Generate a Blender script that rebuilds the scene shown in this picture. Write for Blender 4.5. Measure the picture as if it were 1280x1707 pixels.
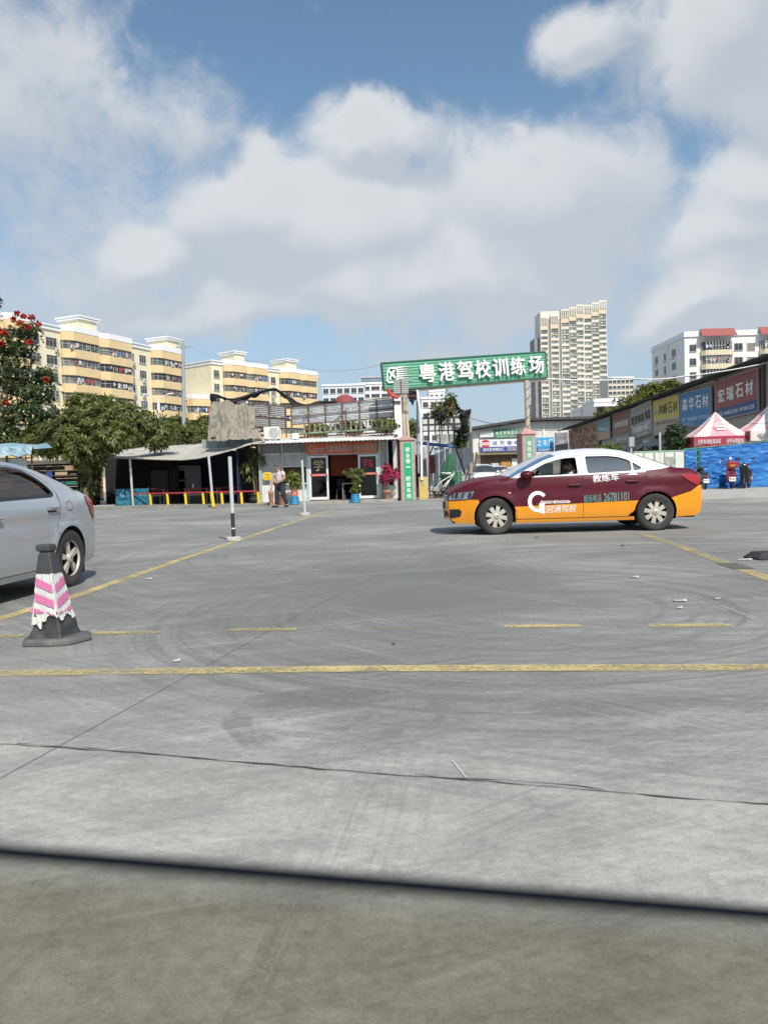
import bpy, bmesh, math, random
import numpy as np
from mathutils import Matrix, Vector, geometry as mgeo
from math import sin, cos, tan, atan2, pi, radians, sqrt
random.seed(7)
for _o in list(bpy.data.objects):
 bpy.data.objects.remove(_o)
SC = bpy.context.scene
COL = SC.collection
# ------------------------------------------------------------------ camera
F, CX, CY, H = 1282.0, 640.0, 853.5, 1.04
PITCH, ROLL = radians(2.52), radians(1.70)
c_f = Vector((0, cos(PITCH), -sin(PITCH)))
_u0 = Vector((0, sin(PITCH), cos(PITCH)))
_r0 = Vector((1, 0, 0))
c_r = _r0 * cos(ROLL) - _u0 * sin(ROLL)
c_u = _u0 * cos(ROLL) + _r0 * sin(ROLL)
cam = bpy.data.cameras.new("camera")
cam.sensor_fit = 'VERTICAL'
cam.sensor_height = 36.0
cam.sensor_width = 27.0
cam.lens = 36.0 * F / 1707.0
cam.clip_start, cam.clip_end = 0.02, 6000.0
cam.dof.use_dof = True
cam.dof.focus_distance = 11.0
cam.dof.aperture_fstop = 5.4
camo = bpy.data.objects.new("camera", cam)
COL.objects.link(camo)
camo.matrix_world = Matrix(((c_r.x, c_u.x, -c_f.x, 0), (c_r.y, c_u.y, -c_f.y, 0),
       (c_r.z, c_u.z, -c_f.z, H), (0, 0, 0, 1)))
SC.camera = camo
def ray(px, py):
 return c_f + c_r * ((px - CX) / F) + c_u * ((CY - py) / F)
def P(px, py, Y):
 d = ray(px, py)
 t = Y / d.y
 return Vector((d.x * t, Y, H + d.z * t))
def G(px, py):
 d = ray(px, py)
 t = -H / d.z
 return Vector((d.x * t, d.y * t, 0.0))
def Zat(px, py, Y):
 return P(px, py, Y).z
# ------------------------------------------------------------------ exposure
SC.view_settings.view_transform = 'Standard'
SC.view_settings.look = 'None'
SC.view_settings.gamma = 1.0
SC.view_settings.use_curve_mapping = False
SC.view_settings.exposure = 0.0
SC.render.engine = 'CYCLES'
SC.cycles.max_bounces = 7
SC.cycles.diffuse_bounces = 3
SC.cycles.glossy_bounces = 3
SC.cycles.transmission_bounces = 6
SC.cycles.transparent_max_bounces = 12
SC.cycles.use_denoising = True
SC.cycles.sample_clamp_indirect = 6.0
# ------------------------------------------------------------------ sun and sky
SUN_EL = radians(48.0)
SUN_AZ = radians(158.0)         # clockwise from +Y: behind the camera, a little to the right
sun_dir = Vector((sin(SUN_AZ) * cos(SUN_EL), cos(SUN_AZ) * cos(SUN_EL), sin(SUN_EL)))
sl = bpy.data.lights.new("sun", 'SUN')
sl.energy = 4.6
sl.angle = radians(0.53)
sl.color = (1.0, 0.94, 0.84)
slo = bpy.data.objects.new("sun", sl)
COL.objects.link(slo)
slo.rotation_euler = (-sun_dir).to_track_quat('-Z', 'Y').to_euler()
slo.location = (0, 0, 60)
class NT:
 """short-hand for writing node trees"""
 def __init__(s, tree):
  s.t = tree
  s.n = tree.nodes
  s.l = tree.links
 def node(s, typ, **kw):
  n = s.n.new(typ)
  for k, v in kw.items():
   setattr(n, k, v)
  return n
 def put(s, sock, v):
  if v is None:
   return
  if hasattr(v, 'is_output'):
   s.l.new(v, sock)
  else:
   if isinstance(v, (tuple, list)) and len(v) == 3 and sock.type == 'RGBA':
    v = (*v, 1)
   sock.default_value = v
 def m(s, op, a, b=None, c=None, clamp=False):
  n = s.node('ShaderNodeMath', operation=op, use_clamp=clamp)
  s.put(n.inputs[0], a)
  s.put(n.inputs[1], b)
  s.put(n.inputs[2], c)
  return n.outputs[0]
 def v(s, op, a, b=None, c=None):
  n = s.node('ShaderNodeVectorMath', operation=op)
  s.put(n.inputs[0], a)
  s.put(n.inputs[1], b)
  s.put(n.inputs[2], c)
  return n.outputs['Value'] if op in ('DOT_PRODUCT', 'LENGTH', 'DISTANCE') else n.outputs[0]
 def noise(s, vec, scale, detail=4, rough=0.55, dist=0.0, dim='3D'):
  n = s.node('ShaderNodeTexNoise', noise_dimensions=dim)
  s.put(n.inputs['Vector'], vec)
  n.inputs['Scale'].default_value = scale
  n.inputs['Detail'].default_value = detail
  n.inputs['Roughness'].default_value = rough
  n.inputs['Distortion'].default_value = dist
  return n.outputs[0]
 def ss(s, x, a, b):
  n = s.node('ShaderNodeMapRange', interpolation_type='SMOOTHSTEP')
  s.put(n.inputs[0], x)
  s.put(n.inputs[1], a)
  s.put(n.inputs[2], b)
  return n.outputs[0]
 def lin(s, x, a, b, c, d):
  n = s.node('ShaderNodeMapRange')
  for i, q in enumerate((x, a, b, c, d)):
   s.put(n.inputs[i], q)
  return n.outputs[0]
 def mix(s, f, a, b, blend='MIX'):
  n = s.node('ShaderNodeMix', data_type='RGBA', blend_type=blend)
  s.put(n.inputs[0], f)
  s.put(n.inputs[6], a)
  s.put(n.inputs[7], b)
  return n.outputs[2]
 def xyz(s, vec):
  n = s.node('ShaderNodeSeparateXYZ')
  s.put(n.inputs[0], vec)
  return n.outputs
 def cxyz(s, x, y, z=0.0):
  n = s.node('ShaderNodeCombineXYZ')
  s.put(n.inputs[0], x)
  s.put(n.inputs[1], y)
  s.put(n.inputs[2], z)
  return n.outputs[0]
world = bpy.data.worlds.new("World")
SC.world = world
world.use_nodes = True
_w = NT(world.node_tree)
world.node_tree.nodes.clear()
SKY_STRENGTH = 0.10
def build_world():
 w = _w
 sky = w.node('ShaderNodeTexSky', sky_type='NISHITA')
 sky.sun_disc = False
 sky.sun_elevation = SUN_EL
 sky.sun_rotation = SUN_AZ
 sky.altitude = 0
 sky.air_density = 1.0
 sky.dust_density = 0.7
 sky.ozone_density = 1.6
 tc = w.node('ShaderNodeTexCoord')
 d = tc.outputs['Generated']
 x, y, z = w.xyz(d)
 az = w.m('ARCTAN2', x, y)
 el = w.m('ARCSINE', z)
 base = w.cxyz(az, el)
 # domain warp
 wn = w.node('ShaderNodeTexNoise')
 w.put(wn.inputs['Vector'], d)
 wn.inputs['Scale'].default_value = 5.0
 wn.inputs['Detail'].default_value = 5.0
 warp = w.v('SCALE', w.v('SUBTRACT', wn.outputs['Color'], (0.5, 0.5, 0.5)))
 warp.node.inputs['Scale'].default_value = 0.17
 pos = w.v('ADD', base, warp)
 fb = w.m('ADD', w.m('MULTIPLY', w.noise(d, 5.5, 9, 0.62, 0.25), .72), w.m('MULTIPLY', w.noise(d, 16.0, 9, .70, .9), .34))
 fb2 = w.noise(w.v('MULTIPLY', d, (1.0, 1.0, 1.6)), 3.4, 6, 0.55)
 # clouds seen in the photograph: pixel centre, pixel radii, weight
 B = [(480, 385, 235, 85, 1.0), (610, 385, 150, 100, 1.05), (250, 440, 110, 50, .85), (640, 250, 125, 55, .95),
   (900, 345, 185, 110, .95), (840, 440, 270, 85, .9), (430, 530, 330, 48, .75), (640, 480, 330, 70, .85),
   (80, 170, 260, 170, .62), (250, 215, 130, 85, .62), (60, 340, 230, 130, .50), (120, 470, 330, 110, .55),
   (1000, 35, 85, 45, .75), (1160, 110, 85, 85, .75), (1245, 50, 140, 100, .95), (1290, 140, 130, 130, .8),
   (1275, 315, 120, 70, .85), (1230, 400, 150, 65, .85), (1170, 485, 150, 60, 1.0), (1270, 510, 230, 80, .9),
   (892, 225, 34, 26, .6), (420, 280, 80, 35, .55), (700, 580, 160, 32, .6)]
 def field(p):
  acc = None
  for (px, py, rx, ry, wt) in B:
   dd = ray(px, py).normalized()
   a0, e0 = atan2(dd.x, dd.y), math.asin(dd.z)
   sa = F / (rx * 1.24)
   se = F / (ry * 1.24)
   q = w.v('MULTIPLY', w.v('SUBTRACT', p, (a0, e0, 0)), (sa, se, 0))
   r2 = w.v('DOT_PRODUCT', q, q)
   g = w.m('MULTIPLY', w.m('EXPONENT', w.m('MULTIPLY', r2, -1.2)), wt)
   acc = g if acc is None else w.m('SMOOTH_MAX', acc, g, 0.25)
  return acc
 # the same kind of cloud cover all round, outside the photographed part of the sky
 gen = w.m('MULTIPLY', w.ss(w.noise(w.v('MULTIPLY', d, (1, 1, 2.2)), 2.1, 5, .55), .46, .66), .95)
 awin = w.m('MAXIMUM', w.ss(w.m('ABSOLUTE', az), .50, .72), w.ss(el, .58, .75))
 def dens(p):
  f = field(p)
  f = w.m('ADD', w.m('MULTIPLY', f, w.m('SUBTRACT', 1.0, awin)), w.m('MULTIPLY', gen, awin))
  return f
 f0 = dens(pos)
 f1 = dens(w.v('ADD', pos, (-0.012, 0.035, 0)))
 nn = w.m('SUBTRACT', fb, 0.5)
 d0 = w.m('ADD', f0, w.m('MULTIPLY', nn, 1.25))
 alpha = w.ss(d0, 0.27, 0.66)
 lit = w.ss(w.m('ADD', w.m('SUBTRACT', f0, f1), w.m('MULTIPLY', w.m('SUBTRACT', fb2, .5), .8)), -0.12, 0.30)
 thick = w.ss(d0, 0.3, 1.1)
 ccol = w.mix(lit, (5.5, 5.95, 6.55), (7.8, 7.9, 8.0))
 ccol = w.mix(w.m('MULTIPLY', thick, 0.2), ccol, (5.7, 5.9, 6.2))
 # pale haze low over the horizon
 hz = w.m('MULTIPLY', w.m('SUBTRACT', 1.0, w.ss(el, -0.02, 0.46)), 0.80)
 bl = w.v('MULTIPLY', sky.outputs[0], (1.38, 1.50, 1.42))
 skyc = w.mix(hz, bl, (4.1, 4.95, 6.3))
 a2 = w.m('MULTIPLY', alpha, w.m('MULTIPLY', 0.88, w.ss(el, -0.02, 0.06)))
 col = w.mix(a2, skyc, ccol)
 bg = w.node('ShaderNodeBackground')
 w.put(bg.inputs[0], col)
 bg.inputs[1].default_value = SKY_STRENGTH
 out = w.node('ShaderNodeOutputWorld')
 w.l.new(bg.outputs[0], out.inputs[0])
build_world()
world.cycles.sampling_method = 'MANUAL'
world.cycles.sample_map_resolution = 512
# ------------------------------------------------------------------ mesh helpers
class MB:
 """collects polygons; build() links them as one mesh object"""
 def __init__(s):
  s.v, s.f, s.m, s.sm = [], [], [], []
  s.cur = 0
  s.smooth = False
  s.T = None
 def mat(s, i):
  s.cur = i
  return s
 def add(s, vs, fs, smooth=None):
  b = len(s.v)
  T = s.T
  s.v.extend([tuple(T @ Vector(q)) for q in vs] if T is not None else [tuple(q) for q in vs])
  sm = s.smooth if smooth is None else smooth
  for f in fs:
   s.f.append([b + i for i in f])
   s.m.append(s.cur)
   s.sm.append(sm)
  return s
 def box(s, x0, x1, y0, y1, z0, z1, R=None):
  vs = [(x0, y0, z0), (x1, y0, z0), (x1, y1, z0), (x0, y1, z0), (x0, y0, z1), (x1, y0, z1), (x1, y1, z1), (x0, y1, z1)]
  if R is not None:
   vs = [tuple(R @ Vector(q)) for q in vs]
  return s.add(vs, [(3, 2, 1, 0), (4, 5, 6, 7), (0, 1, 5, 4), (1, 2, 6, 5), (2, 3, 7, 6), (3, 0, 4, 7)], False)
 def cbox(s, c, sx, sy, sz, R=None):
  M = Matrix.Translation(c) @ (R.to_4x4() if R is not None else Matrix.Identity(4))
  return s.box(-sx / 2, sx / 2, -sy / 2, sy / 2, -sz / 2, sz / 2, M)
 def bbox(s, x0, x1, y0, y1, z0, z1, b):
  """box with bevelled vertical and top edges (profile shrinks at the rims)"""
  def ring(z, i):
   c = b
   return [(x0 + i + c, y0 + i, z), (x1 - i - c, y0 + i, z), (x1 - i, y0 + i + c, z), (x1 - i, y1 - i - c, z),
     (x1 - i - c, y1 - i, z), (x0 + i + c, y1 - i, z), (x0 + i, y1 - i - c, z), (x0 + i, y0 + i + c, z)]
  rs = [ring(z0, b * .6), ring(z0 + b, 0), ring(z1 - b, 0), ring(z1, b * .6)]
  vs = sum(rs, [])
  fs = [tuple(reversed(range(8))), tuple(24 + i for i in range(8))]
  for k in range(3):
   for i in range(8):
    j = (i + 1) % 8
    fs.append((k * 8 + i, k * 8 + j, k * 8 + 8 + j, k * 8 + 8 + i))
  return s.add(vs, fs, False)
 def tube(s, pts, r, n=8, caps=True, smooth=True):
  pts = [Vector(p) for p in pts]
  rs = r if isinstance(r, (list, tuple)) else [r] * len(pts)
  vs, fs = [], []
  up = Vector((0, 0, 1))
  t0 = (pts[1] - pts[0]).normalized()
  a = t0.cross(up)
  if a.length < 1e-3:
   a = t0.cross(Vector((1, 0, 0)))
  a.normalize()
  for i, p in enumerate(pts):
   t = (pts[min(i + 1, len(pts) - 1)] - pts[max(i - 1, 0)])
   t.normalize()
   a = (a - t * a.dot(t))
   a.normalize()
   b = t.cross(a)
   for k in range(n):
    th = 2 * pi * k / n
    vs.append(p + (a * cos(th) + b * sin(th)) * rs[i])
  for i in range(len(pts) - 1):
   for k in range(n):
    j = (k + 1) % n
    fs.append((i * n + k, i * n + j, i * n + n + j, i * n + n + k))
  s.add(vs, fs, smooth)
  if caps:
   e = (len(pts) - 1) * n
   s.add([vs[k] for k in range(n)], [tuple(reversed(range(n)))], False)
   s.add([vs[e + k] for k in range(n)], [tuple(range(n))], False)
  return s
 def lathe(s, prof, c=(0, 0, 0), n=16, axis='z', smooth=True, start=0.0):
  vs, fs = [], []
  for (r, h) in prof:
   for k in range(n):
    th = 2 * pi * k / n + start
    q = (r * cos(th), r * sin(th), h)
    if axis == 'y':
     q = (q[0], q[2], q[1])
    elif axis == 'x':
     q = (q[2], q[0], q[1])
    vs.append((q[0] + c[0], q[1] + c[1], q[2] + c[2]))
  for i in range(len(prof) - 1):
   for k in range(n):
    j = (k + 1) % n
    q = (i * n + k, i * n + j, i * n + n + j, i * n + n + k)
    fs.append(q if axis != 'y' else tuple(reversed(q)))
  return s.add(vs, fs, smooth)
 def prism(s, poly, y0, y1, M=None):
  """poly: 2-D points (x, z), extruded along y from y0 (front) to y1"""
  n = len(poly)
  ar = sum(poly[i][0] * poly[(i + 1) % n][1] - poly[(i + 1) % n][0] * poly[i][1] for i in range(n))
  if ar < 0:
   poly = list(reversed(poly))
  vs = [(p[0], y0, p[1]) for p in poly] + [(p[0], y1, p[1]) for p in poly]
  if M is not None:
   vs = [tuple(M @ Vector(q)) for q in vs]
  fs = [tuple(range(n)), tuple(reversed(range(n, 2 * n)))]
  for i in range(n):
   j = (i + 1) % n
   fs.append((j, i, n + i, n + j))
  return s.add(vs, fs, False)
 def grid(s, fn, nu, nv, smooth=True):
  vs = [fn(i / nu, j / nv) for j in range(nv + 1) for i in range(nu + 1)]
  fs = [(j * (nu + 1) + i, j * (nu + 1) + i + 1, (j + 1) * (nu + 1) + i + 1, (j + 1) * (nu + 1) + i) for j in range(nv) for i in range(nu)]
  return s.add(vs, fs, smooth)
 def sphere(s, c, rx, ry=None, rz=None, n=12, m=8):
  ry = ry or rx
  rz = rz or rx
  prof = [(max(1e-4, sin(pi * i / m)), -cos(pi * i / m)) for i in range(m + 1)]
  vs = [(c[0] + r * cos(2 * pi * k / n) * rx, c[1] + r * sin(2 * pi * k / n) * ry, c[2] + h * rz) for (r, h) in prof for k in range(n)]
  fs = [(i * n + k, i * n + (k + 1) % n, i * n + n + (k + 1) % n, i * n + n + k) for i in range(m) for k in range(n)]
  return s.add(vs, fs, True)
 def mesh(s, name, mats):
  me = bpy.data.meshes.new(name)
  me.from_pydata(s.v, [], s.f)
  for m in (mats if isinstance(mats, (list, tuple)) else [mats]):
   me.materials.append(m)
  me.polygons.foreach_set('material_index', s.m)
  me.polygons.foreach_set('use_smooth', s.sm)
  me.update()
  return me
 def build(s, name, mats, parent=None, **kw):
  return link(name, s.mesh(name, mats), parent, **kw)
def link(name, me, parent=None, label=None, cat=None, group=None, kind=None):
 o = bpy.data.objects.new(name, me)
 COL.objects.link(o)
 if parent is not None:
  o.parent = parent
 return tag(o, label, cat, group, kind)
def tag(o, label=None, cat=None, group=None, kind=None):
 if label:
  o['label'] = label
 if cat:
  o['category'] = cat
 if group:
  o['group'] = group
 if kind:
  o['kind'] = kind
 return o
def thing(name, label, cat, loc=(0, 0, 0), rz=0.0, group=None, M=None):
 o = bpy.data.objects.new(name, None)
 COL.objects.link(o)
 o.empty_display_size = 0.2
 if M is not None:
  o.matrix_world = M
 else:
  o.location = loc
  o.rotation_euler = (0, 0, rz)
 return tag(o, label, cat, group)
def kids(o):
 return [c for c in bpy.data.objects if c.parent == o]
def copy_tree(o, parent=None):
 c = o.copy()
 COL.objects.link(c)
 if parent is not None:
  c.parent = parent
 for ch in kids(o):
  copy_tree(ch, c)
 return c
def raw_mesh(name, V, Fq, mats, smooth=False):
 """fast mesh from numpy arrays of verts and quads"""
 me = bpy.data.meshes.new(name)
 nf, k = Fq.shape
 me.vertices.add(len(V))
 me.vertices.foreach_set('co', np.asarray(V, dtype=np.float32).ravel())
 me.loops.add(nf * k)
 me.loops.foreach_set('vertex_index', Fq.astype(np.int32).ravel())
 me.polygons.add(nf)
 me.polygons.foreach_set('loop_start', np.arange(0, nf * k, k, dtype=np.int32))
 me.polygons.foreach_set('loop_total', np.full(nf, k, dtype=np.int32))
 if smooth:
  me.polygons.foreach_set('use_smooth', np.ones(nf, dtype=bool))
 for m in (mats if isinstance(mats, (list, tuple)) else [mats]):
  me.materials.append(m)
 me.update(calc_edges=True)
 return me
# ------------------------------------------------------------------ materials
MATS = {}
def mat(name, col, rough=0.7, metal=0.0, var=0.12, vscale=3.0, bump=0.0, bscale=20.0, dirt=0.0, dcol=(0.10, 0.085, 0.07), coat=0.0,
  spec=0.5, streak=False):
 """principled material with noise variation, optional weathering streaks and fine relief"""
 if name in MATS:
  return MATS[name]
 m = bpy.data.materials.new(name)
 MATS[name] = m
 m.use_nodes = True
 t = NT(m.node_tree)
 b = m.node_tree.nodes['Principled BSDF']
 tc = t.node('ShaderNodeTexCoord').outputs['Object']
 c = (*col, 1)
 if var > 0:
  n = t.noise(tc, vscale, 5, .6)
  k = t.lin(n, 0.3, 0.7, 1 - var, 1 + var)
  cc = t.v('SCALE', col)
  t.put(cc.node.inputs['Scale'], k)
  c = cc
 if dirt > 0:
  vec = t.v('MULTIPLY', tc, (3.0, 3.0, .35)) if streak else tc
  n2 = t.noise(vec, 2.3 if streak else 1.3, 6, .65)
  c = t.mix(t.m('MULTIPLY', t.ss(n2, .48, .72), dirt), c, dcol)
 t.put(b.inputs['Base Color'], c)
 b.inputs['Roughness'].default_value = rough
 b.inputs['Metallic'].default_value = metal
 b.inputs['Specular IOR Level'].default_value = spec
 b.inputs['Coat Weight'].default_value = coat
 b.inputs['Coat Roughness'].default_value = 0.06
 if bump > 0:
  bn = t.node('ShaderNodeBump')
  bn.inputs['Strength'].default_value = min(1.0, bump)
  bn.inputs['Distance'].default_value = 0.02
  t.put(bn.inputs['Height'], t.noise(tc, bscale, 4, .6))
  t.l.new(bn.outputs[0], b.inputs['Normal'])
 return m
def glass_mat(name, tint=(.55, .6, .6), refl=1.0, rough=0.02, ior=1.5):
 if name in MATS:
  return MATS[name]
 m = bpy.data.materials.new(name)
 MATS[name] = m
 m.use_nodes = True
 t = NT(m.node_tree)
 t.n.clear()
 tr = t.node('ShaderNodeBsdfTransparent')
 tr.inputs[0].default_value = (*tint, 1)
 gl = t.node('ShaderNodeBsdfGlossy')
 gl.inputs['Color'].default_value = (refl, refl, refl, 1)
 gl.inputs['Roughness'].default_value = rough
 fr = t.node('ShaderNodeFresnel')
 fr.inputs['IOR'].default_value = ior
 mx = t.node('ShaderNodeMixShader')
 t.l.new(fr.outputs[0], mx.inputs[0])
 t.l.new(tr.outputs[0], mx.inputs[1])
 t.l.new(gl.outputs[0], mx.inputs[2])
 o = t.node('ShaderNodeOutputMaterial')
 t.l.new(mx.outputs[0], o.inputs[0])
 return m
def leaf_mat(name, c1, c2, trans=0.35, rough=.5, c3=None):
 if name in MATS:
  return MATS[name]
 m = bpy.data.materials.new(name)
 MATS[name] = m
 m.use_nodes = True
 t = NT(m.node_tree)
 b = m.node_tree.nodes['Principled BSDF']
 out = m.node_tree.nodes['Material Output']
 gi = t.node('ShaderNodeNewGeometry')
 c = t.mix(gi.outputs['Random Per Island'], c1, c2)
 if c3:
  c = t.mix(t.ss(gi.outputs['Random Per Island'], .86, .95), c, c3)
 t.put(b.inputs['Base Color'], c)
 b.inputs['Roughness'].default_value = rough
 b.inputs['Specular IOR Level'].default_value = 0.35
 tl = t.node('ShaderNodeBsdfTranslucent')
 tcx = t.v('MULTIPLY', c, (1.25, 1.35, .55))
 t.put(tl.inputs[0], tcx)
 mx = t.node('ShaderNodeMixShader')
 mx.inputs[0].default_value = trans
 t.l.new(b.outputs[0], mx.inputs[1])
 t.l.new(tl.outputs[0], mx.inputs[2])
 t.l.new(mx.outputs[0], out.inputs[0])
 return m
# ------------------------------------------------------------------ lettering
_TC = {}
def text_mesh(txt, mats, depth=0.01, bold=0.0, spacing=1.0, shear=0.0):
 key = (txt, tuple(m.name for m in mats), depth, bold, spacing, shear)
 if key in _TC:
  return _TC[key]
 cu = bpy.data.curves.new('lettering', 'FONT')
 cu.body = txt
 cu.size = 1.0
 cu.align_x = 'CENTER'
 cu.align_y = 'CENTER'
 cu.extrude = depth / 2
 cu.resolution_u = 2
 cu.space_character = spacing
 cu.shear = shear
 o = bpy.data.objects.new('lettering', cu)
 COL.objects.link(o)
 dg = bpy.context.evaluated_depsgraph_get()
 dg.update()
 me = bpy.data.meshes.new_from_object(o.evaluated_get(dg))
 bpy.data.objects.remove(o)
 bpy.data.curves.remove(cu)
 if bold > 0:
  bm = bmesh.new()
  for k, (dx, dy) in enumerate(((0, 0), (bold, 0), (-bold, 0), (0, bold * .8), (0, -bold * .8), (bold * .7, bold * .6), (-bold * .7, -bold * .6))):
   n0 = len(bm.verts)
   bm.from_mesh(me)
   bm.verts.ensure_lookup_table()
   for v in bm.verts[n0:]:
    v.co.x += dx
    v.co.y += dy
    v.co.z *= 1 - .012 * k
    if depth == 0:
     v.co.z -= .0002 * k
  bm.to_mesh(me)
  bm.free()
 me.name = 'lettering'
 me.materials.clear()
 for m in mats:
  me.materials.append(m)
 co = np.zeros(len(me.vertices) * 3, dtype=np.float32)
 me.vertices.foreach_get('co', co)
 co = co.reshape(-1, 3)
 if len(co):
  lo, hi = co.min(0), co.max(0)
  co[:, 0] -= (lo[0] + hi[0]) / 2
  co[:, 1] -= (lo[1] + hi[1]) / 2
  me.vertices.foreach_set('co', co.ravel())
  bb = (hi[0] - lo[0], hi[1] - lo[1])
 else:
  bb = (1, 1)
 me.update()
 _TC[key] = (me, bb)
 return me, bb
def lettering(txt, m, parent, cx, y, cz, w=None, h=None, bold=0.0, depth=0.012, name='lettering', spacing=1.0, shear=0.0, rot=0.0, M=None):
 """text in the parent's x-z plane at front y, fitted to width w and height h; depth in metres"""
 hh = h if h else 0.3
 me, bb = text_mesh(txt, [m], depth=0.06, bold=bold, spacing=spacing, shear=shear)
 sx = (w / bb[0]) if w else (hh / bb[1])
 sy = (hh / bb[1]) if h else sx
 o = link(name, me, parent, kind='stuff' if len(txt) > 1 else None)
 L = Matrix.Translation((cx, y, cz)) @ Matrix.Rotation(rot, 4, 'Y') @ Matrix.Rotation(pi / 2, 4, 'X') @ Matrix.Diagonal((sx, sy, depth / .06, 1))
 o.matrix_local = (M @ L) if M is not None else L
 return o
def wallM(A, B):
 """frame with x from ground point A to B, front = -y (to the right-hand side is inside), z up"""
 A, B = Vector(A), Vector(B)
 ang = atan2(B.y - A.y, B.x - A.x)
 return Matrix.Translation((A.x, A.y, A.z)) @ Matrix.Rotation(ang, 4, 'Z')
# plain colours used all over
M_WHITE = mat('white_paint', (.78, .78, .76), .45, var=.05, dirt=.18, dcol=(.42, .38, .33))
M_BLACK = mat('black_rubber', (.025, .025, .027), .75, var=.2, vscale=8)
M_DARK = mat('dark_plastic', (.03, .03, .033), .5, var=.15)
M_STEEL = mat('grey_steel', (.42, .43, .44), .45, metal=.5, var=.12, dirt=.25)
M_GREYP = mat('grey_paint', (.36, .37, .38), .6, var=.1, dirt=.2)
M_RUST = mat('rusty_steel', (.13, .065, .045), .85, var=.3, vscale=9, bump=.3)
M_WOOD = mat('weathered_wood', (.20, .13, .08), .8, var=.25, vscale=6)
M_CONC = mat('bare_concrete', (.34, .33, .31), .9, var=.15, bump=.25, bscale=14, dirt=.3)
M_CHROME = mat('bright_metal', (.75, .75, .74), .18, metal=1.0, var=.03)
M_RED = mat('red_paint', (.42, .03, .035), .5, var=.12, dirt=.15)
M_LWHITE = mat('white_lettering', (.80, .80, .79), .5, var=.03)
M_GLASS = glass_mat('window_glass', (.45, .5, .5))
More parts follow.
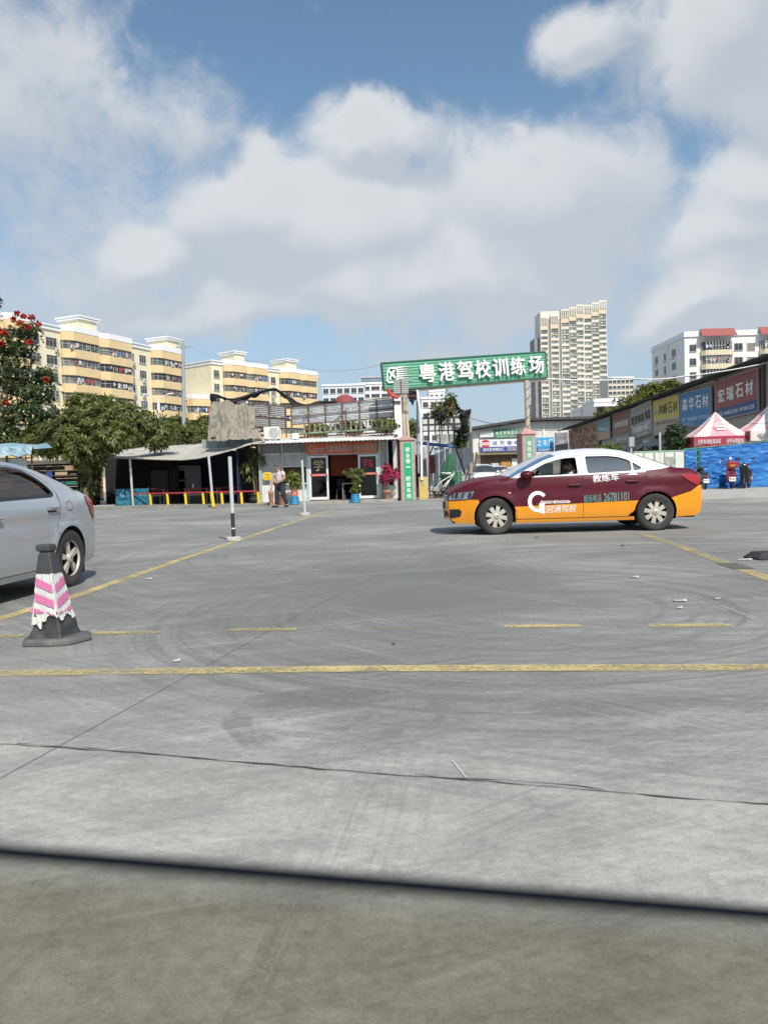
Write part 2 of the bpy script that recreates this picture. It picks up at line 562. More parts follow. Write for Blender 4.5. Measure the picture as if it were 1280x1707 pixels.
# ================================================================== GROUND
def ground_material():
 m = bpy.data.materials.new('stained_concrete')
 m.use_nodes = True
 t = NT(m.node_tree)
 b = m.node_tree.nodes['Principled BSDF']
 p = t.node('ShaderNodeTexCoord').outputs['Object']
 x, y, z = t.xyz(p)
 big = t.noise(p, 0.35, 5, .6, .4)
 mid = t.noise(p, 1.7, 6, .65, .2)
 fine = t.noise(p, 26.0, 6, .75)
 grit = t.noise(p, 170.0, 3, .8)
 # broom strokes and drag marks, nearly across the view
 a = radians(14)
 u = t.m('ADD', t.m('MULTIPLY', x, cos(a)), t.m('MULTIPLY', y, sin(a)))
 w = t.m('SUBTRACT', t.m('MULTIPLY', y, cos(a)), t.m('MULTIPLY', x, sin(a)))
 brush = t.noise(t.cxyz(t.m('MULTIPLY', u, 1.6), t.m('MULTIPLY', w, 22.0)), 1.0, 5, .7)
 brush2 = t.noise(t.cxyz(t.m('MULTIPLY', u, .5), t.m('MULTIPLY', w, 5.0)), 1.0, 5, .65, .3)
 # rubber laid down where learners turn: rings of streaks round a few turning centres
 marks = None
 for (px, py, r0, r1, amt) in [(700, 985, .35, 1.5, .75), (860, 1010, 1.0, 3.4, .85), (420, 960, 1.2, 3.6, .7), (1130, 960, 1.8, 5.6, .7),
         (560, 1190, .1, .62, .8), (960, 900, 5.0, 9.5, .7), (200, 880, 3.0, 9.0, .6), (1010, 1185, .1, .55, .7), (620, 1060, .3, 1.1, .6)]:
  c = G(px, py)
  dx, dy = t.m('SUBTRACT', x, c.x), t.m('SUBTRACT', y, c.y)
  r = t.m('SQRT', t.m('ADD', t.m('MULTIPLY', dx, dx), t.m('MULTIPLY', dy, dy)))
  th = t.m('ARCTAN2', dy, dx)
  st = t.noise(t.cxyz(t.m('MULTIPLY', r, 9.0), t.m('MULTIPLY', th, .9), px * .01), 1.0, 5, .72)
  band = t.m('MULTIPLY', t.ss(r, r0 * .6, r0 * 1.15), t.m('SUBTRACT', 1.0, t.ss(r, r1 * .75, r1 * 1.3)))
  k = t.m('MULTIPLY', t.m('MULTIPLY', band, t.ss(st, .37, .66)), amt)
  marks = k if marks is None else t.m('MAXIMUM', marks, k)
 # rubber haze thickest over the turning area in the middle distance
 far = t.m('MULTIPLY', t.ss(t.m('ADD', y, t.m('MULTIPLY', t.m('SUBTRACT', big, .5), 3.0)), 2.2, 4.6), .86)
 stain = t.m('MULTIPLY', far, t.ss(t.m('ADD', t.m('MULTIPLY', big, .7), t.m('MULTIPLY', mid, .3)), .30, .62))
 lightc = t.mix(t.ss(mid, .32, .68), (.27, .265, .25), (.40, .395, .375))
 col = t.mix(t.m('MULTIPLY', t.ss(brush2, .46, .68), .50), lightc, (.225, .222, .214))
 col = t.mix(t.m('MULTIPLY', t.ss(brush, .45, .72), .34), col, (.46, .455, .435))
 col = t.mix(stain, col, t.mix(t.ss(brush2, .35, .65), (.195, .193, .19), (.150, .149, .149)))
 col = t.mix(t.m('MULTIPLY', marks, .80), col, (.105, .105, .106))
 # solid rubber patches scrubbed down where wheels turn on the spot
 for (px, py, rx, ry, amt) in ((540, 1165, .42, .20, .75), (985, 1183, .40, .17, .6), (640, 975, 2.0, 2.2, .55), (830, 1000, 1.5, .9, .45), (760, 940, .5, 1.6, .55), (1090, 1172, .35, .12, .45)):
  c = G(px, py)
  q = t.v('MULTIPLY', t.v('SUBTRACT', p, (c.x, c.y, 0)), (1 / rx, 1 / ry, 0))
  e = t.m('EXPONENT', t.m('MULTIPLY', t.v('DOT_PRODUCT', q, q), -1.0))
  e = t.m('MULTIPLY', t.ss(t.m('ADD', e, t.m('MULTIPLY', t.m('SUBTRACT', brush, .5), 1.1)), .30, .75), amt)
  col = t.mix(e, col, (.125, .124, .124))
 # bundles of parallel tread lines crossing each other
 for (ang, ofs, amt, tone) in ((38, 3.0, .55, (.13, .13, .13)), (-33, 9.0, .5, (.14, .14, .139)), (82, 15.0, .45, (.14, .14, .138)), (-8, 21.0, .5, (.15, .148, .145)), (25, 27.0, .42, (.46, .455, .44)), (-50, 33.0, .35, (.45, .445, .43))):
  a2 = radians(ang)
  uu = t.m('ADD', t.m('MULTIPLY', x, cos(a2)), t.m('MULTIPLY', y, sin(a2)))
  ww = t.m('SUBTRACT', t.m('MULTIPLY', y, cos(a2)), t.m('MULTIPLY', x, sin(a2)))
  ln = t.noise(t.cxyz(t.m('MULTIPLY', uu, .35), t.m('MULTIPLY', ww, 34.0), ofs), 1.0, 3, .7, .15)
  mk = t.noise(t.cxyz(t.m('MULTIPLY', uu, .45), t.m('MULTIPLY', ww, 1.5), ofs), 1.0, 2, .5)
  col = t.mix(t.m('MULTIPLY', t.m('MULTIPLY', t.ss(ln, .47, .66), t.ss(mk, .52, .68)), amt * .62), col, tone)
 # pale scuffs
 sc = t.noise(t.cxyz(t.m('MULTIPLY', u, 2.2), t.m('MULTIPLY', w, 30.0), 4.0), 1.0, 6, .75, .6)
 col = t.mix(t.m('MULTIPLY', t.ss(sc, .61, .74), .6), col, (.47, .465, .45))
 g = t.m('ADD', t.m('MULTIPLY', fine, .38), t.m('MULTIPLY', grit, .62))
 k = t.lin(g, .34, .66, .58, 1.42)
 cs = t.v('SCALE', col)
 t.put(cs.node.inputs['Scale'], k)
 # oil spots
 vo = t.node('ShaderNodeTexVoronoi')
 t.put(vo.inputs['Vector'], t.v('ADD', p, (3.1, 1.7, 0)))
 vo.inputs['Scale'].default_value = 1.1
 spots = t.m('MULTIPLY', t.m('SUBTRACT', 1.0, t.ss(vo.outputs['Distance'], .03, .075)), t.ss(t.noise(p, .9, 2), .5, .6))
 cs = t.v('MULTIPLY', cs, (1.11, 1.11, 1.075))
 cc = t.mix(t.m('MULTIPLY', spots, .55), cs, (.06, .06, .058))
 t.put(b.inputs['Base Color'], cc)
 rg = t.lin(t.m('ADD', stain, marks), 0.0, 1.2, .88, .62)
 t.put(b.inputs['Roughness'], rg)
 b.inputs['Specular IOR Level'].default_value = .35
 bn = t.node('ShaderNodeBump')
 bn.inputs['Strength'].default_value = .30
 bn.inputs['Distance'].default_value = .008
 t.put(bn.inputs['Height'], t.m('ADD', t.m('MULTIPLY', fine, .6), t.m('ADD', t.m('MULTIPLY', grit, .25), t.m('MULTIPLY', brush, .5))))
 t.l.new(bn.outputs[0], b.inputs['Normal'])
 return m
mb = MB()
mb.add([(-1500, -60, 0), (1500, -60, 0), (1500, 2500, 0), (-1500, 2500, 0)], [(0, 1, 2, 3)])
mb.build('ground', ground_material(), kind='structure')
def paint_mat(name, col, wear):
 m = bpy.data.materials.new(name)
 m.use_nodes = True
 t = NT(m.node_tree)
 b = m.node_tree.nodes['Principled BSDF']
 p = t.node('ShaderNodeTexCoord').outputs['Object']
 n = t.m('ADD', t.m('MULTIPLY', t.noise(p, 2.2, 5, .65), .4), t.m('MULTIPLY', t.noise(p, 34, 7, .8), .6))
 c = t.mix(t.ss(t.noise(p, 3.0, 5, .7), .3, .7), col, tuple(q * .72 + .05 for q in col))
 t.put(b.inputs['Base Color'], c)
 b.inputs['Roughness'].default_value = .8
 t.put(b.inputs['Alpha'], t.lin(t.ss(n, wear - .09, wear + .10), 0, 1, .06, 1.0))
 return m
M_YEL = paint_mat('worn_yellow_paint', (.60, .48, .20), .47)
M_YEL2 = paint_mat('faint_yellow_paint', (.50, .41, .18), .49)
M_YEL3 = paint_mat('ghost_yellow_paint', (.38, .35, .22), .545)
def ribbon(name, pts, width, m, z=.004, label=None, seg=24):
 """flat strip along ground points"""
 pts = [Vector((p[0], p[1], 0)) for p in pts]
 mb = MB()
 P2 = []
 for i in range(len(pts) - 1):
  for k in range(seg):
   P2.append(pts[i].lerp(pts[i + 1], k / seg))
 P2.append(pts[-1])
 vs, fs = [], []
 for i, p in enumerate(P2):
  t_ = (P2[min(i + 1, len(P2) - 1)] - P2[max(i - 1, 0)]).normalized()
  n_ = Vector((-t_.y, t_.x, 0))
  wl = width * (.5 + random.uniform(-.03, .03))
  wr = width * (.5 + random.uniform(-.03, .03))
  vs += [(p.x + n_.x * wl, p.y + n_.y * wl, z), (p.x - n_.x * wr, p.y - n_.y * wr, z)]
 for i in range(len(P2) - 1):
  fs.append((2 * i, 2 * i + 1, 2 * i + 3, 2 * i + 2))
 mb.add(vs, fs)
 return mb.build(name, m, kind='structure')
def GL(*pp):
 return [G(a, b_) for a, b_ in pp]
ribbon('yellow_lane_line', GL((-80, 1060), (0, 1032), (135, 991), (290, 937), (380, 907), (500, 867), (560, 849)), .13, M_YEL)
ribbon('yellow_lane_line', GL((-60, 1124), (0, 1123), (320, 1119), (640, 1115), (960, 1114), (1345, 1113)), .135, M_YEL)
for (a, b_, y, mm) in [(-30, 40, 1061, M_YEL2), (152, 270, 1055, M_YEL2), (378, 495, 1050, M_YEL2), (600, 715, 1047, M_YEL3), (840, 967, 1044, M_YEL), (1080, 1216, 1043, M_YEL)]:
 ribbon('yellow_dash', GL((a, y + .6), (b_, y - .6)), .10, mm)
ribbon('yellow_lane_line', GL((1068, 890), (1130, 910), (1208, 939)), .15, M_YEL2, z=.005)
ribbon('yellow_lane_line', GL((1240, 950), (1300, 972)), .15, M_YEL)
ribbon('dark_patch', GL((1209, 939), (1240, 949)), .22, mat('tar_patch', (.11, .105, .09), .85), z=.004)
ribbon('yellow_lane_line', GL((1180, 921), (1300, 917)), .09, M_YEL3)
ribbon('yellow_lane_line', GL((850, 890), (1300, 884)), .10, M_YEL3, z=.0045)
ribbon('yellow_lane_line', GL((170, 937), (295, 932)), .09, M_YEL3)
ribbon('yellow_lane_line', GL((1000, 862), (1300, 856)), .13, M_YEL3)
M_CRACK = mat('crack_shadow', (.045, .043, .04), .95, var=.3, vscale=30)
def crack(name, pix, wid, jit, m=M_CRACK, z=.003, step=.06):
 pts = GL(*pix)
 rr = random.Random(int(pix[0][1]))
 out = []
 for i in range(len(pts) - 1):
  n = max(2, int((pts[i + 1] - pts[i]).length / step))
  for k in range(n):
   q = pts[i].lerp(pts[i + 1], k / n)
   out.append(q + Vector((rr.uniform(-jit, jit), rr.uniform(-jit, jit), 0)))
 out.append(pts[-1])
 vs, fs = [], []
 for i, p in enumerate(out):
  t_ = (out[min(i + 1, len(out) - 1)] - out[max(i - 1, 0)]).normalized()
  n_ = Vector((-t_.y, t_.x, 0))
  w_ = wid * rr.choice([.3, .5, .6, .9, 1.5]) * .5 if jit > 0.001 else wid * .5
  vs += [(p.x + n_.x * w_, p.y + n_.y * w_, z), (p.x - n_.x * w_, p.y - n_.y * w_, z)]
 for i in range(len(out) - 1):
  fs.append((2 * i, 2 * i + 1, 2 * i + 3, 2 * i + 2))
 mb = MB()
 mb.add(vs, fs)
 return mb.build(name, m, kind='structure')
M_JOINT = mat('joint_filler', (.13, .128, .12), .95, var=.3, vscale=12)
crack('pavement_crack', [(-20, 1239), (90, 1246), (250, 1258), (480, 1278), (640, 1291), (780, 1301), (980, 1317), (1140, 1332), (1300, 1342)], .0085, .005)
crack('pavement_crack', [(30, 1240), (90, 1243), (220, 1254), (300, 1261)], .004, .004)
crack('pavement_crack', [(690, 1290), (740, 1297), (840, 1302), (960, 1311), (1010, 1318)], .004, .006)
crack('pavement_joint', [(-30, 1318), (0, 1299), (330, 1118), (500, 1024), (640, 953), (745, 893)], .0034, .0, M_JOINT)
crack('pavement_joint', [(430, 953), (700, 954), (860, 957)], .007, .0, M_JOINT)
M_SCRATCH = mat('pale_scratch', (.58, .57, .54), .9, var=.2)
ribbon('chalk_scratch', GL((753, 1268), (777, 1298)), .005, M_SCRATCH, seg=6)
ribbon('chalk_scratch', GL((1200, 1009), (1256, 1033)), .007, M_SCRATCH, seg=6)
ribbon('chalk_scratch', GL((1235, 1022), (1260, 1031)), .006, M_SCRATCH, z=.006, seg=6)
# low raised pavement at the far edge of the yard, in front of the shop and of the blue hoarding
M_PAVE = mat('pale_pavement', (.40, .39, .36), .9, var=.12, dirt=.3, bump=.2)
a, b_, = G(1120, 834), G(1330, 826)
mb = MB()
mb.add([(a.x - 6, a.y, 0), (b_.x + 14, a.y, 0), (b_.x + 14, 60, 0), (a.x - 6, 60, 0), (a.x - 6, a.y, .1), (b_.x + 14, a.y, .1), (b_.x + 14, 60, .1), (a.x - 6, 60, .1)],
  [(4, 5, 6, 7), (0, 1, 5, 4), (1, 2, 6, 5), (2, 3, 7, 6), (3, 0, 4, 7)])
mb.build('pavement', M_PAVE, kind='structure')
SHOP_Y = 34.5
M_STEP = mat('step_concrete', (.33, .32, .30), .9, var=.15, dirt=.4, bump=.3)
xl, xr = P(180, 840, SHOP_Y).x, P(662, 836, SHOP_Y).x
mb = MB()
mb.box(P(432, 840, SHOP_Y).x, xr, SHOP_Y - .75, SHOP_Y + 6, 0, .12)
mb.build('shop_step_pavement', M_STEP, kind='structure')
# ================================================================== SALOON CARS
def inpoly(x, z, poly):
 c = False
 n = len(poly)
 j = n - 1
 for i in range(n):
  xi, zi = poly[i]
  xj, zj = poly[j]
  if (zi > z) != (zj > z) and x < (xj - xi) * (z - zi) / (zj - zi) + xi:
   c = not c
  j = i
 return c
def pdist(x, z, poly):
 best = 9
 n = len(poly)
 for i in range(n):
  ax, az = poly[i]
  bx, bz = poly[(i + 1) % n]
  dx, dz = bx - ax, bz - az
  L = dx * dx + dz * dz
  t = 0 if L == 0 else max(0, min(1, ((x - ax) * dx + (z - az) * dz) / L))
  d = (ax + t * dx - x) ** 2 + (az + t * dz - z) ** 2
  best = min(best, d)
 return sqrt(best)
def densify(poly, step=.06, closed=True):
 out = []
 n = len(poly)
 for i in range(n if closed else n - 1):
  a, b = poly[i], poly[(i + 1) % n]
  k = max(1, int(sqrt((a[0] - b[0]) ** 2 + (a[1] - b[1]) ** 2) / step))
  for q in range(k):
   out.append((a[0] + (b[0] - a[0]) * q / k, a[1] + (b[1] - a[1]) * q / k))
 if not closed:
  out.append(poly[-1])
 return out
def chaikin(poly, it=2, closed=True):
 for _ in range(it):
  out = []
  n = len(poly)
  for i in range(n):
   a, b = poly[i], poly[(i + 1) % n]
   out.append((.75 * a[0] + .25 * b[0], .75 * a[1] + .25 * b[1]))
   out.append((.25 * a[0] + .75 * b[0], .25 * a[1] + .75 * b[1]))
  poly = out
 return poly
def rounded(poly, r):
 out = []
 n = len(poly)
 for i in range(n):
  p, a, b = Vector(poly[i]), Vector(poly[i - 1]), Vector(poly[(i + 1) % n])
  da, db = (a - p), (b - p)
  ra, rb = min(r, da.length * .4), min(r, db.length * .4)
  q0, q1 = p + da.normalized() * ra, p + db.normalized() * rb
  for t_ in (0, .5, 1):
   q = q0.lerp(p, t_).lerp(p.lerp(q1, t_), t_)
   out.append((q.x, q.y))
 return out
def cdt_panel(poly, holes=(), step=.07):
 pts, edges = [], []
 for lp in [poly] + list(holes):
  d = densify(lp, step)
  b = len(pts)
  pts += d
  edges += [(b + i, b + (i + 1) % len(d)) for i in range(len(d))]
 xs = [p[0] for p in poly]
 zs = [p[1] for p in poly]
 x = min(xs) + step * .5
 while x < max(xs):
  z = min(zs) + step * .5
  while z < max(zs):
   if inpoly(x, z, poly) and pdist(x, z, poly) > step * .4 and not any(inpoly(x, z, h) or pdist(x, z, h) < step * .4 for h in holes):
    pts.append((x, z))
   z += step
  x += step
 r = mgeo.delaunay_2d_cdt([Vector(p) for p in pts], edges, [], 0, 1e-5)
 vs = [(v.x, v.y) for v in r[0]]
 fs = []
 for f in r[2]:
  cx = sum(vs[i][0] for i in f) / len(f)
  cz = sum(vs[i][1] for i in f) / len(f)
  if inpoly(cx, cz, poly) and not any(inpoly(cx, cz, h) for h in holes):
   a = 0
   for k in range(len(f)):
    p, q = vs[f[k]], vs[f[(k + 1) % len(f)]]
    a += p[0] * q[1] - q[0] * p[1]
   fs.append(tuple(f) if a > 0 else tuple(reversed(f)))
 return vs, fs
PROF_Z = [.10, .22, .32, .45, .62, .74, .79, .90, .955, 1.0, 1.1, 1.2, 1.3, 1.36, 1.45]
PROF_Y = [.80, .842, .862, .873, .875, .863, .869, .853, .836, .806, .745, .68, .612, .565, .50]
def arc(cx, cz, r, a0, a1, n=18):
 return [(cx + r * cos(radians(a0 + (a1 - a0) * i / n)), cz + r * sin(radians(a0 + (a1 - a0) * i / n))) for i in range(n + 1)]
U_PTS = [(3.41, .70), (3.315, .772), (3.1, .862), (2.8, .92), (2.5, .946), (2.36, .957), (2.1, 1.09), (1.8, 1.232), (1.6, 1.298), (1.35, 1.336),
   (1.0, 1.352), (.7, 1.345), (.457, 1.312), (.228, 1.247), (-.04, 1.153), (-.285, 1.06), (-.40, 1.036), (-.66, 1.02), (-.74, .97), (-.79, .86)]
U_BX = [.05, .05, .05, .06, .09, .14, .135, .105, .08, .04, 0, -.02, -.05, -.09, -.12, -.13, -.11, -.09, -.09, -.09]
U_BZ = [.02, .035, .05, .055, .05, .045, .05, .06, .068, .075, .078, .076, .07, .055, .035, .018, .012, .012, .01, 0]
WB = 2.652
def zU(x):
 xs = [p[0] for p in reversed(U_PTS)]
 zs = [p[1] for p in reversed(U_PTS)]
 return float(np.interp(x, xs, zs))
def f_side(x, z):
 zz = z - .028 * (1.3 - x) / 2.0 * 0 - .03 * max(-1, min(1, (.9 - x) / 2.2))      # feature line climbs to the rear
 y = 0
 for d in (-.018, 0, .018):
  y += float(np.interp(zz + d if z < .93 else z + d, PROF_Z, PROF_Y))
 y /= 3
 u = max(0, (x - 1.9) / 1.6)
 p = 1 - .33 * u ** 3.0
 u = max(0, (.6 - x) / 1.4)
 p *= 1 - .16 * u ** 3.5
 y *= p
 if x > 2.36 or x < -.285:
  k = max(0, min(1, (z - (zU(x) - .09)) / .09))
  y -= .075 * k ** 2.2
 for cx in (0, WB):
  d = sqrt((x - cx) ** 2 + (z - .31) ** 2)
  if .33 < d < .47:
   y += .014 * (0.5 + .5 * cos((d - .37) / .10 * pi)) if d > .37 else .014
 return y
ARCH_R = .352
P_SILL = [(2.652 - .335, .20), (.335, .20)]
SPLIT_A = [(2.40, .945), (2.372, .80), (2.345, .55), (2.325, .40)]
D_TOP = [(2.36, .937), (2.10, 1.052), (1.84, 1.183), (1.62, 1.252), (1.35, 1.294), (1.0, 1.31), (.7, 1.302), (.47, 1.266), (.30, 1.205), (.17, 1.115), (.13, 1.03)]
SPLIT_C = [(.13, 1.03), (.155, .90), (.20, .78), (.29, .62)]
def car_paint(name, cols):
 pass
def paint(name, col, metal=0.0, rough=.32, dustk=.22, coat=.45):
 if name in MATS:
  return MATS[name]
 m = bpy.data.materials.new(name)
 MATS[name] = m
 m.use_nodes = True
 t = NT(m.node_tree)
 b = m.node_tree.nodes['Principled BSDF']
 p = t.node('ShaderNodeTexCoord').outputs['Object']
 z = t.xyz(p)[2]
 dust = t.m('MULTIPLY', t.noise(p, 3.5, 6, .7), t.m('SUBTRACT', 1.0, t.ss(z, .15, .55)))
 dust = t.m('ADD', t.m('MULTIPLY', dust, dustk), t.m('MULTIPLY', t.ss(t.noise(p, 9.0, 5, .7), .55, .8), .03))
 c = t.mix(dust, col, (.27, .25, .22))
 t.put(b.inputs['Base Color'], c)
 b.inputs['Metallic'].default_value = metal
 b.inputs['Specular IOR Level'].default_value = .32
 t.put(b.inputs['Roughness'], t.m('ADD', rough, t.m('MULTIPLY', dust, .5)))
 b.inputs['Coat Weight'].default_value = coat
 t.put(b.inputs['Coat Roughness'], t.m('ADD', .04, t.m('MULTIPLY', dust, .5)))
 return m
M_TYRE = mat('tyre_rubber', (.035, .034, .033), .85, var=.25, vscale=6, dirt=.35, dcol=(.12, .11, .10))
M_RIM = mat('wheel_silver', (.52, .49, .43), .45, metal=.2, var=.1, dirt=.25)
M_LAMP_R = mat('red_lamp_lens', (.36, .015, .022), .3, var=.15, coat=.4)
M_LAMP_C = mat('clear_lamp_lens', (.28, .29, .31), .10, metal=.6, var=.45, vscale=11, coat=1.0)
M_SEAT = mat('dark_upholstery', (.035, .034, .036), .85, var=.2)
M_TRIM = mat('black_trim', (.018, .018, .02), .4, var=.1)
M_SHUT = mat('shut_line_shadow', (.03, .025, .025), .9, var=0)
M_GL_CAR = glass_mat('car_glass', (.42, .47, .47), 1.0, .01, 1.75)
M_GL_TINT = glass_mat('tinted_car_glass', (.50, .36, .30), 1.0, .01, 1.6)
M_GL_REFL = glass_mat('filmed_car_glass', (.26, .32, .32), .95, .03, 3.6)
M_PLATE = mat('blue_plate', (.02, .07, .32), .4, var=.05)
def make_wheel(root, x, side, kind, steer=0.0, scale=1.0):
 sgn = 1 if side > 0 else -1
 R, W = .312 * scale, .19
 mb = MB()
 prof = [(.19, -W * .5), (.235, -W * .53), (.275, -W * .54), (.302, -W * .46), (.312, -W * .34), (.313, 0), (.312, W * .34), (.302, W * .46), (.275, W * .54), (.235, W * .53), (.19, W * .5)]
 mb.lathe([(r * scale, h) for r, h in prof], n=36, axis='y')
 for k in range(0):
  pass
 wh = mb.build('wheel', M_TYRE, root)
 wh.location = (x, sgn * .765, R)
 wh.rotation_euler = (0, 0, steer)
 rm = MB()
 fy = sgn * W * .46
 # dark drum behind, lip ring and spokes
 rm.mat(1).lathe([(.001, sgn * .02), (.20, sgn * .02)], n=24, axis='y')
 rm.lathe([(.196, sgn * .01), (.196, fy)], n=28, axis='y')
 rm.mat(0).lathe([(.188, fy - sgn * .02), (.196, fy), (.212, fy + sgn * .008), (.216, fy - sgn * .012)], n=36, axis='y')
 ns = 8 if kind == 'cap' else 5
 for k in range(ns):
  a = 2 * pi * k / ns + .2
  subs = [(0, .062 if kind == 'cap' else .03)] if kind == 'cap' else [(-.13, .032), (.13, .032)]
  for (da, wd) in subs:
   ca, sa = cos(a + da), sin(a + da)
   r0, r1 = (.05, .198) if kind == 'cap' else (.04, .20)
   w0 = wd * .45 if kind == 'cap' else wd * .5
   w1 = wd * .62 if kind == 'cap' else wd * .42
   pa = (cos(a), sin(a))
   vs = []
   for (r, w_, yy) in ((r0, w0, fy - sgn * .004), (r1, w1, fy - sgn * .016)):
    for s_ in (-1, 1):
     if kind == 'cap' or r == r1:
      bx, bz = r * ca, r * sa
     else:
      bx, bz = r * pa[0], r * pa[1]
     vs.append((bx - s_ * w_ * sa, yy, bz + s_ * w_ * ca))
   vs += [(p[0] * 1.0, p[1] - sgn * .03, p[2]) for p in vs]
   ff = [(0, 1, 3, 2), (4, 6, 7, 5), (0, 2, 6, 4), (1, 5, 7, 3), (2, 3, 7, 6), (0, 4, 5, 1)]
   if sgn > 0:
    pass
   rm.add(vs, ff, False)
 rm.lathe([(.001, fy + sgn * .012), (.03, fy + sgn * .011), (.052, fy + sgn * .002), (.056, fy - sgn * .02)], n=18, axis='y')
 rm.mat(1).lathe([(.001, fy + sgn * .013), (.012, fy + sgn * .0125)], n=10, axis='y')
 for k in range(ns):
  a = 2 * pi * (k + .5) / ns + .2
  rm.lathe([(.001, fy + sgn * .006), (.008, fy + sgn * .005)], c=(.036 * cos(a), 0, .036 * sin(a)), n=6, axis='y')
 rr = rm.build('rim', [M_RIM, M_TRIM], wh)
 rr.scale = (scale, 1, scale)
 return wh
_mesh0 = MB.mesh
def _mesh_n(s, name, mats):
 me = _mesh0(s, name, mats)
 if getattr(s, 'vn', None):
  me.normals_split_custom_set_from_vertices([s.vn.get(i, Vector((0, 0, 0))) for i in range(len(s.v))])
 return me
MB.mesh = _mesh_n
def side_panel(mb, poly, holes=(), off=0.0, side=1, smooth=True, step=.07, colf=None):
 vs, fs = cdt_panel(poly, holes, step)
 V = [(x, side * (f_side(x, z) + off), z) for x, z in vs]
 if not hasattr(mb, 'vn'):
  mb.vn = {}
 b0 = len(mb.v)
 e = .012
 for i, (x, z) in enumerate(vs):
  gx = (f_side(x + e, z) - f_side(x - e, z)) / (2 * e)
  gz = (f_side(x, z + e) - f_side(x, z - e)) / (2 * e)
  gx, gz = max(-1.5, min(1.5, gx)), max(-1.5, min(1.5, gz))
  mb.vn[b0 + i] = Vector((-gx, side, -gz)).normalized()
 F_ = [tuple(reversed(f)) if side > 0 else f for f in fs]
 mb.add(V, F_, smooth)
 return mb
def side_strip(mb, line, width, off, side=1, closed=False):
 """thin strip following a line on the body side"""
 d = densify(line, .05, closed)
 n = len(d)
 vs, fs = [], []
 for i, (x, z) in enumerate(d):
  a = d[(i - 1) % n] if closed or i > 0 else d[i]
  b = d[(i + 1) % n] if closed or i < n - 1 else d[i]
  tx, tz = b[0] - a[0], b[1] - a[1]
  L = sqrt(tx * tx + tz * tz) or 1
  nx, nz = -tz / L, tx / L
  for s_ in (-.5, .5):
   xx, zz = x + nx * width * s_, z + nz * width * s_
   vs.append((xx, side * (f_side(xx, zz) + off), zz))
 for i in range(n if closed else n - 1):
  j = (i + 1) % n
  fs.append((2 * i, 2 * i + 1, 2 * j + 1, 2 * j))
 mb.add(vs, fs, True)
def side_text(txt, m, root, cx, cz, w, h, bold=0.0, off=.004, name='lettering', shear=0.0, slope=0.0):
 me0, bb = text_mesh(txt, [m], depth=0.0, bold=bold, shear=shear)
 me = me0.copy()
 me.name = 'lettering'
 for v in me.vertices:
  tx, tz = v.co.x * w / bb[0], v.co.y * h / bb[1]
  X, Z = cx - tx, cz + tz + slope * tx
  v.co = (X, f_side(X, Z) + off + v.co.z, Z)
 me.update()
 o = link(name, me, root)
 o['kind'] = 'stuff'
 return o
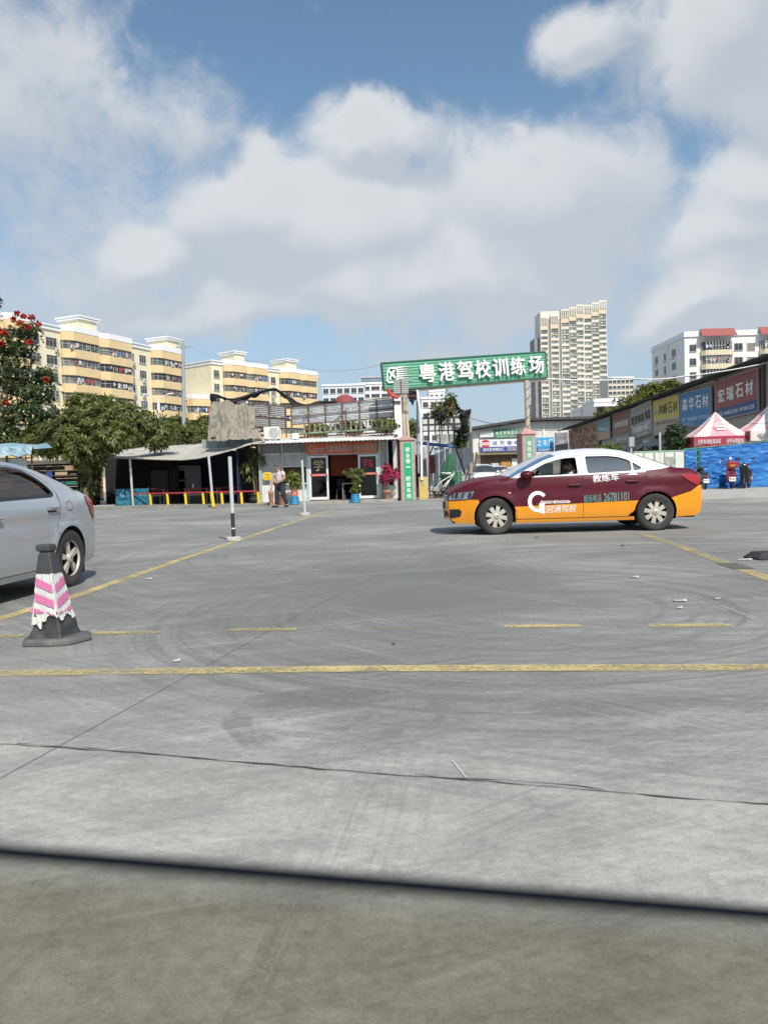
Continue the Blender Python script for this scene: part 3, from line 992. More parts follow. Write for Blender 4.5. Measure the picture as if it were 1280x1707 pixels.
def make_car(root, S):
 """S: dict of colours and options. Local frame: x forward, y left, z up; rear axle at x=0"""
 cl, cu_, cm = S['lower'], S['upper'], S['main']
 RW = rounded(S['rear_window'], .03)
 FW = rounded(S['front_window'], .03)
 QW = rounded(S['quarter_window'], .015) if S.get('quarter_window') else None
 bump_line = S.get('bump_line', [(-.27, .548), (-.61, .643), (-.74, .73), (-.80, .745)])
 split = lambda x: .515 - .025 * (x - .34)
 a_f = arc(WB, .31, ARCH_R, 0, 180, 22)
 fbump = [(3.425, .585), (3.04, .60), (2.965, .60)] + [p for p in arc(WB, .31, ARCH_R, 42, -18, 8)] + [(3.05, .19), (3.3, .20), (3.38, .25), (3.42, .40)]
 fbump[2] = (arc(WB, .31, ARCH_R, 42, 42, 1)[0][0] + .02, .598)
 fender = [(3.41, .70)] + U_PTS[1:6] + SPLIT_A[:] + [(2.652 - .335, .205)] + list(reversed(arc(WB, .31, ARCH_R, 52, 197, 20))) + [(2.965, .60), (3.04, .60), (3.425, .585)]
 fender = [(3.41, .70)] + U_PTS[1:6] + SPLIT_A[:] + [(2.33, .25)] + list(reversed(arc(WB, .31, ARCH_R, 44, 190, 22))) + [(3.04, .60), (3.425, .585)]
 bx = S.get('b_x', 1.185)
 door_f = [(2.40, .945)] + [q for q in D_TOP[1:5] if q[0] > bx + .1] + [(bx, 1.303), (bx + .005, .9), (bx + .01, .40), (bx + .02, .255), (2.318, .255)] + list(reversed(SPLIT_A[1:]))
 door_r = [(bx - .005, 1.303)] + [q for q in D_TOP if q[0] < bx - .05] + SPLIT_C[1:] + list(arc(0, .31, ARCH_R, 50, 8, 8)) + [(.46, .255), (bx + .015, .255), (bx + .005, .40), (bx, .9)]
 sill = [(2.33, .25), (.355, .25), (.345, .19), (2.31, .19)]
 frame = U_PTS[5:16] + [(.02, .985), (.13, 1.03)] + list(reversed(D_TOP[:-1]))
 frame = U_PTS[5:16] + [(-.12, 1.03), (.13, 1.005)] + list(reversed(D_TOP))
 quarter = [(.13, 1.005), (-.12, 1.03), (-.285, 1.06)] + U_PTS[16:] + list(reversed(bump_line)) + list(reversed(arc(0, .31, ARCH_R, 50, 138, 14))) + list(reversed(SPLIT_C[1:]))
 rbump = bump_line + [(-.80, .45), (-.775, .28), (-.70, .235), (-.345, .22)] + list(reversed(arc(0, .31, ARCH_R, 138, 194, 9)))
 def two(name, poly, m, holes=(), off=0.0, step=.07, label=None, parent=None, sides=(1, -1)):
  r = None
  for s in sides:
   mb = MB()
   side_panel(mb, poly, holes, off, s, step=step)
   o = mb.build(name, m, parent or root)
   if label and s == 1:
    o['label'] = label
   r = r or o
  return r
 def reveal(mb, lp, side, d=.03):
  dd = densify(lp, .05)
  n = len(dd)
  vs = []
  for (x, z) in dd:
   y = f_side(x, z)
   vs += [(x, side * (y + .001), z), (x, side * (y - d), z)]
  mb.add(vs, [(2 * i, 2 * ((i + 1) % n), 2 * ((i + 1) % n) + 1, 2 * i + 1) for i in range(n)], False)
 two('fender', fender, cm)
 two('front_bumper_corner', fbump, cl)
 dcol = S.get('door_split')
 for s in (1, -1):
  for nm, poly, win in (('front_door', door_f, [FW]), ('rear_door', door_r, [RW] + ([QW] if QW else []))):
   if dcol:
    zs = lambda x: split(x)
    lo = [p for p in poly]
    xs = [p[0] for p in poly]
    x0, x1 = min(xs) - .1, max(xs) + .1
    # cut polygon in lower, middle and upper colour bands
    def clip(poly, fn, keep_above):
     out = []
     pl = densify(poly, .05)
     n = len(pl)
     for i in range(n):
      a, b = pl[i], pl[(i + 1) % n]
      fa = (a[1] - fn(a[0])) * (1 if keep_above else -1)
      fb = (b[1] - fn(b[0])) * (1 if keep_above else -1)
      if fa >= 0:
       out.append(a)
      if (fa >= 0) != (fb >= 0):
       t_ = fa / (fa - fb)
       out.append((a[0] + (b[0] - a[0]) * t_, a[1] + (b[1] - a[1]) * t_))
     return out
    belt = lambda x: .945 + (.0375) * (2.40 - x) / 2.27
    mb = MB()
    mb.mat(0)
    side_panel(mb, clip(poly, split, False), (), 0, s)
    mb.mat(1)
    mid = clip(clip(poly, split, True), belt, False)
    side_panel(mb, mid, (), 0, s)
    mb.mat(2)
    side_panel(mb, clip(poly, belt, True), win, 0, s)
    mb.mat(3)
    for w_ in win:
     reveal(mb, w_, s)
    d = mb.build(nm, [cl, cm, cu_, M_TRIM], root)
   else:
    mb = MB()
    side_panel(mb, poly, win, 0, s)
    mb.mat(1)
    for w_ in win:
     reveal(mb, w_, s)
     side_strip(mb, w_, .03, .004, s, True)
    d = mb.build(nm, [cm, M_TRIM], root)
   # handle
   hx, hz = (1.335, .80) if nm == 'front_door' else (.385, .835)
   if S.get('handle_at') and nm == 'rear_door':
    hx, hz = S['handle_at']
   y = f_side(hx, hz)
   hb = MB()
   hb.bbox(hx - .10, hx + .10, min(s * (y + .006), s * (y + .034)), max(s * (y + .006), s * (y + .034)), hz - .017, hz + .019, .010)
   hb.mat(1).bbox(hx - .085, hx + .085, min(s * (y - .004), s * (y + .004)), max(s * (y - .004), s * (y + .004)), hz - .042, hz - .012, .004)
   hb.build('handle', [S.get('handle', cm), M_SHUT], d)
   wm = S['glass_r'] if nm == 'rear_door' else S['glass_f']
   if not (s == 1 and nm == 'front_door' and S.get('front_open')):
    gb = MB()
    for w_ in win:
     side_panel(gb, w_, (), -.022, s)
    gb.build('window', wm, d)
 two('sill', sill, cl, off=-.004)
 two('roof_side_frame', frame, cu_)
 two('quarter_panel', quarter, cm)
 two('rear_bumper_corner', rbump, cl)
 # shut lines
 for s in (1, -1):
  mb = MB()
  for ln in (SPLIT_A + [(2.32, .26)], [(bx - .002, 1.303), (bx + .003, .9), (bx + .008, .40), (bx + .018, .255)], SPLIT_C + arc(0, .31, ARCH_R, 50, 50, 1)[:1], [(.46, .255), (2.318, .255)],
     [(3.04, .602), (2.93, .602)], D_TOP):
   side_strip(mb, ln, .006, .0015, s)
  fc = [( -.03 + .075 * cos(a), .875 + .05 * sin(a)) for a in [i * pi / 8 for i in range(16)]]
  if s == 1 or True:
   side_strip(mb, fc, .005, .0015, s, True)
  mb.build('shut_lines', M_SHUT, root)
 # ---- lofted top surfaces
 def loft(i0, i1, m, name, t0=-1, t1=1, off=0.0, n=14, parent=None):
  idx = []
  mb = MB()
  rows = []
  for i in range(i0, i1):
   for k in range(4):
    w_ = k / 4
    rows.append(tuple((1 - w_) * np.array([*U_PTS[i], U_BX[i], U_BZ[i]]) + w_ * np.array([*U_PTS[i + 1], U_BX[i + 1], U_BZ[i + 1]])))
  rows.append((*U_PTS[i1], U_BX[i1], U_BZ[i1]))
  vs = []
  for (x, z, bx, bz) in rows:
   ye = f_side(x, z)
   for k in range(n + 1):
    t_ = t0 + (t1 - t0) * k / n
    q = 1 - abs(t_) ** 2.2
    vs.append((x + bx * q, t_ * ye, z + bz * q + off))
  fs = [(r * (n + 1) + k, r * (n + 1) + k + 1, (r + 1) * (n + 1) + k + 1, (r + 1) * (n + 1) + k) for r in range(len(rows) - 1) for k in range(n)]
  fs = [tuple(reversed(f)) for f in fs]
  mb.add(vs, fs, True)
  return mb.build(name, m, parent or root)
 loft(0, 5, cm, 'bonnet')
 loft(5, 8, S.get('glass_w', M_GL_CAR), 'windscreen')
 loft(8, 13, cu_, 'roof')
 loft(13, 15, S.get('glass_b', M_GL_CAR), 'rear_screen')
 loft(15, len(U_PTS) - 1, cm, 'boot_lid')
 # ---- nose and tail
 def cap(line, bxs, m, name, sgn=1, n=12, off=0.0, zc=None, parent=None):
  mb = MB()
  vs = []
  for (x, z), bx in zip(line, bxs):
   ye = f_side(x, z)
   for k in range(n + 1):
    t_ = -1 + 2 * k / n
    vs.append((x + bx * (1 - abs(t_) ** 2.2) + off * sgn, t_ * ye, z))
  fs = [(r * (n + 1) + k, (r + 1) * (n + 1) + k, (r + 1) * (n + 1) + k + 1, r * (n + 1) + k + 1) for r in range(len(line) - 1) for k in range(n)]
  if sgn > 0:
   fs = [tuple(reversed(f)) for f in fs]
  mb.add(vs, fs, True)
  return mb.build(name, m, parent or root)
 nose = [(3.41, .70), (3.42, .64), (3.425, .585)]
 cap(nose, [.05, .05, .05], M_TRIM, 'grille')
 nose2 = [(3.425, .585), (3.428, .5), (3.42, .40), (3.4, .30), (3.38, .25), (3.3, .20)]
 fb = cap(nose2, [.05, .055, .055, .045, .04, .02], cl, 'front_bumper')
 mb = MB()
 for z in (.61, .645, .68):
  for k in range(12):
   t0, t1 = -1 + k / 6, -1 + (k + 1) / 6
   x0, x1 = 3.422 + .05 * (1 - abs(t0) ** 2.2), 3.422 + .05 * (1 - abs(t1) ** 2.2)
   ye = f_side(3.42, z)
   mb.add([(x0 + .012, t0 * ye, z - .008), (x1 + .012, t1 * ye, z - .008), (x1 + .012, t1 * ye, z + .008), (x0 + .012, t0 * ye, z + .008)], [(0, 1, 2, 3)])
 mb.build('grille_bar', M_CHROME, root)
 mb = MB()
 mb.box(3.465, 3.48, -.40, .40, .27, .40)
 mb.build('lower_intake', M_TRIM, root)
 mb = MB()
 mb.box(3.485, 3.50, -.22, .22, .43, .56)
 mb.build('number_plate', M_PLATE, root)
 # fog pocket and head lamp wrap onto the side
 two('fog_lamp_pocket', [(3.415, .44), (3.25, .445), (3.21, .40), (3.235, .315), (3.405, .285)], M_TRIM, off=.006, step=.04)
 for s in (1, -1):
  mb = MB()
  HL = [(3.412, .672), (3.35, .715), (3.2, .735), (2.985, .752), (3.045, .625), (3.12, .605), (3.418, .592)]
  side_panel(mb, HL, (), .006, s, step=.03)
  h = mb.build('headlight', M_LAMP_C, root)
  mb = MB()
  for (x0, x1) in ((3.06, 3.11), (3.18, 3.215), (3.28, 3.33), (3.35, 3.38)):
   side_panel(mb, [(x0, .635), (x0 - .02, .715), (x1 - .03, .72), (x1, .63)], (), .009, s, step=.03)
  side_strip(mb, HL, .012, .008, s, True)
  mb.build('lamp_insert', M_TRIM, h)
  mb = MB()
  side_panel(mb, [(2.44, .70), (2.40, .715), (2.385, .70), (2.40, .685)], (), .006, s, step=.02)
  mb.build('side_repeater', mat('amber_lens', (.6, .5, .4), .2, var=.05), root)
  mb = MB()
  side_panel(mb, S['tail_lamp'], (), .010, s, step=.03)
  tl = mb.build('tail_lamp', M_LAMP_R, root)
 tail = [(-.79, .86), (-.80, .80), (-.80, .745)]
 cap(tail, [-.09, -.095, -.10], cm, 'boot_panel', -1)
 tail2 = [(-.80, .745), (-.80, .60), (-.80, .45), (-.775, .28), (-.70, .235)]
 cap(tail2, [-.10, -.11, -.11, -.08, -.04], cl, 'rear_bumper', -1)
 for s in (1, -1):
  mb = MB()
  ye = f_side(-.79, .84)
  mb.add([(-.795 - .09 * (1 - (1 - .0) ** 2) - .006, s * ye, .76), (-.835 - .006, s * ye * .72, .76), (-.838 - .006, s * ye * .70, .86), (-.80, s * ye, .86)], [(0, 1, 2, 3) if s < 0 else (3, 2, 1, 0)])
  mb.build('tail_lamp', M_LAMP_R, root)
 mb = MB()
 mb.box(-.925, -.91, -.22, .22, .66, .78)
 mb.build('number_plate', M_PLATE, root)
 # ---- wheels and wells, floor
 for x, st in ((0, 0), (WB, S.get('steer', 0))):
  for s in (1, -1):
   make_wheel(root, x, s, S['rim'], st)
 mb = MB()
 for cx in (0, WB):
  for s in (1, -1):
   rr = ARCH_R + .004
   vs, fs = [], []
   pr = arc(cx, .31, rr, -20, 200, 24)
   for (x, z) in pr:
    vs += [(x, s * (f_side(x, z) - .004), z), (x, s * .45, z)]
   for i in range(len(pr) - 1):
    fs.append((2 * i, 2 * i + 1, 2 * i + 3, 2 * i + 2))
   vs += [(x, s * .45, z) for x, z in pr]
   n0 = 2 * len(pr)
   fs.append(tuple(n0 + i for i in range(len(pr))))
   mb.add(vs, fs, False)
 mb.box(-.72, 3.36, -.62, .62, .20, .30)
 mb.box(.42, 2.24, -.80, .80, .185, .30)
 mb.build('underbody', mat('underbody_black', (.015, .015, .015), .9, var=0), root)
 # ---- cabin
 mb = MB()
 mb.box(.0, 2.30, -.78, .78, .30, .34)
 mb.box(-.28, .20, -.70, .70, .60, .92)
 mb.box(2.02, 2.36, -.72, .72, .62, .92)
 mb.bbox(.28, .82, -.66, .66, .34, .58, .04)
 mb.build('cabin_lining', M_SEAT, root)
 for s in (1, -1):
  mb = MB()
  mb.bbox(1.05, 1.58, s * .36 - .24, s * .36 + .24, .42, .60, .05)
  R = Matrix.Translation((1.10, s * .36, .56)) @ Matrix.Rotation(radians(-16), 4, 'Y')
  mb.T = R
  mb.bbox(-.07, .07, -.23, .23, 0, .56, .05)
  mb.bbox(-.06, .05, -.13, .13, .60, .78, .04)
  mb.tube([(0, -.06, .5), (0, -.06, .64)], .008, 6)
  mb.tube([(0, .06, .5), (0, .06, .64)], .008, 6)
  mb.build('front_seat', M_SEAT, root)
 mb = MB()
 mb.T = Matrix.Translation((.28, 0, .55)) @ Matrix.Rotation(radians(-20), 4, 'Y')
 mb.bbox(-.08, .08, -.66, .66, 0, .52, .05)
 for yy in (-.4, .4):
  mb.bbox(-.05, .05, yy - .12, yy + .12, .54, .66, .03)
 mb.build('rear_seat', M_SEAT, root)
 mb = MB()
 R = Matrix.Translation((1.93, .36, .90)) @ Matrix.Rotation(radians(62), 4, 'Y')
 mb.T = R
 ring = [(.18 * cos(2 * pi * k / 20), .18 * sin(2 * pi * k / 20), 0) for k in range(21)]
 mb.tube(ring, .014, 6, caps=False)
 mb.box(-.17, .17, -.02, .02, -.01, .01)
 mb.box(-.02, .02, -.17, .0, -.01, .01)
 mb.build('steering_wheel', M_TRIM, root)
 for s in (1, -1):
  mb = MB()
  y0 = f_side(2.12, .97)
  mb.smooth = True
  mb.sphere((2.13, s * (y0 + .115), .995), .115, .12, .07, 16, 8)
  mb.mat(1).box(2.05, 2.12, min(s * (y0 - .02), s * (y0 + .06)), max(s * (y0 - .02), s * (y0 + .06)), .93, .965)
  mb.mat(2).add([(2.022, s * (y0 + .03), .95), (2.022, s * (y0 + .21), .95), (2.022, s * (y0 + .21), 1.05), (2.022, s * (y0 + .03), 1.05)], [(0, 1, 2, 3) if s < 0 else (3, 2, 1, 0)])
  mb.build('door_mirror', [S.get('mirror', cm), M_TRIM, M_CHROME], root)
TAIL = [(-.426, .917), (-.60, .935), (-.745, .915), (-.785, .84), (-.77, .76), (-.715, .748), (-.605, .80)]
FWIN = [(2.235, .965), (2.00, 1.072), (1.80, 1.172), (1.62, 1.228), (1.45, 1.258), (1.265, 1.268), (1.26, .985)]
RWIN = [(1.10, .99), (1.105, 1.278), (.72, 1.274), (.56, 1.252), (.43, 1.21), (.365, 1.178), (.365, 1.012)]
QWIN = [(.335, 1.015), (.335, 1.158), (.25, 1.10), (.195, 1.055), (.245, 1.022)]
# ---------------- maroon, white and orange training car
MAROON = paint('maroon_paint', (.085, .0025, .013), rough=.5, coat=.10)
ORANGE = paint('orange_paint', (.80, .30, .006))
CARWHITE = paint('car_white_paint', (.72, .73, .75))
SILVER = paint('silver_blue_paint', (.47, .50, .53), .45, .28, coat=.8)
gf = G(826, 891.2)
gr = G(1091, 884.2)
ax = Vector((gr.x - gf.x, gr.y - gf.y, 0))
wbw = ax.length
sc = wbw / WB
t_car = thing('training_car', 'maroon, white and orange learner saloon crossing the yard, driver window down', 'car')
ang = atan2(ax.y, ax.x)
yaw = ang + pi
fx = Vector((cos(yaw), sin(yaw), 0))
lf = Vector((-sin(yaw), cos(yaw), 0))
org = Vector((gr.x, gr.y, 0)) - lf * (.80 * sc)
t_car.matrix_world = Matrix.Translation(org) @ Matrix.Rotation(yaw, 4, 'Z') @ Matrix.Scale(sc, 4)
make_car(t_car, dict(lower=ORANGE, main=MAROON, upper=CARWHITE, front_window=FWIN, rear_window=RWIN, quarter_window=QWIN, glass_r=M_GL_REFL, glass_f=M_GL_CAR,
      glass_w=glass_mat('windscreen_glass', (.25, .30, .30), 1.0, .015, 2.2), front_open=True, door_split=True, rim='cap', steer=radians(13), tail_lamp=TAIL))
zx = lambda v: (990 - v) / 262.8
zz = lambda u, v: (438 + (990 - u) * .02726 - v) / 262.8
M_TEAL = mat('teal_lettering', (.10, .30, .25), .5, var=.1)
def ct(txt, m, u0, u1, v0, v1, bold=0, shear=0, slope=0.0, off=.004):
 uc, vc = (u0 + u1) / 2, (v0 + v1) / 2
 return side_text(txt, m, t_car, zx(uc), zz(uc, vc), (u1 - u0) / 262.8, (v1 - v0) / 262.8, bold, shear=shear, slope=slope, off=off)
ct('教练车', M_LWHITE, 720, 834, 189, 222, .012, slope=.06)
ct('投诉电话', M_TEAL, 678, 755, 279, 313, .012, slope=.03)
ct('26781101', M_TEAL, 765, 874, 270, 308, .018, slope=.03)
ct('冠通驾校', M_LWHITE, 512, 646, 325, 358, .012, .15, slope=.02)
# G emblem with its tail, and the small words across it
mb = MB()
R_ = .178
cxm, czm = zx(478), zz(478, 310)
pts_o, pts_i = [], []
for k in range(29):
 a = radians(38 + (322 - 38) * k / 28)
 pts_o.append((-R_ * .93 * cos(a), R_ * sin(a)))
 pts_i.append((-R_ * .60 * cos(a) - 0.006, R_ * .66 * sin(a)))
vs = [(cxm + p[0], cxm, czm + p[1]) for p in pts_o] + [(cxm + p[0], 0, czm + p[1]) for p in pts_i]
vs = [(x, f_side(x, z) + .004, z) for x, _, z in vs]
n = len(pts_o)
mb.add(vs, [(i, i + 1, n + i + 1, n + i) for i in range(n - 1)])
for poly in ([(-.02, -.035), (-.52, -.035), (-.545, -.01), (-.50, .012), (-.06, .012)], [(-.02, -.03), (-.115, -.03), (-.115, -.215), (-.02, -.185)]):
 vs = []
 for (a, b_) in poly:
  X, Z = cxm + a * (1 if a > -.2 else 1), czm + b_
  vs.append((X, f_side(X, Z) + .004, Z))
 mb.add(vs, [tuple(range(len(vs)))])
mb.build('emblem', M_LWHITE, t_car)
ct('Driving School', mat('maroon_lettering', (.25, .03, .06), .5), 486, 612, 300, 320, .012, .2, off=.0065)
# ---------------- silver-blue saloon at the left edge, seen from its tail end
ANG_S = radians(6.5)
wc = G(113, 978)
t_sil = thing('silver_saloon', 'silver-blue saloon with dark tinted windows, at the left edge behind the cone', 'car')
scs = .97
yaw = -pi / 2 - ANG_S
lf = Vector((-sin(yaw), cos(yaw), 0))
org = wc - lf * (.80 * scs)
t_sil.matrix_world = Matrix.Translation(org) @ Matrix.Rotation(yaw, 4, 'Z') @ Matrix.Scale(scs, 4)
RWIN_S = [(1.33, .975), (1.335, 1.283), (.72, 1.278), (.50, 1.245), (.36, 1.18), (.255, 1.10), (.20, 1.02), (.25, .995)]
make_car(t_sil, dict(lower=SILVER, main=SILVER, upper=SILVER, front_window=FWIN[:5] + [(1.50, 1.25), (1.50, .985)], rear_window=RWIN_S, quarter_window=None, b_x=1.42, glass_r=M_GL_TINT, glass_f=M_GL_TINT,
      glass_w=M_GL_CAR, glass_b=M_GL_TINT, rim='alloy', handle=M_CHROME, handle_at=(.34, .86), tail_lamp=[(-.50, .915), (-.58, .985), (-.74, .965), (-.79, .87), (-.785, .71), (-.70, .70), (-.60, .79)],
      bump_line=[(-.30, .52), (-.55, .545), (-.72, .56), (-.80, .57)]))
mb = MB()
mb.bbox(-.40, -.37, .60, .80, .12, .34, .006)
mb.build('mud_flap', M_BLACK, t_sil)
# ================================================================== BUILDINGS
def prismz(mb, poly, z0, z1):
 n = len(poly)
 ar = sum(poly[i][0] * poly[(i + 1) % n][1] - poly[(i + 1) % n][0] * poly[i][1] for i in range(n))
 if ar < 0:
  poly = list(reversed(poly))
 vs = [(x, y, z0) for x, y in poly] + [(x, y, z1) for x, y in poly]
 fs = [tuple(reversed(range(n))), tuple(range(n, 2 * n))] + [(i, (i + 1) % n, n + (i + 1) % n, n + i) for i in range(n)]
 return mb.add(vs, fs, False)
M_YWALL = mat('cream_yellow_render', (.80, .73, .53), .85, var=.06, vscale=.3, dirt=.5, dcol=(.40, .34, .22), streak=True)
M_YBAND = mat('ochre_balcony_render', (.73, .555, .31), .8, var=.06, vscale=.4, dirt=.4, dcol=(.42, .30, .15), streak=True)
M_WBAND = mat('white_cornice', (.80, .81, .82), .8, var=.04, dirt=.15, dcol=(.5, .5, .48), streak=True)
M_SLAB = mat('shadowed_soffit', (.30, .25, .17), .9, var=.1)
M_WFRAME = mat('aluminium_frame', (.55, .55, .53), .5, var=.1, dirt=.2)
M_ROOMDARK = mat('dark_room_glass', (.045, .05, .055), .18, var=.5, vscale=.8, spec=.6)
M_ROOMMID = mat('curtained_glass', (.20, .20, .19), .3, var=.45, vscale=1.2, spec=.5)
M_GRILLE = mat('window_grille', (.10, .095, .09), .7, var=.3)
LAUNDRY = [mat('laundry_%s' % n, c, .9, var=.15) for n, c in (('white', (.62, .62, .6)), ('blue', (.10, .18, .38)), ('red', (.35, .07, .07)), ('grey', (.2, .2, .2)), ('pink', (.55, .32, .33)))]
_AC = {}
def ac_mesh(s=1.0):
 if s not in _AC:
  mb = MB()
  mb.mat(0).bbox(-.42 * s, .42 * s, -.15 * s, .15 * s, -.29 * s, .29 * s, .02 * s)
  mb.mat(1).lathe([(.001, -.157 * s), (.20 * s, -.157 * s)], c=(-.10 * s, 0, 0), n=16, axis='y')
  mb.mat(0).lathe([(.20 * s, -.16 * s), (.225 * s, -.16 * s), (.23 * s, -.15 * s)], c=(-.10 * s, 0, 0), n=16, axis='y')
  for k in range(4):
   mb.mat(0).cbox(Vector((-.10 * s, -.165 * s, 0)), .44 * s, .008, .008, Matrix.Rotation(k * pi / 4, 3, 'Y'))
  _AC[s] = mb.mesh('air_conditioner', [mat('ac_casing', (.66, .65, .61), .6, var=.06, dirt=.3), M_DARK])
 return _AC[s]
_WM = {}
def window_mesh(w, h, nv=2, nh=1, fw=.06, d=.10, frame=None, room=None, sill=True, grille=False):
 key = (round(w, 2), round(h, 2), nv, nh, fw, d, frame.name if frame else 0, room.name if room else 0, sill, grille)
 if key in _WM:
  return _WM[key]
 mb = MB()
 mb.mat(0)
 mb.box(0, w, -d, 0, 0, fw).box(0, w, -d, 0, h - fw, h).box(0, fw, -d, 0, fw, h - fw).box(w - fw, w, -d, 0, fw, h - fw)
 for i in range(1, nv):
  x = w * i / nv
  mb.box(x - fw * .4, x + fw * .4, -d * .8, 0, fw, h - fw)
 for i in range(1, nh):
  z = h * i / nh if nh > 2 else h * .68
  mb.box(fw, w - fw, -d * .75, 0, z - fw * .35, z + fw * .35)
 if sill:
  mb.box(-.08, w + .08, -d - .10, 0, -.09, -.002)
 if grille:
  mb.mat(1)
  n = max(4, int(w / .28))
  for i in range(n + 1):
   x = w * i / n
   mb.box(x - .012, x + .012, -d - .22, -d - .20, -.02, h * .9)
  for k in range(3):
   mb.box(0, w, -d - .225, -d - .205, h * .42 * k, h * .42 * k + .03)
 me = mb.mesh('window', [frame or M_WFRAME, M_GRILLE])
 pb = MB()
 pb.box(fw, w - fw, -.03, -.002, fw, h - fw)
 pm = pb.mesh('pane', [room or M_ROOMDARK])
 _WM[key] = (me, pm)
 return me, pm
def window(root, x, y, z, w, h, M=None, **kw):
 me, pm = window_mesh(w, h, **kw)
 o = link('window', me, root)
 L = Matrix.Translation((x, y, z))
 o.matrix_local = M @ L if M is not None else L
 p = link('pane', pm, o)
 return o
def px_to_s(A, d, px):
 k = (px - CX) / F
 # roll correction is small at the horizon line, ignored
 return (k * A[1] - A[0]) / (d[0] - k * d[1])
def apartment(A, d, s0, s1, ztop, bays, wins, caps, label, back=12.0, floors=8, name='apartment_block', rng=None, wall_end_windows=()):
 rng = rng or random.Random(3)
 M = Matrix.Translation((A[0] + d[0] * s0, A[1] + d[1] * s0, 0)) @ Matrix.Rotation(atan2(d[1], d[0]), 4, 'Z')
 root = thing(name, label, 'building', M=M)
 L = s1 - s0
 mb = MB()
 mb.box(0, L, 0, back, 0, ztop - .9)
 mb.build('wall', M_YWALL, root)
 mb = MB()
 mb.box(-.15, L + .15, -.25, back + .25, ztop - .9, ztop - .55)
 mb.box(-.3, L + .3, -.4, back + .4, ztop - .25, ztop)
 mb.box(-.05, L + .05, -.15, back + .15, ztop - .55, ztop - .25)
 mb.build('roof_cornice', M_WBAND, root)
 FH = 3.0
 for (a, b, cham) in bays:
  x0, x1 = a - s0, b - s0
  def foot(g):
   return [(x0 + cham + g * .4, -1.7 + g), (x1 - .0 - g * .3, -1.7 + g), (x1 - g * .3, .05), (x0 + g * .4, .05), (x0 + g * .4, -.6 + g * .5)]
  mb = MB()
  prismz(mb, foot(-.06), ztop - .75, ztop + .25)
  mb.build('bay_cornice', M_WBAND, root)
  mb = MB()
  prismz(mb, foot(0), ztop - 2.3, ztop - .752)
  mb.build('balcony', M_YBAND, root)
  for k in range(floors):
   zp = ztop - 5.3 - FH * k
   if zp < 4:
    break
   mb = MB()
   mb.mat(0)
   prismz(mb, foot(0), zp, zp + 1.5)
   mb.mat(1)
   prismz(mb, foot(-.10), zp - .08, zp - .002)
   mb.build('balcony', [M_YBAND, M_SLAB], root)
   # enclosed glazing above the parapet
   gb = MB()
   fp = foot(.22)
   gb.mat(1)
   prismz(gb, foot(.30), zp + 1.502, zp + 2.998)
   gb.mat(0)
   e = [fp[4], fp[0], fp[1]]
   for (p, q) in ((e[0], e[1]), (e[1], e[2])):
    n = max(2, int(sqrt((p[0] - q[0]) ** 2 + (p[1] - q[1]) ** 2) / .95))
    for i in range(n + 1):
     x, y = p[0] + (q[0] - p[0]) * i / n, p[1] + (q[1] - p[1]) * i / n
     gb.box(x - .045, x + .045, y - .05, y + .05, zp + 1.502, zp + 2.998)
    dx, dy = q[0] - p[0], q[1] - p[1]
    R = Matrix.Translation((p[0], p[1], 0)) @ Matrix.Rotation(atan2(dy, dx), 4, 'Z')
    ll = sqrt(dx * dx + dy * dy)
    gb.box(0, ll, -.05, .05, zp + 2.35, zp + 2.42, R)
    gb.box(0, ll, -.06, .06, zp + 1.503, zp + 1.58, R)
   g = gb.build('balcony_glazing', [mat('pale_frame', (.42, .41, .38), .5, var=.2), rng.choice([M_ROOMDARK, M_ROOMDARK, M_ROOMMID, mat('greenish_glass', (.10, .13, .12), .25, var=.5, vscale=.9), mat('brown_curtain_glass', (.15, .11, .08), .35, var=.5, vscale=1.1)])], root)
   # laundry, grilles and boxes hung outside
   lb = MB()
   W = x1 - x0
   for i in range(rng.randint(3, 9)):
    lb.mat(rng.choice([0, 0, 1, 2, 3, 3, 4]))
    xx = x0 + 1.2 + rng.random() * (W - 2.0)
    ww, hh = rng.uniform(.3, .7), rng.uniform(.4, .95)
    lb.box(xx, xx + ww, -1.60 - .16, -1.60 - .12, zp + 2.6 - hh, zp + 2.6)
   lb.build('laundry', LAUNDRY, root, kind='stuff')
   if rng.random() < .6:
    o = link('air_conditioner', ac_mesh(1.0), root)
    o.location = (x0 + rng.uniform(.6, W - .6), -1.70, zp + 1.85)
  # dark stair slot at the right of the bay
  mb = MB()
 for (a, b, gr) in wins:
  x0, x1 = a - s0, b - s0
  for k in range(floors):
   z = ztop - 3.75 - FH * k
   if z < 4:
    break
   window(root, x0, -.004, z, x1 - x0, 1.6, nv=3 if x1 - x0 > 1.8 else 2, nh=2, room=rng.choice([M_ROOMDARK, M_ROOMDARK, M_ROOMMID, mat('greenish_glass', (.10, .13, .12), .25)]), grille=gr and rng.random() < .6)
   if rng.random() < .65:
    o = link('air_conditioner', ac_mesh(1.0), root)
    o.location = (x0 + rng.uniform(.2, x1 - x0), -.35, z - .45)
 for (a, b) in caps:
  x0, x1 = a - s0, b - s0
  mb = MB()
  mb.box(x0, x1, .2, 5.0, ztop + .001, ztop + 2.2)
  mb.build('roof_stair_house', M_YWALL, root)
  mb = MB()
  mb.box(x0 - .35, x1 + .35, -.15, 5.35, ztop + 2.2, ztop + 2.45)
  mb.box(x0 - .5, x1 + .5, -.3, 5.5, ztop + 2.6, ztop + 2.85)
  mb.box(x0 - .3, x1 + .3, -.1, 5.3, ztop + 2.45, ztop + 2.6)
  mb.build('stair_house_cornice', M_WBAND, root)
 return root
A1, d1 = (-58.0, 128.0), (.397, .918)
S1 = lambda px: px_to_s(A1, d1, px)
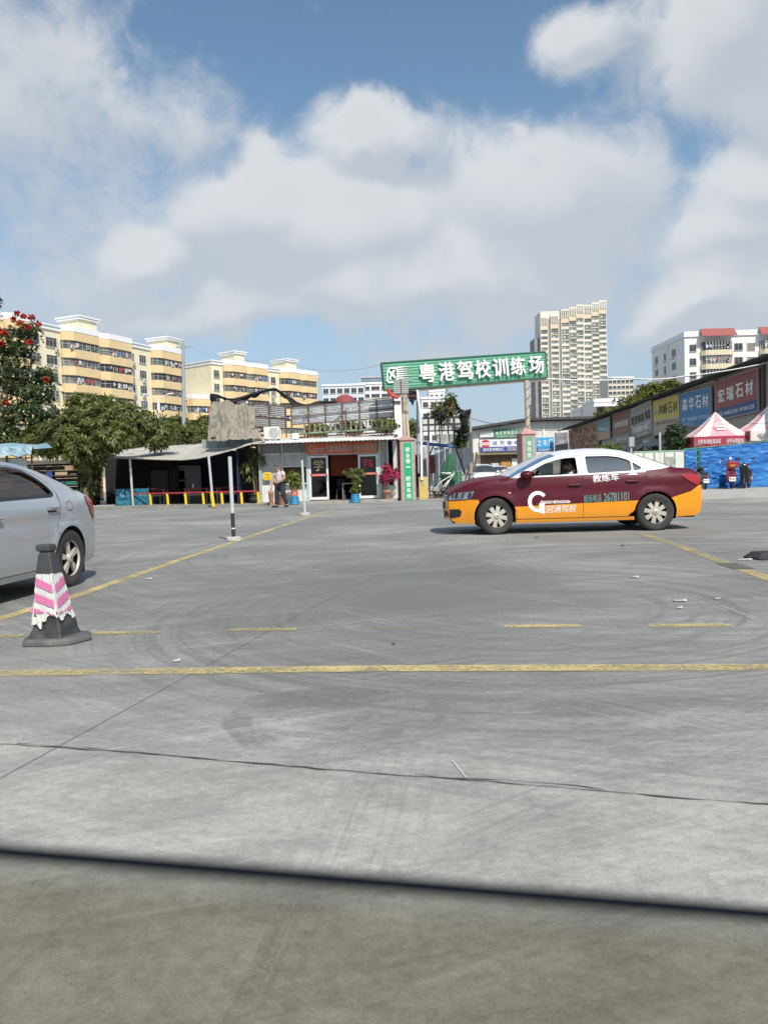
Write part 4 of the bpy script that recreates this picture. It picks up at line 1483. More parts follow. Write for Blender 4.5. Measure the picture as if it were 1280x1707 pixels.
b1 = apartment(A1, d1, -26, 40.4, 28.9,
    [(S1(114), S1(167), 1.6), (S1(173), S1(221), 1.6), (S1(262), S1(304), 1.6), (S1(20), S1(52), 1.6), (S1(-45), S1(5), 1.6)],
    [(S1(62), S1(80), True), (S1(90), S1(108), True), (S1(224), S1(235), True), (S1(243), S1(254), False), (S1(167.3), S1(171.5), False), (S1(304.5), S1(308), False)],
    [(S1(149), S1(177)), (S1(292), S1(312))],
    'long cream and ochre apartment block on the left, standing behind the red-flowered tree', rng=random.Random(11))
A2 = (-37.4, 172.0)
d2 = (.604, .797)
S2 = lambda px: px_to_s(A2, d2, px)
b2 = apartment(A2, d2, 0, S2(536), 28.4,
    [(S2(380), S2(413), 1.6), (S2(415), S2(447), 1.6), (S2(473), S2(501), 1.6), (S2(502), S2(528), 1.6)],
    [(S2(365), S2(374), True), (S2(450), S2(456), True), (S2(459), S2(467), False), (S2(529), S2(533.5), False)],
    [(S2(402), S2(418)), (S2(487), S2(503))],
    'cream and ochre apartment block with a plain blank end wall, right of the long one', rng=random.Random(5), back=14.5)
# lower ochre-banded bay that stands in front of the blank end wall
A3 = (P(311, 700, 168).x, 168.0)
A3b = P(352.5, 700, 171.5)
d3 = Vector((A3b.x - A3[0], 3.5))
L3 = d3.length
d3.normalize()
b3 = apartment(A3, (d3.x, d3.y), 0, L3, 20.2, [(.1, L3 - .1, .8)], [], [], 'low ochre block with white cornice, squeezed between the two long apartment blocks', back=8, rng=random.Random(9))
# ------------------------------------------------------------------ tower block
def tower():
 Y = 420.0
 xl, xr = P(903, 640, Y).x, P(1012.5, 640, Y).x
 root = thing('tower_block', 'tall cream tower block with a grid of glazed balconies', 'building', loc=(xl, Y, 0))
 W = xr - xl
 MT = mat('tower_cream_tile', (.74, .70, .60), .8, var=.05, vscale=.2)
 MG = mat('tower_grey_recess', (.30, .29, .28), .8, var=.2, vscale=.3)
 MF = mat('tower_balcony_frame', (.60, .57, .50), .7, var=.2, vscale=.5)
 z = lambda py: Zat(957, py, Y)
 # column edges in pixels and their tops
 cols = [(903, 914, 526), (920, 932, 524), (937.5, 949.5, 515), (950.5, 961.5, 512), (962.5, 973.5, 508), (975, 987, 509), (988, 999, 505), (1000, 1011.5, 502)]
 fx = lambda px: P(px, 640, Y).x - xl
 mb = MB()
 mb.mat(0).box(0, fx(973.8), 1.0, 16, 0, z(517))
 mb.box(fx(974.5), W, 1.0, 16, 0, z(514))
 mb.build('wall', [MT], root)
 mb = MB()
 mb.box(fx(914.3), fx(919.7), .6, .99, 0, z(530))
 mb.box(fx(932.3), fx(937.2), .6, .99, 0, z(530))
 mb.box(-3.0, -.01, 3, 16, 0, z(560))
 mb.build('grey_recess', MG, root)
 # piers between columns
 for i, (a, b, t) in enumerate(cols):
  x0, x1 = fx(a), fx(b)
  mb = MB()
  zt = z(t)
  mb.box(x0 - .25, x0 + .05, -.12, 1.0, 0, zt)
  mb.box(x1 - .05, x1 + .25, -.12, 1.0, 0, zt)
  mb.build('pier', MT, root)
  # open crown frame
  cb = MB()
  cb.box(x0 - .25, x1 + .25, -.35, .5, zt - .9, zt)
  for k in range(5):
   xx = x0 + (x1 - x0) * k / 4
   cb.box(xx - .22, xx + .22, -.3, .6, zt - 4.6, zt - .9)
  cb.build('crown', MT, root)
  cb = MB()
  cb.box(x0, x1, .1, .98, zt - 7.2, zt - 4.6)
  cb.build('crown_panel', mat('tower_peach', (.72, .58, .42), .8, var=.06), root)
 rng = random.Random(2)
 protos = []
 for v in range(5):
  w = 3.35
  mb = MB()
  mb.mat(1).box(0, w, .28, .5, .0, 2.6)          # glass
  mb.mat(0).box(0, w, -.02, .5, -.36, .0)        # slab edge
  mb.mat(2)
  for k in range(5):
   xx = w * k / 4
   mb.box(xx - .05, xx + .05, .18, .27, 0, 2.58)
  mb.box(0, w, .16, .28, 1.0, 1.1)
  if v % 2 == 0:
   mb.mat(0).box(0, w, -.1, .1, 0, .95)
  if v in (1, 4):
   mb.mat(3).box(w * .3, w * .5, -.08, .1, .9, 1.9)
   mb.mat(4).box(w * .62, w * .8, -.08, .1, .8, 1.7)
  if v == 3:
   mb.mat(2).box(.2, 1.1, -.2, .15, .1, .8)
  glass = mat('tower_glass_a', (.11, .125, .12), .22, var=.4, vscale=.7) if v in (0, 3) else mat('tower_glass_b', (.22, .235, .21), .25, var=.4, vscale=.7)
  protos.append(mb.mesh('window', [MT, glass, MF, LAUNDRY[0], LAUNDRY[3]]))
 zz0 = z(720)
 for i, (a, b, t) in enumerate(cols):
  x0, x1 = fx(a), fx(b)
  k = 0
  zz_ = z(t) - 10.4
  while zz_ > zz0:
   o = link('window', protos[rng.randrange(5)], root)
   o.location = (x0 + .05, 0, zz_)
   o.scale = ((x1 - x0 - .1) / 3.35, 1, 1)
   zz_ -= 3.0
 return root
tower()
M_OFFW = mat('offwhite_render', (.78, .77, .74), .85, var=.04, vscale=.3, dirt=.18, dcol=(.4, .38, .35), streak=True)
M_GREYW = mat('grey_render', (.50, .51, .53), .85, var=.07, vscale=.3, dirt=.25, streak=True)
def block(name, label, x0, x1, ytop, Y, depth, m, rows=0, cols=0, ww=1.6, wh=1.5, zstep=3.0, ybase=None, cat='building', room=None, roofm=None, parapet=.6):
 """plain frontal block between two pixel columns, with a window grid"""
 a, b = P(x0, ytop, Y), P(x1, ytop, Y)
 root = thing(name, label, cat, loc=(a.x, Y, 0))
 W, zt = b.x - a.x, (a.z + b.z) / 2
 mb = MB()
 mb.box(0, W, 0, depth, 0, zt - parapet)
 mb.build('wall', m, root)
 mb = MB()
 mb.box(-.2, W + .2, -.25, depth + .2, zt - parapet, zt)
 mb.build('roof_parapet', roofm or M_WBAND, root)
 for r in range(rows):
  for c in range(cols):
   xx = W * (c + .5) / cols - ww / 2
   window(root, xx, -.004, zt - parapet - .8 - wh - zstep * r, ww, wh, nv=2, room=room or M_ROOMDARK)
 return root, W, zt
# pale housing behind the shop roof and the red dome
block('apartment_block', 'pale blue-white housing block beyond the shop roof, left of the green gate sign', 537, 607, 640, 250, 14, mat('pale_blue_render', (.62, .66, .70), .85, var=.05, vscale=.2, dirt=.2), rows=5, cols=6, ww=1.7, wh=1.6)
block('office_block', 'pale office block with long dark window bands, directly behind the gate logo', 600, 668, 637, 270, 14, M_OFFW, rows=3, cols=4, ww=3.0, wh=1.3, zstep=2.6)
block('office_block', 'teal-grey glazed block with flat roof, farthest left of the gate sign', 602, 660, 627, 330, 14, mat('teal_grey_glazing', (.20, .27, .31), .4, var=.15, vscale=.3), roofm=M_GREYW)
block('housing_block', 'cream housing block with a stepped roof, seen through the gate above the weeds', 702, 757, 661, 210, 12, M_OFFW, rows=4, cols=4, ww=1.5, wh=1.5)
block('roof_cabin', 'small white cabin on the stepped housing block seen through the gate', 715, 740, 649, 212, 8, M_OFFW, rows=1, cols=3, ww=.9, wh=.9)
block('tower_block', 'narrow grey tower peeping out left of the tall cream tower', 886, 893, 674, 500, 14, M_GREYW, rows=16, cols=2, ww=.7, wh=1.4)
block('tower_block', 'slim grey shaded tower beside the right post of the gate', 893, 903, 588, 470, 14, M_GREYW, rows=20, cols=2, ww=.8, wh=1.6)
rt, W_, zt_ = block('housing_block', 'distant pale housing slab right of the tall cream tower', 1013, 1055.5, 628, 330, 12, mat('pale_cream_render', (.64, .60, .50), .85, var=.06, vscale=.2), rows=7, cols=6, ww=1.5, wh=1.3, zstep=2.4)
rt, W_, zt_ = block('house', 'white flat-roofed house with a wide eave below the tall tower', 990, 1052, 664, 150, 9, M_OFFW, rows=2, cols=3, ww=1.6, wh=1.4, zstep=2.8)
mb = MB()
mb.box(-.6, W_ + .3, -1.6, .3, zt_ - 1.6, zt_ - 1.35)
mb.build('eave', M_WBAND, rt)
block('house', 'small white rooftop house at the foot of the tall tower', 968, 990, 678, 160, 8, M_OFFW, rows=2, cols=2, ww=1.0, wh=1.0, zstep=2.4)
# ------------------------------------------------------------------ white apartment block on the right
def right_block():
 Y = 175.0
 x0 = P(1140, 555, Y).x
 zt = Zat(1140, 553, Y)
 root = thing('apartment_block', 'white apartment block with red tiled awnings at its roof, far right', 'building', loc=(x0, Y, 0))
 W = P(1345, 555, Y).x - x0
 mb = MB()
 mb.box(0, W, 0, 21, 0, zt - 1.2)
 mb.build('wall', M_OFFW, root)
 mb = MB()
 mb.box(-.3, W + .3, -.35, 21.3, zt - 1.2, zt - .85)
 mb.box(-.1, W + .1, -.15, 21.1, zt - .85, zt)
 mb.build('roof_parapet', M_WBAND, root)
 fx = lambda px: (px - 1140) / F * Y
 rng = random.Random(4)
 MB_ = mat('cream_balcony_render', (.66, .58, .42), .85, var=.05, dirt=.2, streak=True)
 FH = 3.1
 for (a, b) in ((1166, 1219), (1263, 1320)):
  X0, X1 = fx(a), fx(b)
  for k in range(7):
   zp = zt - 5.6 - FH * k
   n = 10
   def foot(g, X1=X1, X0=X0):
    return [(X0, .05)] + [(X0 + g + (X1 - X0 - 2 * g) * i / n, -.5 - 1.0 * sqrt(max(0, 1 - (2 * i / n - 1) ** 4)) + g) for i in range(n + 1)] + [(X1, .05)]
   mb = MB()
   prismz(mb, foot(0), zp, zp + 1.15)
   mb.build('balcony', MB_, root)
   mb = MB()
   mb.mat(1)
   prismz(mb, foot(.3), zp + 1.152, zp + FH - .002)
   mb.mat(0)
   ff = foot(.22)[1:-1]
   for (x, y) in ff:
    mb.box(x - .05, x + .05, y - .05, y + .05, zp + 1.152, zp + FH - .002)
   mb.box(X0 + .5, X1 - .5, -1.36, -1.30, zp + 2.1, zp + 2.17)
   mb.build('balcony_glazing', [M_WFRAME, rng.choice([M_ROOMDARK, M_ROOMMID])], root)
   lb = MB()
   for i in range(6):
    lb.mat(rng.choice([0, 0, 1, 2, 3, 4]))
    xx = X0 + .6 + rng.random() * (X1 - X0 - 1.6)
    hh = rng.uniform(.4, .9)
    lb.box(xx, xx + rng.uniform(.3, .6), -1.62, -1.57, zp + 2.3 - hh, zp + 2.3)
   lb.build('laundry', LAUNDRY, root, kind='stuff')
  mb = MB()
  mb.add([(X0 - .3, -2.0, zt - 1.3), (X1 + .3, -2.0, zt - 1.3), (X1 + .2, -.3, zt + .5), (X0 - .2, -.3, zt + .5), (X0 - .3, -2.0, zt - 1.45), (X1 + .3, -2.0, zt - 1.45), (X1 + .2, .0, zt + .5), (X0 - .2, 0, zt + .5)],
    [(0, 1, 2, 3), (4, 5, 1, 0), (5, 6, 2, 1), (7, 4, 0, 3), (7, 6, 5, 4), (3, 2, 6, 7)])
  mb.build('awning', mat('red_roof_tile', (.33, .10, .09), .85, var=.15, dirt=.2), root)
 for k in range(7):
  z = zt - 4.5 - FH * k
  window(root, fx(1148), -.004, z, 1.5, 1.6, nv=2, nh=2, grille=True)
  window(root, fx(1222), -.004, z, 1.9, 1.6, nv=2, nh=2, grille=True)
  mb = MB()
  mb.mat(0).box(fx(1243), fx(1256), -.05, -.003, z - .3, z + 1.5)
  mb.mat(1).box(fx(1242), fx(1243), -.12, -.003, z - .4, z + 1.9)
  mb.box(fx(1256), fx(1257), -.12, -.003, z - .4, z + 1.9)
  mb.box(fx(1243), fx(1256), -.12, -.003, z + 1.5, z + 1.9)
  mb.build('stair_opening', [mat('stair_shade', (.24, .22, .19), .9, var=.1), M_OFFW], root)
 # shaded side wall facing left
 R = Matrix.Rotation(-pi / 2, 4, 'Z')
 for k in range(7):
  z = zt - 4.5 - FH * k
  for yy, w in ((7.4, 2.4), (12.6, 1.3), (18.6, 2.0)):
   M = Matrix.Translation((-.004, yy, z)) @ Matrix.Rotation(-pi / 2, 4, 'Z')
   window(root, 0, 0, 0, w, 1.6, M=M, nv=2, nh=2)
   if rng.random() < .5:
    o = link('air_conditioner', ac_mesh(1.0), root)
    o.matrix_local = Matrix.Translation((-.35, yy - .8, z - .5)) @ Matrix.Rotation(-pi / 2, 4, 'Z')
 mb = MB()
 mb.box(-.35, -.002, 9.6, 10.3, 0, zt - 1.2)
 mb.build('wall_fin', M_OFFW, root)
 return root
right_block()
# ================================================================== YARD BUILDINGS
def fxz(Y):
 return (lambda px, py=760: P(px, py, Y).x), (lambda px, py: P(px, py, Y).z)
def corr(mb, x0, x1, z0, z1, y, pitch=.16, amp=.025, horizontal=True, n=None):
 """corrugated sheet in the x-z plane; ridges run along x when horizontal"""
 L = (z1 - z0) if horizontal else (x1 - x0)
 n = n or max(4, int(L / pitch * 4))
 if horizontal:
  vs = []
  for i in range(n + 1):
   z = z0 + L * i / n
   yy = y + amp * sin(2 * pi * (i / 4.0))
   vs += [(x0, yy, z), (x1, yy, z)]
 else:
  vs = []
  for i in range(n + 1):
   x = x0 + L * i / n
   yy = y + amp * sin(2 * pi * (i / 4.0))
   vs += [(x, yy, z0), (x, yy, z1)]
 fs = [(2 * i, 2 * i + 1, 2 * i + 3, 2 * i + 2) if horizontal else (2 * i, 2 * i + 2, 2 * i + 3, 2 * i + 1) for i in range(n)]
 return mb.add(vs, fs, True)
M_TIN = mat('galvanised_sheet', (.46, .48, .50), .5, metal=.35, var=.12, vscale=2, dirt=.45, dcol=(.17, .10, .07), streak=True)
M_TIN2 = mat('weathered_blue_sheet', (.43, .48, .53), .55, metal=.2, var=.1, vscale=2, dirt=.4, dcol=(.2, .16, .13), streak=True)
M_GREENP = mat('sign_green_sheet', (.10, .34, .22), .5, var=.08, vscale=2, dirt=.25, dcol=(.25, .30, .24), streak=True)
M_PINK = mat('pink_granite_tile', (.44, .27, .24), .6, var=.18, vscale=22, dirt=.2)
M_TXTGREEN = mat('green_banner', (.02, .36, .17), .5, var=.07, dirt=.12, dcol=(.2, .4, .3))
# ------------------------------------------------------------------ entrance gate with the big green sign
YG0, YG1 = 35.0, 37.6
A = P(642, 650, YG0)
B = P(911.5, 628, YG1)
A2_ = P(642, 605, YG0)
L = sqrt((B.x - A.x) ** 2 + (B.y - A.y) ** 2)
hS = A2_.z - A.z
Mg = Matrix.Translation((A.x, A.y, 0)) @ Matrix.Rotation(atan2(B.y - A.y, B.x - A.x), 4, 'Z')
gate = thing('entrance_gate', 'gateway with a long green corrugated sign of white characters over the yard entrance', 'gate', M=Mg)
tilt = atan2(B.z - A.z, L)
T = Matrix.Translation((0, 0, A.z)) @ Matrix.Rotation(-tilt, 4, 'Y')
Ls = L / cos(tilt)
mb = MB()
mb.T = T
corr(mb, 0, Ls, 0.03, hS - .03, 0, pitch=.135, amp=.022)
mb.box(0, Ls, .03, .16, 0.02, hS - .02)
mb.build('sign_board', M_GREENP, gate)
mb = MB()
mb.T = T
mb.box(-.03, Ls + .03, -.04, .18, -.05, .02)
mb.box(-.03, Ls + .03, -.04, .18, hS - .02, hS + .03)
mb.box(-.05, -.001, -.04, .18, .02, hS - .02)
mb.box(Ls + .001, Ls + .05, -.04, .18, .02, hS - .02)
mb.build('sign_frame', mat('dark_green_frame', (.04, .16, .10), .6, var=.1, dirt=.3), gate)
mb = MB()
mb.T = T
mb.box(.2, Ls, .05, .15, -.17, -.052)
mb.build('sign_beam', mat('dusty_beam', (.40, .36, .31), .8, var=.2, dirt=.3), gate)
su = lambda px: (px - 642) / (911.5 - 642) * Ls
# characters stand proud of the sheet
for i, ch in enumerate('粤港驾校训练场'):
 c0 = [709, 740, 770, 800, 830, 860, 892][i]
 o = lettering(ch, M_LWHITE, gate, 0, 0, 0, w=.74, h=.78, bold=.022, depth=.10, name='character')
 o.matrix_local = T @ Matrix.Translation((su(c0), -.11, hS * .50)) @ Matrix.Rotation(pi / 2, 4, 'X') @ Matrix.Diagonal((.80 / text_mesh(ch, [M_LWHITE], .06, .022)[1][0], .86 / text_mesh(ch, [M_LWHITE], .06, .022)[1][1], 1.6, 1))
# winged mark at the left end of the sign
mb = MB()
mb.T = T @ Matrix.Translation((su(653), -.09, hS * .52))
R0 = [(-.17, -.35), (.20, -.35), (.30, -.25), (.34, .26), (.24, .36), (-.04, .36), (-.17, .24), (-.27, -.22)]
R1 = [(x * .78 + .01, z * .78) for x, z in R0]
for i in range(8):
 j = (i + 1) % 8
 mb.prism([R0[i], R0[j], R1[j], R1[i]], 0, .05)
for pl in ([(-.16, -.18), (-.06, -.20), (.02, -.02), (.16, -.18), (.22, -.10), (.10, .05), (.22, .20), (.12, .24), (.02, .10), (-.06, .22), (-.13, .20), (-.04, .02)],):
 mb.prism(pl, .0, .04)
for k in range(7):
 z = -.30 + k * .10
 mb.prism([(.30, z), (.42 + .0 * k, z), (.98 - .05 * (k % 2), z + .035), (.42, z + .062), (.32, z + .06)], .0, .04)
mb.build('emblem', M_LWHITE, gate)
Mi = Mg.inverted()
M_POST = mat('flaking_post_paint', (.50, .42, .33), .8, var=.2, vscale=5, dirt=.5, dcol=(.22, .14, .09), streak=True)
# posts
for (pb, pt, yy, r) in (((674.5, 732), (670.5, 648), 35.35, .085), ((680.5, 720), (879, 636), None, 0),):
 if yy is None:
  continue
 a, b_ = Mi @ P(*pb, yy), Mi @ P(*pt, yy)
 mb = MB()
 mb.tube([a, b_], r, 10)
 mb.tube([Mi @ P(681, 735, yy), Mi @ P(675, 655, yy)], .075, 10)
 mb.build('post', M_POST, gate)
 mb = MB()
 for k in range(5):
  mb.tube([Mi @ P(676 - k, 728 - 2 * k, yy), Mi @ P(652 + 9 * k, 736, yy - .1)], .018, 5)
 mb.build('brace', M_RUST, gate)
yy = 37.3
mb = MB()
mb.tube([Mi @ P(879.5, 722, yy), Mi @ P(877, 634, yy)], .12, 10)
mb.build('post', M_POST, gate)
mb = MB()
for k in range(5):
 z0 = 715 - 16 * k
 mb.tube([Mi @ P(876, z0, yy - .13), Mi @ P(882, z0 - 6, yy - .13), Mi @ P(884, z0 - 9, yy)], .012, 4)
mb.build('cable', M_DARK, gate)
def pillar(px0, px1, ytop, yapex, Y, label, txt, side, rng):
 a, b_ = P(px0, 830, Y), P(px1, 830, Y)
 w = b_.x - a.x
 c = thing('gate_pillar', label, 'pillar', loc=((a.x + b_.x) / 2, Y, 0), rz=radians(12), group='gate pillars')
 zt, za = Zat(px0, ytop, Y), Zat(px0, yapex, Y)
 w *= .86
 h2 = w / 2
 # tiled shaft built of courses of stone tiles
 mb = MB()
 mb.box(-h2 + .02, h2 - .02, -h2 + .02, h2 - .02, 0, zt - .01)
 mb.build('core', M_CONC, c)
 n = max(4, int(zt / .45))
 tm = {}
 for face in range(4):
  R = Matrix.Rotation(face * pi / 2, 4, 'Z')
  if face == 2:
   continue
  for k in range(n):
   th = zt / n
   key = (round(th, 3),)
   if key not in tm:
    t_ = MB()
    t_.bbox(-h2 + .006, h2 - .006, 0, .03, .004, th - .004, .006)
    tm[key] = t_.mesh('stone_tile', M_PINK)
   o = link('stone_tile', tm[key], c)
   o.matrix_local = R @ Matrix.Translation((0, -h2 - .005, k * th))
 mb = MB()
 mb.add([(-h2 - .06, -h2 - .06, zt), (h2 + .06, -h2 - .06, zt), (h2 + .06, h2 + .06, zt), (-h2 - .06, h2 + .06, zt), (-h2 - .06, -h2 - .06, zt + .05), (h2 + .06, -h2 - .06, zt + .05), (h2 + .06, h2 + .06, zt + .05), (-h2 - .06, h2 + .06, zt + .05), (0, 0, za + .12)],
   [(3, 2, 1, 0), (0, 1, 5, 4), (1, 2, 6, 5), (2, 3, 7, 6), (3, 0, 4, 7), (4, 5, 8), (5, 6, 8), (6, 7, 8), (7, 4, 8)])
 mb.build('cap', M_PINK, c)
 mb = MB()
 mb.mat(0).box(-h2 * .58, h2 * .58, -h2 - .022, -h2 - .0055, .02, zt - .12)
 mb.mat(1).box(-h2 * .68, -h2 * .58, -h2 - .018, -h2 - .0055, .02, zt - .06)
 mb.box(h2 * .58, h2 * .68, -h2 - .018, -h2 - .0055, .02, zt - .06)
 pan = mb.build('banner', [M_TXTGREEN if txt[0] == '安' else mat('faded_green_banner', (.17, .33, .24), .6, var=.12, dirt=.3, dcol=(.3, .36, .3)), mat('pale_grey_strip', (.42, .45, .42), .7, var=.1)], c)
 m_t = M_LWHITE if txt[0] == '安' else mat('faded_white_letter', (.62, .66, .62), .6)
 nn = len(txt)
 st = (zt - .35) / nn
 for i, ch in enumerate(txt):
  if ch == ' ':
   continue
  lettering(ch, m_t, pan, 0, -h2 - .028, zt - .30 - st * (i + .45), w=h2 * .62, h=st * .80 if ch != '一' else .05, bold=.024, depth=.008, name='character')
 if side:
  mb = MB()
  mb.box(h2 + .0055, h2 + .02, -h2 * .35, h2 * .2, zt * .30, zt * .88)
  sp = mb.build('side_plate', mat('red_plate', (.40, .06, .07), .5, var=.1), c)
  Mr = Matrix.Translation((h2 + .022, -h2 * .07, 0)) @ Matrix.Rotation(pi / 2, 4, 'Z')
  for i in range(12):
   lettering('安全文明驾驶从我做起请慢'[i], mat('rose_lettering', (.62, .35, .33), .5), sp, 0, 0, zt * (.85 - i * .046), w=.10, h=.10, name='character', M=Mr)
 return c
pillar(663.5, 693, 735, 730, 35.2, 'pink granite gate pillar with bright green banner, left of the yellow barrier box', '安全第一 防患未然', True, random.Random(1))
pillar(865, 892.5, 725, 715, 37.3, 'pink granite gate pillar with faded green banner, behind the maroon car', '廉政教学 平安驾驶', False, random.Random(2))
# corrugated panel and red pipe elbow hung on the left post
a = P(656, 657, 34.7)
t_ = thing('blank_sign', 'small grey corrugated tin panel fixed in front of the gate sign emblem', 'sign', loc=(a.x, 34.7, a.z))
mb = MB()
w, h = P(681, 657, 34.7).x - a.x, Zat(656, 634, 34.7) - a.z
corr(mb, 0, w, 0, h, 0, pitch=.08, amp=.014)
mb.build('sheet', mat('grey_tin', (.30, .32, .32), .6, metal=.2, var=.1, dirt=.2), t_)
mb = MB()
mb.box(w * .48, w * .53, -.03, .05, -.05, h + .05)
mb.box(0, w, -.03, .05, -.03, .01)
mb.box(.9 * w, w * 1.55, -.02, .05, -.12, -.07)
mb.build('bracket', M_RUST, t_)
a = P(651, 654, 34.6)
t_ = thing('red_hose', 'curved red hose hanging below the left end of the gate sign', 'hose', loc=(a.x, 34.6, a.z))
q = [P(646, 648, 34.6), P(648, 653, 34.6), P(652, 658, 34.6), P(657, 661, 34.6), P(664, 662.5, 34.6)]
mb = MB()
mb.tube([p - Vector((a.x, 34.6, a.z)) for p in q], .085, 10)
mb.build('tube', mat('red_rubber', (.50, .04, .03), .5, var=.1), t_)
# ------------------------------------------------------------------ parking barrier
a, b_ = G(699.5, 833), G(712.5, 833)
Yb = 35.3
bx0, bx1 = P(698.5, 832, Yb).x, P(713, 832, Yb).x
t_ = thing('barrier_gate', 'yellow barrier box with its long white arm raised upright, beside the left pillar', 'barrier', loc=((bx0 + bx1) / 2, Yb, 0))
w = bx1 - bx0
zt = Zat(705, 795, Yb)
mb = MB()
mb.bbox(-w / 2, w / 2, -.18, .18, .03, zt, .015)
mb.build('cabinet', mat('barrier_yellow', (.62, .44, .13), .5, var=.08, dirt=.25), t_)
mb = MB()
mb.box(-w * .20, w * .10, -.20, -.182, zt * .62, zt * .88)
mb.build('hinge', M_GREYP, t_)
mb = MB()
mb.box(-w / 2 - .03, w / 2 + .03, -.21, .21, 0, .03)
mb.build('base_plate', M_GREYP, t_)
q = [P(703, 800, Yb - .24), P(701.5, 690, Yb - .24), P(698.5, 672, Yb - .24), P(695.5, 650, Yb - .24)]
mb = MB()
pr = [p - Vector(((bx0 + bx1) / 2, Yb, 0)) for p in q]
for i, (p0, p1) in enumerate(zip(pr[:-1], pr[1:])):
 d = p1 - p0
 R = Matrix.Translation((p0 + p1) / 2) @ Matrix.Rotation(atan2(d.x, d.z), 4, 'Y')
 mb.box(-.048, .048, -.03, .03, -d.length / 2, d.length / 2, R)
mb.build('boom', mat('boom_white', (.76, .75, .72), .5, var=.05, dirt=.3, dcol=(.5, .35, .25)), t_)
# ------------------------------------------------------------------ driving-school shop
SY = SHOP_Y
X, Z = fxz(SY)
sx0 = X(432, 840)
shop = thing('shop_office', 'single-storey driving school office with red fascia sign and open glass doors', 'building', loc=(sx0, SY, 0))
lx = lambda px: X(px, 790) - sx0
M_SHOPW = mat('shop_white_panel', (.70, .70, .67), .6, var=.05, dirt=.25, streak=True)
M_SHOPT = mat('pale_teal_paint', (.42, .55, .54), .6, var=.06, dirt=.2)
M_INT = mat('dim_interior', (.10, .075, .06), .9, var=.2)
xe = lx(660)
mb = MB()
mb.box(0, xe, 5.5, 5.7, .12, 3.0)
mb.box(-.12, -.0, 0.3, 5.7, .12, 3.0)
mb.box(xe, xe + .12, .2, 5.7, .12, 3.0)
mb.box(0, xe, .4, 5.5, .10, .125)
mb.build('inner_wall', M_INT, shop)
# left glazed counter front, px 432..510
mb = MB()
za, zb_, zc = Z(470, 806), Z(470, 778), Z(470, 757)
mb.mat(0).box(lx(433), lx(512), 0, .10, .125, za - .05)
mb.build('wall_panel', M_SHOPW, shop)
mb = MB()
mb.box(lx(432), lx(436.5), -.05, .12, .125, 2.8)
mb.build('post', M_GREYP, shop)
mb = MB()
for px in (471, 472):
 pass
mb.box(lx(470.5), lx(472.5), -.02, .1, za - .05, 2.75)
mb.box(lx(436.5), lx(470.5), -.02, .1, zc - .03, zc + .04)
mb.box(lx(472.5), lx(511), -.02, .1, zc - .03, zc + .04)
mb.box(lx(472.5), lx(511), -.02, .1, zb_ - .03, zb_ + .03)
mb.build('window_frame', M_WFRAME, shop)
mb = MB()
mb.mat(0).box(lx(436.5), lx(470.5), .03, .06, zc + .04, 2.72)
mb.box(lx(472.5), lx(511), .03, .06, zc + .04, 2.72)
mb.mat(1)
corr(mb, lx(436.5), lx(470.5), za - .05, zc - .03, .05, pitch=.11, amp=.012, horizontal=False)
corr(mb, lx(472.5), lx(511), zb_ + .03, zc - .03, .05, pitch=.11, amp=.012, horizontal=False)
mb.mat(2).box(lx(472.5), lx(511), .3, .32, za - .05, zb_ - .03)
mb.build('panelling', [mat('grey_film_panel', (.20, .21, .22), .35, var=.1), mat('grey_strip_blind', (.44, .44, .43), .6, var=.1, dirt=.2), mat('brown_inside', (.10, .05, .035), .8, var=.3)], shop)
mb = MB()
mb.box(lx(470), lx(512), -.22, .02, za - .05, za)
mb.build('counter', M_SHOPW, shop)
# fascia sign
sz0, sz1 = Z(512, 757.5), Z(512, 739.5)
fx0, fx1 = lx(511.5), lx(632.5)
tl = atan2(Z(632, 732.5) - sz1, fx1 - fx0) * .6
mb = MB()
mb.box(fx0, fx1, -.10, -.02, sz0, sz1)
fs_ = mb.build('fascia_sign', mat('faded_red_fascia', (.62, .12, .045), .6, var=.12, dirt=.2), shop)
M_SIGNL = mat('dull_sign_lettering', (.50, .40, .36), .5)
for i, ch in enumerate('冠通驾校南山训练场报名处'):
 lettering(ch, M_SIGNL, fs_, fx0 + (fx1 - fx0) * (.285 + i * .0620), -.112, (sz0 + sz1) / 2, w=.185, h=.33, bold=.014, depth=.02, name='character')
mb = MB()
cxm, czm, R_ = fx0 + .33, (sz0 + sz1) / 2 + .01, .16
pts = []
for k in range(21):
 a = radians(40 + 280 * k / 20)
 pts.append((cxm + R_ * cos(a), -.115, czm + R_ * .9 * sin(a)))
mb.tube(pts, .028, 5)
mb.box(cxm, cxm + .48, -.125, -.11, czm - .05, czm + .0)
mb.box(cxm + .08, cxm + .13, -.125, -.11, czm - .17, czm - .05)
mb.build('emblem', M_SIGNL, fs_)
lettering('冠通驾校', M_SIGNL, fs_, cxm + .36, -.115, czm - .12, w=.42, h=.10, name='lettering')
